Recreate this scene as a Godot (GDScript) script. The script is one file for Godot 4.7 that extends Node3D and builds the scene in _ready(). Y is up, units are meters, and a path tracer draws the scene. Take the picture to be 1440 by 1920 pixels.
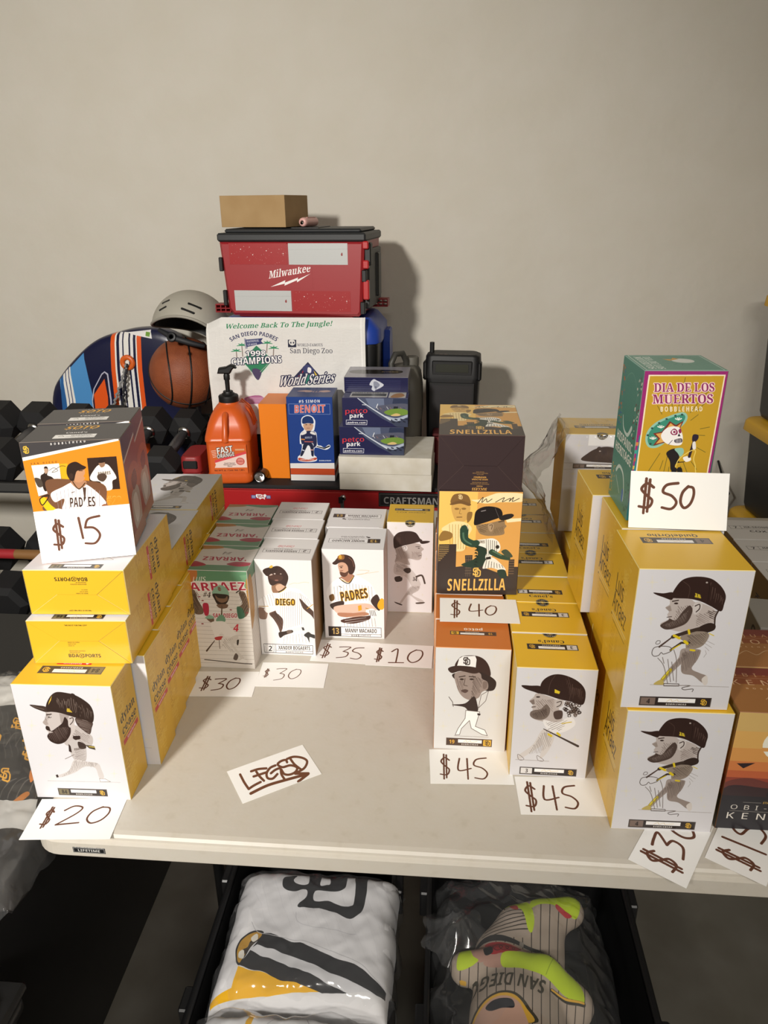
extends Node3D
# Bobblehead boxes for sale on a folding table in a garage.
# World: floor y = 0, table top y = TY, x right along the table, z towards the viewer; metres.
const TY := 0.742
const WALL_Z := -2.78

func _ready():
	look()
	lamps()
	mats()
	room()
	table()
	prints_and_boxes()
	cards()
	chest_things()
	rack_things()
	under_table()
	side_things()


func look():
	var cam := Camera3D.new()
	cam.name = "camera"
	cam.fov = 69.4995
	cam.keep_aspect = Camera3D.KEEP_HEIGHT
	cam.near = 0.02
	add_child(cam)
	cam.position = Vector3(0, TY + 0.814, 0)
	cam.rotation_degrees = Vector3(-22.6375, 4.764, -0.520)
	cam.current = true
	var we := WorldEnvironment.new()
	we.name = "surroundings"
	var e := Environment.new()
	e.background_mode = Environment.BG_COLOR
	e.background_color = Color(0, 0, 0)
	e.tonemap_mode = Environment.TONE_MAPPER_LINEAR
	e.tonemap_exposure = 1.0
	e.sdfgi_enabled = true
	e.ssao_enabled = true
	e.ssil_enabled = true
	we.environment = e
	add_child(we)


func area(called, at, aim, size, energy, col):
	var l := AreaLight3D.new()
	l.name = called
	l.area_size = size
	l.area_normalize_energy = true
	l.light_energy = energy
	l.light_color = col
	l.shadow_enabled = true
	l.area_range = 12.0
	l.area_attenuation = 2.0
	add_child(l)
	l.look_at_from_position(at, aim, Vector3.UP)


const LAMP_AT := Vector3(-1.12, 2.40, 1.30)
const LAMP_AIM := Vector3(-0.85, 0.95, -2.78)
const FILL_TUBE_AT := Vector3(0.5, 2.58, 1.3)

func lamps():
	# unseen lamp up left behind the viewer, and a ceiling tube added as fill
	var l := SpotLight3D.new()
	l.name = "unseen_lamp_beam"
	l.light_color = Color(1.0, 0.98, 0.95)
	l.light_energy = 11.6
	l.light_size = 0.13
	l.spot_angle = 38.0
	l.spot_angle_attenuation = 1.0
	l.spot_range = 14.0
	l.spot_attenuation = 2.0
	l.shadow_enabled = true
	add_child(l)
	l.look_at_from_position(LAMP_AT + (LAMP_AIM - LAMP_AT).normalized() * 0.05, LAMP_AIM, Vector3.UP)
	area("added_fill_light", FILL_TUBE_AT + Vector3(0, -0.09, 0), FILL_TUBE_AT + Vector3(0.001, -2, -0.4), Vector2(1.2, 0.16), 5.0, Color(1.0, 0.98, 0.95))


# ---------------------------------------------------------------- helpers: naming
var taken := {}

func numbered(called: String) -> String:
	if not taken.has(called):
		taken[called] = 0
		return called
	taken[called] += 1
	return "%s_%03d" % [called, taken[called]]


func tag(o, label, category, group = ""):
	o.set_meta("label", label)
	o.set_meta("category", category)
	if group:
		o.set_meta("group", group)
	return o


func thing(called, label, category, at := Vector3.ZERO, turn := 0.0, group = "") -> Node3D:
	var o := Node3D.new()
	o.name = numbered(called)
	add_child(o)
	o.position = at
	o.rotation.y = deg_to_rad(turn)
	tag(o, label, category, group)
	return o


func copy(src: Node3D, label = "", group = "") -> Node3D:
	var c: Node3D = src.duplicate()
	c.name = numbered(str(src.name).rstrip("0123456789").trim_suffix("_"))
	add_child(c)
	if label:
		c.set_meta("label", label)
	if group:
		c.set_meta("group", group)
	return c


func obj(called, mesh: Mesh, mat, parent: Node = self) -> MeshInstance3D:
	var o := MeshInstance3D.new()
	o.name = numbered(called) if parent == self else called
	o.mesh = mesh
	if mat is Array:
		for i in mini(mat.size(), mesh.get_surface_count()):
			o.set_surface_override_material(i, mat[i])
	elif mat:
		o.material_override = mat
	parent.add_child(o, true)
	return o


func struct(called, mesh, mat, parent: Node = self):
	var o := obj(called, mesh, mat, parent)
	if parent == self:
		o.set_meta("kind", "structure")
	return o


# ---------------------------------------------------------------- helpers: meshes
class MB:  # collects faces, one list for each surface
	var v := []
	var n := []
	var t := []

	func _init(surfaces := 1):
		for i in surfaces:
			v.append(PackedVector3Array())
			n.append(PackedVector3Array())
			t.append(PackedVector2Array())

	func tri(a: Vector3, b: Vector3, c: Vector3, s := 0, ua := Vector2(), ub := Vector2(), uc := Vector2()):
		var nn := (c - a).cross(b - a).normalized()
		tri_n(a, b, c, nn, nn, nn, s, ua, ub, uc)

	func tri_n(a, b, c, na, nb, nc, s := 0, ua := Vector2(), ub := Vector2(), uc := Vector2()):
		if (c - a).cross(b - a).dot(na + nb + nc) < 0:  # keep the winding and the normals on one side
			v[s].append(a); v[s].append(c); v[s].append(b)
			n[s].append(na); n[s].append(nc); n[s].append(nb)
			t[s].append(ua); t[s].append(uc); t[s].append(ub)
			return
		v[s].append(a); v[s].append(b); v[s].append(c)
		n[s].append(na); n[s].append(nb); n[s].append(nc)
		t[s].append(ua); t[s].append(ub); t[s].append(uc)

	# corners clockwise seen from outside: top left, top right, bottom right, bottom left
	func quad(a, b, c, d, s := 0, r := Rect2(0, 0, 1, 1)):
		tri(a, b, c, s, r.position, Vector2(r.end.x, r.position.y), r.end)
		tri(a, c, d, s, r.position, r.end, Vector2(r.position.x, r.end.y))

	# a grid of points (rows of columns), smooth; outside where rows run down and columns run right
	func grid(p: Array, s := 0, uv: Array = [], closed := false):
		var rows := p.size()
		var cols: int = p[0].size()
		var nn := []
		for i in rows:
			var row := PackedVector3Array()
			for j in cols:
				var jl: int = j - 1 if j > 0 else (cols - 2 if closed else 0)
				var jr: int = j + 1 if j < cols - 1 else (1 if closed else cols - 1)
				var du: Vector3 = p[i][jr] - p[i][jl]
				var dv: Vector3 = p[mini(i + 1, rows - 1)][j] - p[maxi(i - 1, 0)][j]
				row.append(dv.cross(du).normalized())
			nn.append(row)
		for i in rows - 1:
			for j in cols - 1:
				var ua := Vector2(float(j) / (cols - 1), float(i) / (rows - 1))
				var ub := Vector2(float(j + 1) / (cols - 1), ua.y)
				var uc := Vector2(ub.x, float(i + 1) / (rows - 1))
				var ud := Vector2(ua.x, uc.y)
				if uv:
					ua = uv[i][j]; ub = uv[i][j + 1]; uc = uv[i + 1][j + 1]; ud = uv[i + 1][j]
				tri_n(p[i][j], p[i][j + 1], p[i + 1][j + 1], nn[i][j], nn[i][j + 1], nn[i + 1][j + 1], s, ua, ub, uc)
				tri_n(p[i][j], p[i + 1][j + 1], p[i + 1][j], nn[i][j], nn[i + 1][j + 1], nn[i + 1][j], s, ua, uc, ud)

	# box with bevelled edges, surface s
	func box(c: Vector3, size: Vector3, b := 0.001, s := 0, basis := Basis()):
		var h := size / 2
		b = minf(b, minf(h.x, minf(h.y, h.z)) * 0.9)
		for ax in 3:
			for sg in [-1.0, 1.0]:
				var q := []
				for k in [[-1, 1], [1, 1], [1, -1], [-1, -1]]:
					var p := Vector3()
					p[ax] = sg * h[ax]
					p[(ax + 1) % 3] = k[0] * (h[(ax + 1) % 3] - b)
					p[(ax + 2) % 3] = k[1] * (h[(ax + 2) % 3] - b)
					q.append(c + basis * p)
				if sg < 0: q.reverse()
				quad(q[0], q[1], q[2], q[3], s)
		for ax in 3:
			var a1 := (ax + 1) % 3
			var a2 := (ax + 2) % 3
			for s1 in [-1.0, 1.0]:
				for s2 in [-1.0, 1.0]:
					var q := []
					for k in [[-1, 0], [1, 0], [1, 1], [-1, 1]]:
						var p := Vector3()
						p[ax] = k[0] * (h[ax] - b)
						p[a1] = s1 * (h[a1] - (b if k[1] == 1 else 0.0))
						p[a2] = s2 * (h[a2] - (b if k[1] == 0 else 0.0))
						q.append(c + basis * p)
					if s1 * s2 < 0: q.reverse()
					quad(q[0], q[1], q[2], q[3], s)
		for sx in [-1.0, 1.0]:
			for sy in [-1.0, 1.0]:
				for sz in [-1.0, 1.0]:
					var sv := Vector3(sx, sy, sz)
					var p1 := c + basis * (sv * Vector3(h.x, h.y - b, h.z - b))
					var p2 := c + basis * (sv * Vector3(h.x - b, h.y, h.z - b))
					var p3 := c + basis * (sv * Vector3(h.x - b, h.y - b, h.z))
					if sx * sy * sz > 0: tri(p1, p3, p2, s)
					else: tri(p1, p2, p3, s)

	# round tube through points with radii
	func tube(pts: Array, rad, sides := 12, s := 0, caps := true):
		var rows := []
		var up := Vector3.UP
		for i in pts.size():
			var d: Vector3 = (pts[mini(i + 1, pts.size() - 1)] - pts[maxi(i - 1, 0)]).normalized()
			if absf(d.dot(up)) > 0.95: up = Vector3.RIGHT if absf(d.x) < 0.9 else Vector3.BACK
			var x := up.cross(d).normalized()
			var y := d.cross(x).normalized()
			up = y
			var r: float = rad[i] if rad is Array else rad
			var row := []
			for k in sides + 1:
				var a := TAU * k / sides
				row.append(pts[i] + (x * cos(a) + y * sin(a)) * r)
			rows.append(row)
		rows.reverse()
		grid(rows, s, [], true)
		if caps:
			var last := pts.size() - 1
			fan(rows[0], (pts[last] - pts[last - 1]).normalized(), s)
			fan(rows[last], (pts[0] - pts[1]).normalized(), s)

	func fan(ring: Array, out: Vector3, s := 0):
		var c := Vector3()
		for i in ring.size() - 1: c += ring[i]
		c /= ring.size() - 1
		for i in ring.size() - 1:
			tri_n(c, ring[i], ring[i + 1], out, out, out, s)

	# profile of Vector2(radius, y) from top to bottom turned round the y axis
	func lathe(prof: Array, sides := 24, s := 0, at := Vector3(), basis := Basis(), squash := Vector3.ONE, flat := false):
		var rows := []
		for q in prof:
			var row := []
			for k in sides + 1:
				var a := TAU * k / sides
				row.append(at + basis * (Vector3(cos(a) * q.x, q.y, -sin(a) * q.x) * squash))
			rows.append(row)
		if flat:
			for i in rows.size() - 1:
				for k in sides:
					quad(rows[i][k], rows[i][k + 1], rows[i + 1][k + 1], rows[i + 1][k], s)
		else:
			grid(rows, s, [], true)

	# polygon (x, y) pushed from z0 to z1 (z1 > z0), with bevel
	func prism(poly: PackedVector2Array, z0: float, z1: float, b := 0.0, s := 0, basis := Basis(), at := Vector3()):
		var pg := poly.duplicate()
		if not Geometry2D.is_polygon_clockwise(pg): pg.reverse()
		var ins := pg
		if b > 0:
			var off := Geometry2D.offset_polygon(pg, -b)
			ins = PackedVector2Array()
			var n_ := pg.size()
			for i in n_:
				var e1 := (pg[i] - pg[(i + n_ - 1) % n_]).normalized()
				var e2 := (pg[(i + 1) % n_] - pg[i]).normalized()
				var m := (e1.orthogonal() + e2.orthogonal())
				m = m / maxf(0.4, m.dot(e1.orthogonal()))
				ins.append(pg[i] + m * b * orient(pg))
		var f := func(q: Vector2, z: float): return at + basis * Vector3(q.x, q.y, z)
		var ix := Geometry2D.triangulate_polygon(ins)
		for k in range(0, ix.size(), 3):
			var a: Vector3 = f.call(ins[ix[k]], z1)
			var bb: Vector3 = f.call(ins[ix[k + 1]], z1)
			var cc: Vector3 = f.call(ins[ix[k + 2]], z1)
			var nf := basis * Vector3.BACK
			if (cc - a).cross(bb - a).dot(nf) < 0:
				var sw := bb
				bb = cc
				cc = sw
			tri(a, bb, cc, s)
			var off := basis * Vector3(0, 0, z0 - z1)
			tri(a + off, cc + off, bb + off, s)
		var m_ := pg.size()
		for i in m_:
			var j := (i + 1) % m_
			var zb := z1 - b
			var zc := z0 + b
			var p1: Vector3 = f.call(pg[i], zb)
			var p2: Vector3 = f.call(pg[j], zb)
			var p3: Vector3 = f.call(pg[j], zc)
			var p4: Vector3 = f.call(pg[i], zc)
			quad(p2, p1, p4, p3, s)
			if b > 0:
				quad(f.call(ins[j], z1), f.call(ins[i], z1), p1, p2, s)
				quad(p3, p4, f.call(ins[i], z0), f.call(ins[j], z0), s)

	func orient(pg: PackedVector2Array) -> float:
		# orthogonal() turns left (y up); for a clockwise outline the inside lies right
		var c := Vector2()
		for q in pg: c += q
		c /= pg.size()
		var e := (pg[1] - pg[0]).normalized()
		return 1.0 if e.orthogonal().dot(c - pg[0]) > 0 else -1.0

	func mesh() -> ArrayMesh:
		var m := ArrayMesh.new()
		for s in v.size():
			if v[s].is_empty(): continue
			var a := []
			a.resize(Mesh.ARRAY_MAX)
			a[Mesh.ARRAY_VERTEX] = v[s]
			a[Mesh.ARRAY_NORMAL] = n[s]
			a[Mesh.ARRAY_TEX_UV] = t[s]
			m.add_surface_from_arrays(Mesh.PRIMITIVE_TRIANGLES, a)
		return m


func box_mesh(size: Vector3, b := 0.001, c := Vector3()) -> ArrayMesh:
	var m := MB.new()
	m.box(c, size, b)
	return m.mesh()


func round_rect(w: float, h: float, r: float, seg := 6) -> PackedVector2Array:
	var p := PackedVector2Array()
	for q in [[1, 1, 0], [-1, 1, 1], [-1, -1, 2], [1, -1, 3]]:
		for k in seg + 1:
			var a: float = PI / 2 * (q[2] + float(k) / seg)
			p.append(Vector2(q[0] * (w / 2 - r) + cos(a) * r, q[1] * (h / 2 - r) + sin(a) * r))
	return p


# an outline carried through [inset, height] steps (top to bottom), closed on both ends: slabs with shaped edges. Outline lies in x and z.
func slab(outline: PackedVector2Array, steps: Array, mb: MB, s := 0, at := Vector3()):
	var pg := outline.duplicate()
	var c := Vector2()
	for q in pg: c += q
	c /= pg.size()
	var nn := pg.size()
	var rows := []
	for st in steps:
		var row := []
		for i in nn + 1:
			var k := i % nn
			var e1 := (pg[k] - pg[(k + nn - 1) % nn]).normalized()
			var e2 := (pg[(k + 1) % nn] - pg[k]).normalized()
			var m := e1.orthogonal() + e2.orthogonal()
			m = m / maxf(0.4, m.dot(e1.orthogonal()))
			if m.dot(c - pg[k]) < 0: m = -m
			var q: Vector2 = pg[k] + m * st[0]
			row.append(at + Vector3(q.x, st[1], q.y))
		rows.append(row)
	# outline from round_rect runs from +x to +z (right-handed seen from below), so columns must be turned to face out
	for r in rows: r.reverse()
	for i in rows.size() - 1:
		for j in nn:
			mb.quad(rows[i][j], rows[i][j + 1], rows[i + 1][j + 1], rows[i + 1][j], s)
	mb.fan(rows[0], Vector3.UP, s)
	var last: Array = rows[rows.size() - 1].duplicate()
	last.reverse()
	mb.fan(last, Vector3.DOWN, s)


# ---------------------------------------------------------------- helpers: materials
var M := {}

func mat(col, rough := 0.6, metal := 0.0, spec := 0.5) -> StandardMaterial3D:
	var m := StandardMaterial3D.new()
	m.albedo_color = col if col is Color else Color(col)
	m.roughness = rough
	m.metallic = metal
	m.metallic_specular = spec
	return m


func tmat(tex: Texture2D, rough := 0.45, spec := 0.5) -> StandardMaterial3D:
	var m := mat(Color.WHITE, rough, 0.0, spec)
	m.albedo_texture = tex
	m.texture_repeat = false
	return m


func noise_tex(sz: int, freq: float, c0, c1, seed_ := 1, oct := 4, kind := FastNoiseLite.TYPE_SIMPLEX_SMOOTH, stops: Array = []) -> NoiseTexture2D:
	var t := NoiseTexture2D.new()
	t.width = sz
	t.height = sz
	t.seamless = true
	t.generate_mipmaps = false
	var f := FastNoiseLite.new()
	f.noise_type = kind
	f.frequency = freq
	f.seed = seed_
	f.fractal_octaves = oct
	t.noise = f
	var g := Gradient.new()
	g.set_color(0, c0 if c0 is Color else Color(c0))
	g.set_color(1, c1 if c1 is Color else Color(c1))
	for s in stops:
		g.add_point(s[0], s[1] if s[1] is Color else Color(s[1]))
	t.color_ramp = g
	return t


func tri_map(m: StandardMaterial3D, scale: float, world := true):
	m.uv1_triplanar = true
	m.uv1_world_triplanar = world
	m.uv1_scale = Vector3.ONE * scale
	return m


func bump(m: StandardMaterial3D, tex, cm: float):
	m.heightmap_enabled = true
	m.heightmap_texture = tex
	m.heightmap_scale = cm
	return m


# ---------------------------------------------------------------- helpers: print
# A small drawing board: shapes and letters given in the pixels of a view of the face (its four corners set with quad) land on the flat texture.
class Cv:
	var im: Image
	var w: int
	var h: int
	var ss := 2
	var m := PackedFloat64Array([1, 0, 0, 0, 1, 0, 0, 0, 1])
	var fonts: Dictionary
	var mw: float
	var mh: float

	func _init(fonts_, w_mm: float, h_mm: float, bg, px_mm := 3.0):
		fonts = fonts_
		mw = w_mm
		mh = h_mm
		w = int(w_mm * px_mm)
		h = int(h_mm * px_mm)
		im = Image.create(w * ss, h * ss, false, Image.FORMAT_RGBA8)
		im.fill(Color(bg))
		mm()

	# source corners: top left, top right, bottom right, bottom left
	func quad(q: Array):
		var dst := [0, 0, w * ss, 0, w * ss, h * ss, 0, h * ss]
		var a := []
		for i in 4:
			var x: float = q[2 * i]
			var y: float = q[2 * i + 1]
			var u: float = dst[2 * i]
			var v: float = dst[2 * i + 1]
			a.append([x, y, 1.0, 0.0, 0.0, 0.0, -u * x, -u * y, u])
			a.append([0.0, 0.0, 0.0, x, y, 1.0, -v * x, -v * y, v])
		for c in 8:
			var p := c
			for r in range(c, 8):
				if absf(a[r][c]) > absf(a[p][c]): p = r
			var sw = a[c]
			a[c] = a[p]
			a[p] = sw
			for r in 8:
				if r != c:
					var k: float = a[r][c] / a[c][c]
					for j in range(c, 9): a[r][j] -= k * a[c][j]
		for i in 8: m[i] = a[i][8] / a[i][i]
		m[8] = 1.0

	func mp(x: float, y: float) -> Vector2:
		var d := m[6] * x + m[7] * y + m[8]
		return Vector2((m[0] * x + m[1] * y + m[2]) / d, (m[3] * x + m[4] * y + m[5]) / d)

	func pts(a: Array) -> PackedVector2Array:
		var p := PackedVector2Array()
		for i in range(0, a.size(), 2): p.append(mp(a[i], a[i + 1]))
		return p

	func fill(loops: Array, col: Color):
		var rows := {}
		for lp in loops:
			var n: int = lp.size()
			for i in n:
				var a: Vector2 = lp[i]
				var b: Vector2 = lp[(i + 1) % n]
				if a.y == b.y: continue
				if a.y > b.y:
					var sw := a
					a = b
					b = sw
				var y0 := maxi(0, int(ceil(a.y - 0.5)))
				var y1 := mini(h * ss - 1, int(ceil(b.y - 0.5)) - 1)
				var k := (b.x - a.x) / (b.y - a.y)
				for y in range(y0, y1 + 1):
					if not rows.has(y): rows[y] = []
					rows[y].append(a.x + (y + 0.5 - a.y) * k)
		var src: Image
		if col.a < 1.0:
			src = Image.create(w * ss, 1, false, Image.FORMAT_RGBA8)
			src.fill(col)
		for y in rows:
			var xs: Array = rows[y]
			xs.sort()
			for i in range(0, xs.size() - 1, 2):
				var x0 := maxi(0, int(round(xs[i])))
				var x1 := mini(w * ss, int(round(xs[i + 1])))
				if x1 > x0:
					if src: im.blend_rect(src, Rect2i(0, 0, x1 - x0, 1), Vector2i(x0, y))
					else: im.fill_rect(Rect2i(x0, y, x1 - x0, 1), col)

	func P(a: Array, col):  # polygon
		fill([pts(a)], Color(col))

	func R(x0, y0, x1, y1, col):
		P([x0, y0, x1, y0, x1, y1, x0, y1], col)

	func curve(a: Array, closed: bool, step := 6) -> Array:
		var n := a.size() / 2
		var o := []
		for i in (n if closed else n - 1):
			var p := []
			for k in [-1, 0, 1, 2]:
				var j: int = posmod(i + k, n) if closed else clampi(i + k, 0, n - 1)
				p.append(Vector2(a[2 * j], a[2 * j + 1]))
			for s in step:
				var q: Vector2 = p[1].cubic_interpolate(p[2], p[0], p[3], float(s) / step)
				o.append(q.x)
				o.append(q.y)
		if not closed:
			o.append(a[-2])
			o.append(a[-1])
		return o

	func S(a: Array, col):  # smooth closed outline
		P(curve(a, true), col)

	func E(x, y, rx, ry, col, rot := 0.0):
		var a := []
		for i in 28:
			var t := TAU * i / 28
			var q := Vector2(cos(t) * rx, sin(t) * ry).rotated(deg_to_rad(rot))
			a.append(x + q.x)
			a.append(y + q.y)
		P(a, col)

	# stroke; wd is one width or a start and an end width
	func L(a: Array, wd, col, smooth := false):
		var q := curve(a, false) if smooth else a
		var n := q.size() / 2
		var w0: float = wd[0] if wd is Array else wd
		var w1: float = wd[1] if wd is Array else wd
		var c := Color(col)
		for i in n - 1:
			var p1 := Vector2(q[2 * i], q[2 * i + 1])
			var p2 := Vector2(q[2 * i + 2], q[2 * i + 3])
			if p1.is_equal_approx(p2): continue
			var r1 := lerpf(w0, w1, float(i) / (n - 1)) / 2
			var r2 := lerpf(w0, w1, float(i + 1) / (n - 1)) / 2
			var o := (p2 - p1).normalized().orthogonal()
			var s1 := p1 + o * r1
			var s2 := p2 + o * r2
			var s3 := p2 - o * r2
			var s4 := p1 - o * r1
			fill([PackedVector2Array([mp(s1.x, s1.y), mp(s2.x, s2.y), mp(s3.x, s3.y), mp(s4.x, s4.y)])], c)
			if c.a == 1.0 and (mp(p1.x + r1, p1.y) - mp(p1.x, p1.y)).length() > 1.2:
				if i == 0: E(p1.x, p1.y, r1, r1, c)
				E(p2.x, p2.y, r2, r2, c)

	# an outlined loop
	func O(a: Array, wd, col, smooth := false):
		var b := curve(a, true) if smooth else a.duplicate()
		b.append(b[0])
		b.append(b[1])
		L(b, wd, col)

	# letters: hgt is the height of a capital; ang in degrees (clockwise as the view is seen); sx widens; align 0 left, 0.5 middle, 1 right
	func T(text: String, x: float, y: float, hgt: float, col, font := "sansb", o := {}):
		var ts := TextServerManager.get_primary_interface()
		var rid: RID = fonts[font]
		var k := hgt / 46.0
		var sx: float = o.get("sx", 1.0) * k
		var gap: float = o.get("gap", 0.0)
		var ang := deg_to_rad(o.get("ang", 0.0))
		var skew: float = o.get("skew", 0.0)
		var arc: float = o.get("arc", 0.0)  # radius of a circle under the line
		var mir: float = -1.0 if o.get("mirror", false) else 1.0
		var width := 0.0
		var gl := []
		for ch in text:
			var g := ts.font_get_glyph_index(rid, 64, ch.unicode_at(0), 0)
			var adv: float = ts.font_get_glyph_advance(rid, 64, g).x
			gl.append([g, width])
			width += adv * sx + gap
		width -= gap
		if o.has("fit"):
			sx *= o.fit / width
			for g in gl: g[1] *= o.fit / width
			width = o.fit
		var x0: float = -width * o.get("align", 0.0)
		for g in gl:
			var cd: Dictionary = ts.font_get_glyph_contours(rid, 64, g[0])
			if cd.is_empty(): continue
			var loops := []
			var at := 0
			for e in cd.contours:
				loops.append(loop(cd.points.slice(at, e + 1)))
				at = e + 1
			var out := []
			for lp in loops:
				var r := PackedVector2Array()
				for q in lp:
					var px: float = x0 + g[1] + q.x * sx - q.y * k * skew
					var py: float = q.y * k
					var v: Vector2
					if arc != 0.0:
						var th := px / arc
						v = Vector2(sin(th) * (arc - py), arc - cos(th) * (arc - py))
					else:
						v = Vector2(px * mir, py)
					v = v.rotated(ang) + Vector2(x, y)
					r.append(mp(v.x, v.y))
				out.append(r)
			if o.has("edge"):
				for r in out:
					outline(r, o.edge[0] * (mp(x + 1, y) - mp(x, y)).length(), Color(o.edge[1]))
			if not o.get("only_edge", false): g.append(out)
		for g in gl:
			if g.size() > 2: fill(g[2], Color(col))

	func outline(r: PackedVector2Array, wd: float, col: Color):
		for off in Geometry2D.offset_polyline(r, wd / 2, Geometry2D.JOIN_ROUND, Geometry2D.END_JOINED) if r.size() > 2 else []:
			fill([off], col)
		# holes between inner and outer line are left to the fill that follows
		fill([r], col) if Geometry2D.is_polygon_clockwise(r) == false else null

	func loop(p: PackedVector3Array) -> PackedVector2Array:
		# TrueType outline: z = 1 on the curve, 0 a control point
		var n := p.size()
		var o := PackedVector2Array()
		var full := []
		for i in n:
			var a := p[i]
			var b := p[(i + 1) % n]
			full.append(a)
			if a.z == 0 and b.z == 0: full.append(Vector3((a.x + b.x) / 2, (a.y + b.y) / 2, 1))
		var c := full.size()
		var st := 0
		while st < c and full[st].z != 1: st += 1
		for i in c:
			var a: Vector3 = full[(st + i) % c]
			if a.z == 1:
				o.append(Vector2(a.x, a.y))
			else:
				var p0: Vector3 = full[(st + i + c - 1) % c]
				var p1: Vector3 = full[(st + i + 1) % c]
				for t in [0.33, 0.66]:
					var u: float = 1.0 - t
					o.append(Vector2(u * u * p0.x + 2 * u * t * a.x + t * t * p1.x, u * u * p0.y + 2 * u * t * a.y + t * t * p1.y))
		return o

	func mm():
		quad([0, 0, mw, 0, mw, mh, 0, mh])

	# thin eight-pointed glint printed in pale gold
	func glint(a: Array, r: float, col = "d9d3bd"):
		for i in range(0, a.size(), 2):
			var k: float = r * [1.0, 0.55, 0.75, 0.45][(i / 2) % 4]
			L([a[i] - k, a[i + 1], a[i] + k, a[i + 1]], k * 0.09, col)
			L([a[i], a[i + 1] - k * 1.2, a[i], a[i + 1] + k * 1.2], k * 0.09, col)
			for q in [[-1, -1], [1, -1]]:
				L([a[i] - q[0] * k * 0.35, a[i + 1] - q[1] * k * 0.35, a[i] + q[0] * k * 0.35, a[i + 1] + q[1] * k * 0.35], k * 0.08, col)

	# loose pen strokes inside an outline
	func hatch(a: Array, ang: float, gap: float, wd: float, col, seed_ := 1, part := 0.8):
		var rng := RandomNumberGenerator.new()
		rng.seed = seed_
		var pg := PackedVector2Array()
		var lo := Vector2.INF
		var hi := -Vector2.INF
		for i in range(0, a.size(), 2):
			var p := Vector2(a[i], a[i + 1])
			pg.append(p)
			lo = lo.min(p)
			hi = hi.max(p)
		var c := (lo + hi) / 2
		var r := (hi - lo).length() / 2
		var d := Vector2.from_angle(deg_to_rad(ang))
		var t := -r
		while t < r:
			var o := c + d.orthogonal() * t
			for ln in Geometry2D.intersect_polyline_with_polygon(PackedVector2Array([o - d * r, o + d * r]), pg):
				var p0: Vector2 = ln[0]
				var p1: Vector2 = ln[1]
				var k0 := rng.randf() * (1.0 - part)
				var k1 := 1.0 - rng.randf() * (1.0 - part)
				var q0 := p0.lerp(p1, k0)
				var q1 := p0.lerp(p1, k1)
				L([q0.x, q0.y, (q0.x + q1.x) / 2 + rng.randf_range(-gap, gap) * 0.3, (q0.y + q1.y) / 2, q1.x, q1.y], [wd, wd * 0.5], col)
			t += gap * rng.randf_range(0.6, 1.4)

	# interlocked letters of the club badge in a box of height s
	func badge(x: float, y: float, s: float, col, wd := 0.1, ang := 0.0, edge = null):
		var sh := [[0.62, 0.22, 0.62, 0.06, 0.14, 0.06, 0.05, 0.15, 0.05, 0.36, 0.14, 0.44, 0.53, 0.44, 0.62, 0.52, 0.62, 0.70, 0.53, 0.78, 0.05, 0.78, 0.05, 0.64], [0.32, 0.26, 0.80, 0.26, 0.93, 0.40, 0.93, 0.84, 0.80, 0.96, 0.32, 0.96, 0.32, 0.26]]
		for k in [2, 1] if edge else [1]:
			for st in sh:
				var b := []
				for i in range(0, st.size(), 2):
					var q := Vector2((st[i] - 0.5) * s * 0.86, (st[i + 1] - 0.5) * s).rotated(deg_to_rad(ang))
					b.append(x + q.x)
					b.append(y + q.y)
				L(b, wd * s * (1.9 if k == 2 else 1.0), edge if k == 2 else col)

	# the dark strip with number, signature field and badge (millimetres)
	func strip(x: float, y: float, w_: float, h_: float, num: String, cell, num_col, dark = "2c2321", badge_bg = "2c2321", badge_col = "e3b23a"):
		R(x, y, x + w_, y + h_, dark)
		O([x + 0.7, y + 0.7, x + w_ - 0.7, y + 0.7, x + w_ - 0.7, y + h_ - 0.7, x + 0.7, y + h_ - 0.7], 0.25, "8e857a")
		R(x + 1.6, y + 1.6, x + w_ * 0.22, y + h_ - 1.6, cell)
		T(num, x + w_ * 0.125, y + h_ * 0.76, h_ * 0.5, num_col, "sansb", {"align": 0.5, "sx": 0.8})
		R(x + w_ * 0.26, y + h_ * 0.16, x + w_ * 0.78, y + h_ * 0.6, "efedec")
		L([x + w_ * 0.38, y + h_ * 0.5, x + w_ * 0.44, y + h_ * 0.28, x + w_ * 0.46, y + h_ * 0.5, x + w_ * 0.53, y + h_ * 0.3, x + w_ * 0.55, y + h_ * 0.48, x + w_ * 0.68, y + h_ * 0.36], 0.45, "cdb069", true)
		T("BOBBLEHEAD", x + w_ * 0.52, y + h_ * 0.88, h_ * 0.17, "e8e4de", "sansb", {"align": 0.5, "gap": 0.5})
		R(x + w_ * 0.81, y + 1.6, x + w_ - 1.6, y + h_ - 1.6, badge_bg)
		badge(x + w_ * 0.9, y + h_ / 2, h_ * 0.62, badge_col, 0.12)

	func tex() -> ImageTexture:
		var f: Image = im.duplicate()
		f.resize(w, h, Image.INTERPOLATE_TRILINEAR if false else Image.INTERPOLATE_BILINEAR)
		return ImageTexture.create_from_image(f)


var fonts := {}

func set_fonts():
	for f in [["sans", "Droid Sans", 400], ["sansb", "Droid Sans", 700], ["serif", "Droid Serif", 400], ["serifb", "Droid Serif", 700], ["mono", "Droid Sans Mono", 400]]:
		var s := SystemFont.new()
		s.font_names = PackedStringArray([f[1]])
		s.font_weight = f[2]
		M["font_" + f[0]] = s
		fonts[f[0]] = s.get_rids()[0]


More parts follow.
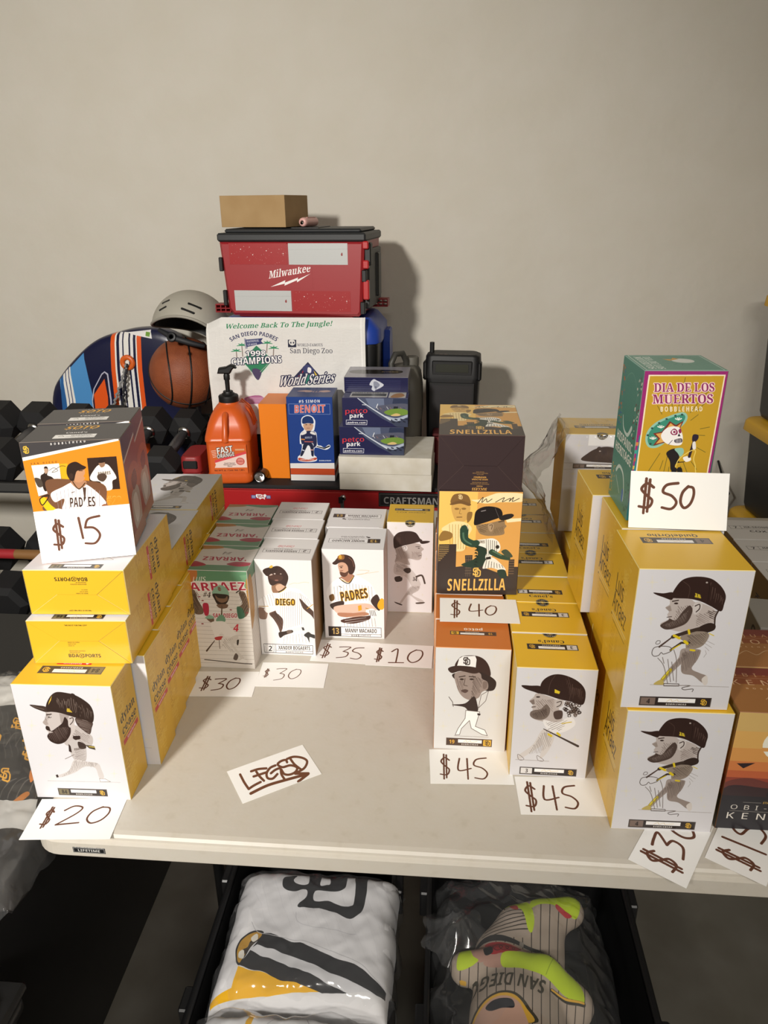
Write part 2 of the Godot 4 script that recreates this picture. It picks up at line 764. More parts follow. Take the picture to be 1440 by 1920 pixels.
# ---------------------------------------------------------------- materials of the place
func mats():
	set_fonts()
	M.white = mat("dcdad9", 0.5)
	M.yellow = mat("e6b82c", 0.34)
	M.orange = mat("c97433", 0.4)
	M.black = mat("0d0d0e", 0.5)
	M.black_gloss = mat("0b0b0c", 0.25)
	M.rubber = mat("131315", 0.75)
	M.chrome = mat("c9c9c9", 0.22, 1.0)
	M.steel = mat("8a8a88", 0.4, 1.0)
	M.grey_metal = mat("4b4c4c", 0.5, 0.3)
	M.brown_edge = mat("8b7a63", 0.8)
	M.paper = mat("f1f0ec", 0.75)
	M.bag = mat(Color(0.93, 0.94, 0.95, 0.035), 0.1)
	M.bag.transparency = BaseMaterial3D.TRANSPARENCY_ALPHA
	M.bag_brownish = mat(Color(0.5, 0.42, 0.3, 0.3), 0.2)  # brownish see-through film, for bunched folds before the yellow side
	M.bag_brownish.transparency = BaseMaterial3D.TRANSPARENCY_ALPHA
	# wall paint: warm grey with an orange-peel roller grain and faint scuffs
	M.wall = mat("cfcabf", 0.75)
	M.wall.albedo_texture = noise_tex(1024, 0.004, "ffffff", "faf9f6", 5, 5)
	tri_map(M.wall, 0.9)
	bump(M.wall, noise_tex(512, 0.03, Color.BLACK, Color.WHITE, 8, 3), 0.10)
	M.floor = mat("6a675f", 0.55)
	M.floor.albedo_texture = noise_tex(1024, 0.006, "d8d4cc", "ffffff", 11, 6)
	tri_map(M.floor, 0.8)
	M.ceiling = mat("c9c5bb", 0.8)
	M.table = mat("c7c1b6", 0.42)
	M.table.albedo_texture = noise_tex(1024, 0.012, "f3f1ec", "ffffff", 21, 5, FastNoiseLite.TYPE_SIMPLEX_SMOOTH, [[0.3, "fdfcfa"]])
	tri_map(M.table, 2.0)
	bump(M.table, noise_tex(512, 0.09, Color.BLACK, Color.WHITE, 31, 2), 0.012)


func room():
	var x0 := -2.9
	var x1 := 2.4
	var z1 := 3.0
	var y1 := 2.62
	var t := 0.12
	struct("floor", box_mesh(Vector3(x1 - x0 + 2 * t, t, z1 - WALL_Z + 2 * t), 0.0001, Vector3((x0 + x1) / 2, -t / 2, (z1 + WALL_Z) / 2)), M.floor)
	struct("ceiling", box_mesh(Vector3(x1 - x0 + 2 * t, t, z1 - WALL_Z + 2 * t), 0.0001, Vector3((x0 + x1) / 2, y1 + t / 2, (z1 + WALL_Z) / 2)), M.ceiling)
	struct("wall_back", box_mesh(Vector3(x1 - x0 + 2 * t, y1, t), 0.0001, Vector3((x0 + x1) / 2, y1 / 2, WALL_Z - t / 2)), M.wall)
	struct("wall_front", box_mesh(Vector3(x1 - x0 + 2 * t, y1, t), 0.0001, Vector3((x0 + x1) / 2, y1 / 2, z1 + t / 2)), M.wall)
	struct("wall_left", box_mesh(Vector3(t, y1, z1 - WALL_Z), 0.0001, Vector3(x0 - t / 2, y1 / 2, (z1 + WALL_Z) / 2)), M.wall)
	struct("wall_right", box_mesh(Vector3(t, y1, z1 - WALL_Z), 0.0001, Vector3(x1 + t / 2, y1 / 2, (z1 + WALL_Z) / 2)), M.wall)


func table():
	var x0 := -0.575
	var x1 := 1.255
	var z0 := -1.976
	var z1 := -0.742
	var t := thing("folding_table", "off-white moulded plastic folding table carrying rows of boxes", "table", Vector3((x0 + x1) / 2, 0, (z0 + z1) / 2))
	var mb := MB.new()
	slab(round_rect(x1 - x0, z1 - z0, 0.045, 8), [[0.016, TY], [0.009, TY - 0.0012], [0.0055, TY - 0.0045], [0.0050, TY - 0.0085], [0.0012, TY - 0.0105], [0.0, TY - 0.013], [0.0, TY - 0.036], [0.003, TY - 0.040], [0.012, TY - 0.041]], mb)
	obj("table_top", mb.mesh(), M.table, t)
	for sx in [-1.0, 1.0]:
		var lg := MB.new()
		var lx: float = sx * (x1 - x0 - 0.16) / 2
		for sz in [-1.0, 1.0]:
			var lz: float = -0.13 + sz * 0.26
			lg = MB.new()
			lg.tube([Vector3(lx, TY - 0.04, lz), Vector3(lx, 0.05, lz), Vector3(lx, 0.002, lz)], 0.0125, 12)
			obj("leg", lg.mesh(), M.black, t)
		lg = MB.new()
		lg.tube([Vector3(lx, 0.22, -0.39), Vector3(lx, 0.22, 0.13)], 0.011, 10)
		obj("leg_brace", lg.mesh(), M.black, t)
	# maker's badge on the front edge
	var c := Cv.new(fonts, 46, 9, "1c1d1f", 8)
	c.O([0.8, 0.8, 45.2, 0.8, 45.2, 8.2, 0.8, 8.2], 0.5, "a9a8a4")
	c.T("LIFETIME", 23, 6.7, 4.3, "c9c8c4", "sansb", {"align": 0.5, "fit": 33.0})
	var bm := MB.new()
	bm.quad(Vector3(-0.023, 0.0045, 0.0006), Vector3(0.023, 0.0045, 0.0006), Vector3(0.023, -0.0045, 0.0006), Vector3(-0.023, -0.0045, 0.0006))
	bm.box(Vector3(0, 0, 0), Vector3(0.047, 0.0098, 0.0011), 0.0003)
	var b := obj("badge", bm.mesh(), tmat(c.tex(), 0.4), t)
	b.position = Vector3(-0.484, TY - 0.0245, z1 + 0.0003) - t.position


# ---------------------------------------------------------------- cartons
# surfaces: 0 front, 1 back, 2 left, 3 right, 4 top, 5 bottom, 6 folded edges
func carton(called, label, group, w: float, h: float, d: float, f: Dictionary, o := {}) -> Node3D:
	var root := thing(called, label, "box", Vector3.ZERO, 0, group)
	var any = f.get("all", M.white)
	var b := 0.0007
	var x := w / 2
	var z := d / 2
	var mb := MB.new(7)
	mb.quad(Vector3(-x + b, h - b, z), Vector3(x - b, h - b, z), Vector3(x - b, b, z), Vector3(-x + b, b, z), 0)
	mb.quad(Vector3(x - b, h - b, -z), Vector3(-x + b, h - b, -z), Vector3(-x + b, b, -z), Vector3(x - b, b, -z), 1)
	mb.quad(Vector3(-x, h - b, -z + b), Vector3(-x, h - b, z - b), Vector3(-x, b, z - b), Vector3(-x, b, -z + b), 2)
	mb.quad(Vector3(x, h - b, z - b), Vector3(x, h - b, -z + b), Vector3(x, b, -z + b), Vector3(x, b, z - b), 3)
	# under the lid and the bottom flaps lies the bare board
	var drop := 0.0006
	mb.quad(Vector3(-x + b, h - drop, -z + b), Vector3(x - b, h - drop, -z + b), Vector3(x - b, h - drop, z - b), Vector3(-x + b, h - drop, z - b), 6)
	mb.quad(Vector3(-x + b, drop, z - b), Vector3(x - b, drop, z - b), Vector3(x - b, drop, -z + b), Vector3(-x + b, drop, -z + b), 6)
	# rounded folds: thin strips between the faces
	for e in [[-x, -z + b, -x + b, -z], [-x + b, z, -x, z - b], [x, z - b, x - b, z], [x - b, -z, x, -z + b]]:
		mb.quad(Vector3(e[0], h - b, e[1]), Vector3(e[2], h - b, e[3]), Vector3(e[2], b, e[3]), Vector3(e[0], b, e[1]), 6)
		mb.quad(Vector3(e[2], h - b, e[3]), Vector3(e[0], h - b, e[1]), Vector3(e[0], b, e[1]), Vector3(e[2], b, e[3]), 6)
	for yy in [[h - b, h], [b, 0.0]]:
		var q := [Vector3(-x + b, yy[0], z), Vector3(x - b, yy[0], z), Vector3(x, yy[0], z - b), Vector3(x, yy[0], -z + b), Vector3(x - b, yy[0], -z), Vector3(-x + b, yy[0], -z), Vector3(-x, yy[0], -z + b), Vector3(-x, yy[0], z - b)]
		var i2 := [Vector3(-x + b, yy[1], z - b), Vector3(x - b, yy[1], z - b), Vector3(x - b, yy[1], z - b), Vector3(x - b, yy[1], -z + b), Vector3(x - b, yy[1], -z + b), Vector3(-x + b, yy[1], -z + b), Vector3(-x + b, yy[1], -z + b), Vector3(-x + b, yy[1], z - b)]
		for i in 8:
			var j := (i + 1) % 8
			mb.quad(i2[i], i2[j], q[j], q[i], 6)
	var edge = f.get("edge", any)
	obj("body", mb.mesh(), [f.get("front", any), f.get("back", any), f.get("left", any), f.get("right", any), edge, edge], root)
	# (surfaces 4 and 5 of the body stay empty: lid and bottom are parts)
	var lid := MB.new(2)
	var g := 0.0009
	lid.quad(Vector3(-x + g, h, -z + g), Vector3(x - g, h, -z + g), Vector3(x - g, h, z - b), Vector3(-x + g, h, z - b), 0)
	lid.box(Vector3(0, h - 0.0004, 0), Vector3(w - 2 * g, 0.0007, d - 2 * g), 0.0002, 1)
	obj("lid", lid.mesh(), [f.get("top", any), f.get("lid_edge", edge)], root)
	if o.get("tabs", false):  # the two slits where the lid tucks in behind the front
		for sx in [-1, 1]:
			obj("tuck_tab", box_mesh(Vector3(0.008, 0.0006, 0.0012), 0.0002, Vector3(sx * (x - 0.0045), h + 0.00005, z - 0.0012)), M.brown_edge, root)
	if o.get("flaps", false):
		var nx := w * 0.30
		var cs := [Vector3(-x + g, 0, z - g), Vector3(x - g, 0, z - g), Vector3(x - g, 0, -z + g), Vector3(-x + g, 0, -z + g)]
		var m1 := Vector3(-x + nx, 0, -0.04 * d)
		var m2 := Vector3(x - nx, 0, -0.04 * d)
		var sets := [[cs[0], cs[1], m2, m1], [m1, m2, cs[2], cs[3]], [cs[0], m1, cs[3]], [m2, cs[1], cs[2]]]
		for k in 4:
			var fl := MB.new()
			var c := Vector3()
			for p in sets[k]: c += p
			c /= sets[k].size()
			var out := -0.0006 if k == 0 else (-0.0003 if k == 1 else 0.0002)
			var pp := []
			for p in sets[k]: pp.append(p.lerp(c, 0.012) + Vector3(0, out, 0))
			var uv := func(p): return Vector2((p.x + x) / w, (z - p.z) / d)
			for i in range(1, pp.size() - 1):
				fl.tri(pp[0], pp[i], pp[i + 1], 0, uv.call(pp[0]), uv.call(pp[i]), uv.call(pp[i + 1]))
			for i in pp.size():
				var j := (i + 1) % pp.size()
				fl.quad(pp[j], pp[i], pp[i] + Vector3(0, 0.0008, 0), pp[j] + Vector3(0, 0.0008, 0), 0, Rect2(uv.call(pp[i]), Vector2(0.001, 0.001)))
			obj("bottom_flap", fl.mesh(), f.get("bottom", any), root)
	else:
		var bt := MB.new()
		bt.quad(Vector3(-x + g, 0.0001, z - g), Vector3(x - g, 0.0001, z - g), Vector3(x - g, 0.0001, -z + g), Vector3(-x + g, 0.0001, -z + g))
		obj("bottom", bt.mesh(), f.get("bottom", any), root)
	if o.has("seal"):  # round sticker folded over the front top edge
		var sm := MB.new(1)
		var r := 0.0105
		var k := 0.0012
		var fold := func(px: float, py: float): return Vector3(px, h + 0.0005, z - py) if py > 0 else Vector3(px, h + py, z + 0.0005)
		var n := 24
		for i in n:
			var a0 := TAU * i / n
			var a1 := TAU * (i + 1) / n
			var p0 := Vector2(cos(a0), sin(a0)) * r
			var p1 := Vector2(cos(a1), sin(a1)) * r
			var uvf := func(p: Vector2): return Vector2(0.5 + p.x / r / 2, 0.5 - p.y / r / 2)
			sm.tri(fold.call(0.0, signf(p0.y + p1.y) * 0.0001), fold.call(p1.x, p1.y if absf(p1.y) > 1e-6 else signf(p0.y) * 0.0001), fold.call(p0.x, p0.y if absf(p0.y) > 1e-6 else signf(p1.y) * 0.0001), 0, Vector2(0.5, 0.5), uvf.call(p1), uvf.call(p0))
		var s := obj("seal_sticker", sm.mesh(), M.seal, root)
		s.set_meta("label", "round black seal sticker")
	if o.has("seal_back"): root.get_node("seal_sticker").rotation.y = PI
	root.set_meta("w", w)
	root.set_meta("h", h)
	root.set_meta("d", d)
	return root


func put(o: Node3D, x: float, zf: float, y0 := 0.0, yaw := 0.0):
	var a := deg_to_rad(yaw)
	o.rotation = Vector3(0, a, 0)
	o.position = Vector3(x, TY + y0, zf) - Vector3(sin(a), 0, cos(a)) * float(o.get_meta("d")) / 2
	return o


# on its back: bottom towards the viewer, front up (or front down when turned)
func lay(o: Node3D, x: float, zf: float, y0 := 0.0, yaw := 0.0, turned := false):
	o.basis = Basis(Vector3.UP, deg_to_rad(yaw)) * (Basis(Vector3.BACK, PI) if turned else Basis()) * Basis(Vector3.RIGHT, -PI / 2)
	o.position = Vector3(x, TY + y0 + float(o.get_meta("d")) / 2, zf)
	return o


const ORD := ["first", "second", "third", "fourth", "fifth", "sixth", "seventh", "eighth"]

func prints_and_boxes():
	art()
	# --- left: yellow series with the bearded pitcher
	var g := "yellow bearded pitcher boxes"
	var F = carton("bobblehead_box", "yellow and white bearded pitcher box standing alone in front of its stack", g, 0.143, 0.203, 0.071, M.cease)
	put(F, -0.520, -0.812, 0, 1.7)
	for i in 8:
		var u = copy(F, "yellow pitcher box standing %s behind the lone front one, under lying boxes" % ORD[i], g)
		put(u, -0.502 - i * 0.0062, -0.889 - i * 0.0730, 0, 1.0)
	var lf = carton("bobblehead_box", "yellow pitcher box lying on its back, upper of two, bottom flaps showing", g, 0.143, 0.203, 0.071, M.cease, {"flaps": true})
	lay(lf, -0.508, -0.877, 0.2775, 3.1)
	lay(copy(lf, "yellow pitcher box lying below another one, upright maker text on its bottom"), -0.510, -0.863, 0.2045, 3.4, true)
	lay(copy(lf, "yellow pitcher box lying in the middle of three boxes end to end"), -0.524, -1.069, 0.2045, 2.8)
	lay(copy(lf, "yellow pitcher box lying farthest back, printed face up beside orange jug"), -0.5385, -1.274, 0.2045, 2.6)
	var so = carton("bobblehead_box", "orange and charcoal box with batter photo, price card leaning on it", "orange charcoal batter boxes", 0.135, 0.166, 0.083, M.soto)
	put(so, -0.514, -0.942, 0.350, 11)
	put(copy(so, "orange and charcoal box standing directly behind its twin near dumbbells"), -0.536, -1.033, 0.350, 11)
	# --- middle rows
	var ar = carton("bobblehead_box", "white box with green and red splashes, front of its row of three", "white green and red boxes", 0.109, 0.208, 0.104, M.arraez_green)
	put(ar, -0.399, -1.157)
	put(copy(ar, "white green and red box, second of its row of three"), -0.403, -1.2625)
	put(copy(ar, "white green and red box, last of three, against red tool chest"), -0.409, -1.369)
	var bo = carton("bobblehead_box", "white box of dark helmeted batter number 2, front of three", "white number 2 batter boxes", 0.108, 0.208, 0.0945, M.bogaerts)
	put(bo, -0.290, -1.207)
	put(copy(bo, "white number 2 batter box, second of its row"), -0.294, -1.303)
	put(copy(bo, "white number 2 batter box, last of its row by the tool chest"), -0.298, -1.3985)
	var ma = carton("bobblehead_box", "white box of batter with folded arms number 13, front of two", "white number 13 batter boxes", 0.121, 0.2, 0.103, M.machado)
	put(ma, -0.168, -1.276, 0, 1)
	var m2 = carton("bobblehead_box", "white number 13 box turned round behind its twin, lid text upright", "white number 13 batter boxes", 0.121, 0.2, 0.103, M.machado_back, {"tabs": true})
	put(m2, -0.1775, -1.3815)
	var cx = carton("bobblehead_box", "white box with yellow lid and round seal, throwing pitcher number 34", "", 0.096, 0.212, 0.098, M.cox, {"seal": true, "tabs": true})
	put(cx, -0.062, -1.387)
	# --- right rows
	var og = carton("bobblehead_box", "orange and white number 19 box, front of its row of six", "orange number 19 boxes", 0.115, 0.193, 0.0815, M.orange19)
	put(og, 0.054, -0.958)
	for i in range(1, 6):
		put(copy(og, "orange number 19 box standing %s behind the front one of its row" % ORD[i - 1]), 0.054 - i * 0.0012, -0.958 - i * 0.0845)
	var cn = carton("bobblehead_box", "yellow and white number 3 box with curly haired batter, front of row", "yellow number 3 boxes", 0.116, 0.198, 0.092, M.canet, {"seal": true, "seal_back": true})
	put(cn, 0.172, -0.906)
	for i in range(1, 7):
		put(copy(cn, "yellow number 3 box standing %s behind the front one of its row" % ORD[i - 1]), 0.1725, -0.906 - i * 0.0955)
	for i in [2, 4]:
		get_node("bobblehead_box_%03d" % (taken.bobblehead_box - 6 + i)).rotation.y = PI
	var sz = carton("bobblehead_box", "tan and brown box with green monster pitcher, standing under its twin", "tan and brown monster pitcher boxes", 0.135, 0.188, 0.094, M.snell)
	put(sz, 0.064, -1.116, 0.199, 1.5)
	var s2 = carton("bobblehead_box", "tan and brown box lying on its back, dark bottom flaps showing", "tan and brown monster pitcher boxes", 0.134, 0.190, 0.093, M.snell, {"flaps": true})
	lay(s2, 0.061, -1.114, 0.388, 0)
	g = "yellow batter number 4 boxes"
	var al = carton("bobblehead_box", "yellow and white number 4 box standing on table, under its twin", g, 0.137, 0.203, 0.1165, M.arraez)
	put(al, 0.317, -0.811, 0, 0.9)
	put(copy(al, "yellow and white number 4 box stacked on its twin, front of row"), 0.308, -0.816, 0.204, 1.4)
	for i in range(1, 6):
		put(copy(al, "yellow number 4 box in the lower row, %s behind the front one" % ORD[i - 1]), 0.316, -0.811 - i * 0.1178)
	put(copy(al, "yellow number 4 box in upper row beneath the teal skeleton box"), 0.313, -0.9375, 0.204, 1.8)
	put(copy(al, "yellow number 4 box in upper row with white front edge showing"), 0.296, -1.0595, 0.204, 1.7)
	var r4 = carton("bobblehead_box", "yellow box with sealed white front and brown cap inside plastic bag", "", 0.137, 0.203, 0.1165, M.bagged, {"seal": true, "tabs": true})
	put(r4, 0.303, -1.379, 0.204, 0)
	var di = carton("bobblehead_box", "teal, magenta and gold box with sombrero skeleton, topmost on right", "", 0.105, 0.208, 0.104, M.dia)
	put(di, 0.307, -0.961, 0.408, 1.6)
	var ke = carton("bobblehead_box", "sunset box with player seen from behind and black lower band", "sunset player boxes", 0.139, 0.2, 0.103, M.kenobi)
	put(ke, 0.4635, -0.821)
	put(copy(ke, "sunset box behind its twin, orange lid with thin letters"), 0.4640, -0.9265)
	var hk = carton("bobblehead_box", "pale grey number 7 box, last of its row near striped totes", "pale number 7 boxes", 0.125, 0.2, 0.097, M.kim)
	put(hk, 0.6385, -1.371)
	put(copy(hk, "pale grey number 7 box in the middle of its row"), 0.6375, -1.272)
	put(copy(hk, "pale grey number 7 box, front of its row, gold side"), 0.637, -1.173)
	var gy = carton("bobblehead_box", "dull grey box with dark lettered side behind the sunset boxes", "", 0.125, 0.198, 0.098, M.grey_box)
	put(gy, 0.5645, -1.032, 0, -6)


# ---------------------------------------------------------------- printed faces
const INK := "33241f"
const MID := "6f615a"
const PALE := "b5aca8"
const LINEN := "d3d1d4"

func cv(w, h, bg, px := 3.0) -> Cv:
	return Cv.new(fonts, w, h, bg, px)


func face_mat(c: Cv, rough := 0.4) -> StandardMaterial3D:
	return tmat(c.tex(), rough)


# yellow lid: strip and sponsor line, both reading towards the far side
func yellow_lid(w, d, num, sponsor, font, cell = "8a7d73", num_col = "2c2321", red := false, near := 0.5) -> StandardMaterial3D:
	var c := cv(w, d, "e6b82c")
	c.quad([w, d, 0, d, 0, 0, w, 0])
	var sw: float = w * 0.66
	var x0: float = (w - sw) / 2
	c.strip(x0, d * (1 - near) - 5, sw, sw * 0.2, num, cell, num_col)
	var y: float = d * (1 - near) - 5 + sw * 0.2
	if red:
		c.R(w * 0.34, y + 4.5, w * 0.70, y + 11.0, "d5252d")
		c.T(sponsor, w * 0.54, y + 9.6, 4.0, "ffffff", font, {"align": 0.5})
		for k in 3: c.E(w * 0.375 + k * 1.6, y + 8.4 - (k % 2) * 1.4, 1.0, 1.3, "ffffff")
	else:
		c.T(sponsor, w * 0.5, y + 11.5, 8.0, "2c2321", font, {"align": 0.5})
	return face_mat(c, 0.3)


# yellow side: tone-on-tone pattern and the black-letter name running up
func yellow_side(w, h, first, second, red, flip := false) -> StandardMaterial3D:
	var c := cv(w, h, "e6b82c")
	var rng := RandomNumberGenerator.new()
	rng.seed = hash(first)
	for i in 26:
		var y: float = rng.randf() * h
		var x: float = rng.randf() * w
		c.T(["PADRES", "4", "8", first.to_upper()][i % 4], x, y, 5.0 + rng.randf() * 13.0, "edc64e" if i % 2 else "dbab22", "sansb", {"ang": -90.0, "sx": 0.7})
	for i in 14: c.R(0, h * i / 14.0, w, h * i / 14.0 + 0.4, "e0b226")
	if red:
		c.T(first, w * 0.52, h * 0.36, 13.0, "1d1512", "serifb", {"align": 0.5, "fit": w * 0.78, "skew": 0.06})
		c.T(second, w * 0.52, h * 0.455, 13.0, "1d1512", "serifb", {"align": 0.5, "fit": w * 0.78, "skew": 0.06})
		c.T("BOBBLEHEAD", w * 0.52, h * 0.485, 2.6, "1d1512", "sansb", {"align": 0.5, "fit": w * 0.7})
		c.R(w * 0.12, h * 0.50, w * 0.92, h * 0.54, "cf2930")
		c.T("StateFarm", w * 0.54, h * 0.532, 4.6, "ffffff", "sansb", {"align": 0.5, "skew": 0.15})
	else:
		c.T(first, w * 0.42, h * 0.37, 27.0, "1d1512", "sans", {"align": 0.5, "sx": 0.62})
		c.T(first, w * 0.425, h * 0.37, 27.0, "1d1512", "sans", {"align": 0.5, "sx": 0.62})
		c.T(second, w * 0.5, h * 0.51, 27.0, "1d1512", "sans", {"align": 0.5, "sx": 0.62})
		c.T(second, w * 0.505, h * 0.51, 27.0, "1d1512", "sans", {"align": 0.5, "sx": 0.62})
		c.L([w * 0.22, h * 0.54, w * 0.86, h * 0.54], 1.6, "efdf9f")
		c.L([w * 0.26, h * 0.565, w * 0.82, h * 0.565], 0.9, "efdf9f")
		c.L([w * 0.30, h * 0.585, w * 0.84, h * 0.585], 0.7, "1d1512")
		c.E(w * 0.22, h * 0.56, 1.8, 1.8, "1d1512")
	return face_mat(c, 0.3)


func art():
	art_series()
	art_white()
	art_special()
	art_right()


func art_series():
	# round seal
	var c := cv(21, 21, "171310", 8)
	c.O([10.5, 1.0, 17.2, 3.8, 20, 10.5, 17.2, 17.2, 10.5, 20, 3.8, 17.2, 1, 10.5, 3.8, 3.8], 0.4, "cdb98a", true)
	c.E(10.5, 10.5, 4.4, 4.4, "cdb98a")
	c.E(10.5, 10.5, 3.9, 3.9, "171310")
	c.badge(10.5, 10.5, 4.6, "e3b23a", 0.13)
	c.T("SAN DIEGO", 10.5, 5.0, 2.0, "efe7d2", "sansb", {"align": 0.5, "gap": 0.4})
	c.T("PADRES", 10.5, 18.6, 2.6, "efe7d2", "sansb", {"align": 0.5, "gap": 0.3})
	M.seal = face_mat(c, 0.35)

	# --- bearded pitcher, 84
	c = cv(143, 203, LINEN, 3.4)
	c.quad([78, 68, 1028, 88, 1228, 1137, 345, 1115])
	c.glint([910, 210, 980, 430, 940, 570, 1030, 665, 455, 730, 375, 815, 1070, 895, 345, 145, 285, 450], 42)
	c.S([600, 470, 720, 450, 800, 500, 865, 560, 850, 640, 760, 640, 640, 640, 590, 600], PALE)
	c.hatch([690, 480, 840, 550, 840, 620, 720, 600, 650, 520], 35, 14, 4, MID, 3)
	c.S([418, 322, 480, 318, 560, 330, 640, 360, 700, 470, 650, 560, 560, 610, 470, 590, 437, 560, 446, 520, 424, 490, 432, 462, 388, 424, 412, 385, 420, 350], "bdb3af")
	c.hatch([420, 330, 470, 345, 430, 420, 395, 420], 60, 9, 4, MID, 4)
	c.P([545, 335, 640, 350, 640, 470, 600, 470, 560, 420], "9d918c")
	c.S([420, 455, 450, 462, 470, 500, 520, 470, 575, 425, 600, 370, 645, 440, 655, 520, 610, 595, 540, 622, 470, 600, 434, 556, 446, 524, 486, 512, 424, 488], INK)
	c.hatch([440, 500, 560, 450, 640, 470, 620, 580, 520, 610, 450, 570], 60, 11, 3.5, "7a6b64", 5)
	c.L([424, 350, 470, 343], 9, INK)
	c.E(455, 372, 15, 7, INK)
	c.E(458, 370, 5, 4, "ffffff")
	c.P([388, 418, 425, 398, 445, 440, 415, 448], "a2958f")
	c.S([700, 378, 780, 395, 862, 420, 855, 470, 836, 528, 770, 490, 715, 440], "4a3a34")
	c.hatch([700, 378, 862, 420, 836, 528, 715, 440], 15, 12, 4, "8a7c75", 6)
	c.S([632, 380, 660, 356, 692, 376, 692, 425, 660, 465, 634, 452], "bdb3af")
	c.L([645, 385, 675, 378, 676, 410, 650, 440], 7, INK, true)
	c.S([415, 290, 428, 232, 470, 165, 530, 136, 640, 150, 690, 163, 770, 205, 840, 262, 873, 340, 862, 420, 790, 398, 690, 372, 560, 334, 480, 322, 420, 322], "33251f")
	c.hatch([500, 180, 700, 180, 760, 300, 700, 340, 540, 310], 80, 15, 5, "77685f", 7, 0.5)
	c.hatch([760, 240, 860, 320, 850, 400, 740, 370], 80, 14, 4, "6a5b53", 8, 0.5)
	c.L([690, 165, 720, 260, 730, 370], 3, "1a120f", true)
	c.E(675, 160, 20, 9, "33251f", 20)
	c.S([264, 256, 340, 262, 416, 276, 424, 324, 340, 300, 290, 278], "3d2f29")
	c.L([290, 268, 400, 300], 5, "6d5e55")
	c.P([446, 228, 474, 168, 466, 214, 440, 260], "c9a63f")
	c.P([614, 288, 640, 290, 670, 327, 618, 320], "d6b63a")
	c.hatch([614, 288, 640, 290, 670, 327, 618, 320], 70, 12, 4, INK, 9)
	c.S([640, 600, 720, 585, 790, 630, 808, 700, 800, 775, 740, 790, 690, 765, 650, 690], "b9b1ae")
	c.hatch([690, 660, 800, 680, 800, 780, 690, 770], -20, 10, 3, "6d605a", 10)
	c.P([678, 546, 745, 544, 748, 574, 700, 584, 676, 568], INK)
	c.S([725, 600, 790, 620, 800, 660, 740, 660], "3a2c26")
	c.P([795, 628, 880, 640, 893, 676, 830, 660], "4a4030")
	c.L([830, 645, 885, 650], 6, "d8bf4c")
	c.P([635, 620, 655, 640, 668, 700, 640, 690], INK)
	c.T("PADRES", 690, 680, 18, "4a3a30", "sansb", {"ang": -8.0, "fit": 100.0})
	c.L([605, 760, 690, 720], 5, MID)
	c.S([690, 770, 800, 782, 915, 800, 950, 860, 974, 930, 930, 935, 890, 842, 790, 832, 700, 885, 570, 930, 530, 918, 640, 868], "c4bdba")
	c.hatch([690, 770, 800, 782, 915, 800, 890, 842, 790, 832, 700, 885, 570, 930, 640, 868], 75, 13, 3, MID, 12)
	c.P([515, 910, 535, 905, 545, 930, 525, 935], INK)
	c.S([452, 955, 500, 915, 520, 930, 495, 962], "d9d5d3")
	c.S([930, 942, 985, 944, 1036, 970, 940, 972], "e2dfdd")
	c.O([930, 942, 985, 944, 1036, 970, 940, 972], 3, MID)
	c.L([440, 964, 700, 968, 1130, 977], [3, 2], "a49c98")
	c.mm()
	c.strip(34, 184.5, 75, 13.5, "84", "6f6549", "1d1512")
	M.cease = {"all": M.yellow, "front": face_mat(c, 0.3), "edge": mat("e9d48a", 0.45)}
	M.cease.back = M.cease.front
	M.cease.right = yellow_side(71, 203, "dylan", "cease", true)
	M.cease.left = M.cease.right
	M.cease.top = yellow_lid(143, 71, "84", "StateFarm", "sansb", "6f6549", "1d1512", true, 0.55)
	c = cv(143, 71, "d9ac2c")
	c.mm()
	c.quad([143, 71, 0, 71, 0, 0, 143, 0])
	c.T("BDA  SPORTS", 52, 60, 5.6, "30261c", "sansb")
	c.E(71.5, 57.5, 3.6, 3.6, "30261c")
	c.E(71.5, 57.5, 2.8, 2.8, "d9ac2c")
	c.T("A", 71.5, 59.2, 3.4, "30261c", "sansb", {"align": 0.5})
	for k in 7:
		if k != 2: c.T(["PRODUCED BY", "BENSUSSEN DEUTSCH", "WOODINVILLE WA", "", "AGES 14", "NOT A TOY", "MADE IN CHINA"][k], 55, 53 - k * 2.9, 1.6, "5a4a28", "sansb")
	c.T("\"WE DO IT FOR THE CITY\"", 71, 8, 2.0, "30261c", "sansb", {"align": 0.5})
	M.cease.bottom = face_mat(c, 0.28)

	# --- bearded batter, 4
	c = cv(137, 203, LINEN, 3.4)
	c.quad([470, 420, 1350, 437, 1135, 1493, 343, 1465])
	c.glint([565, 520, 660, 505, 1215, 595, 1140, 500, 560, 800, 1150, 838, 490, 938, 1125, 1072, 460, 1138, 525, 1210, 1068, 1190, 1090, 1268], 40)
	c.S([712, 640, 850, 650, 890, 675, 960, 690, 1045, 740, 1035, 830, 950, 850, 900, 885, 780, 900, 700, 882, 640, 868, 634, 836, 690, 806, 682, 770, 694, 745, 667, 717, 700, 690], "b5aaa5")
	c.hatch([760, 700, 880, 700, 860, 800, 720, 830], 55, 12, 4, MID, 21)
	c.hatch([900, 760, 1030, 750, 1030, 830, 900, 860], 30, 12, 4, MID, 22)
	c.S([634, 846, 690, 812, 700, 800, 745, 812, 800, 745, 850, 700, 872, 745, 830, 832, 745, 872, 680, 884, 640, 868], "493a34")
	c.hatch([650, 850, 720, 820, 840, 740, 820, 830, 700, 875], 60, 9, 3, "8c7e77", 23)
	c.L([720, 668, 765, 660], 8, INK)
	c.E(748, 684, 16, 7, INK)
	c.P([667, 715, 705, 700, 715, 740, 695, 745], "94877f")
	c.L([680, 790, 715, 785], 5, INK)
	c.S([880, 695, 915, 670, 946, 690, 935, 735, 900, 768, 878, 758], "c5bdb9")
	c.L([892, 705, 925, 692, 925, 725, 900, 750], 7, INK, true)
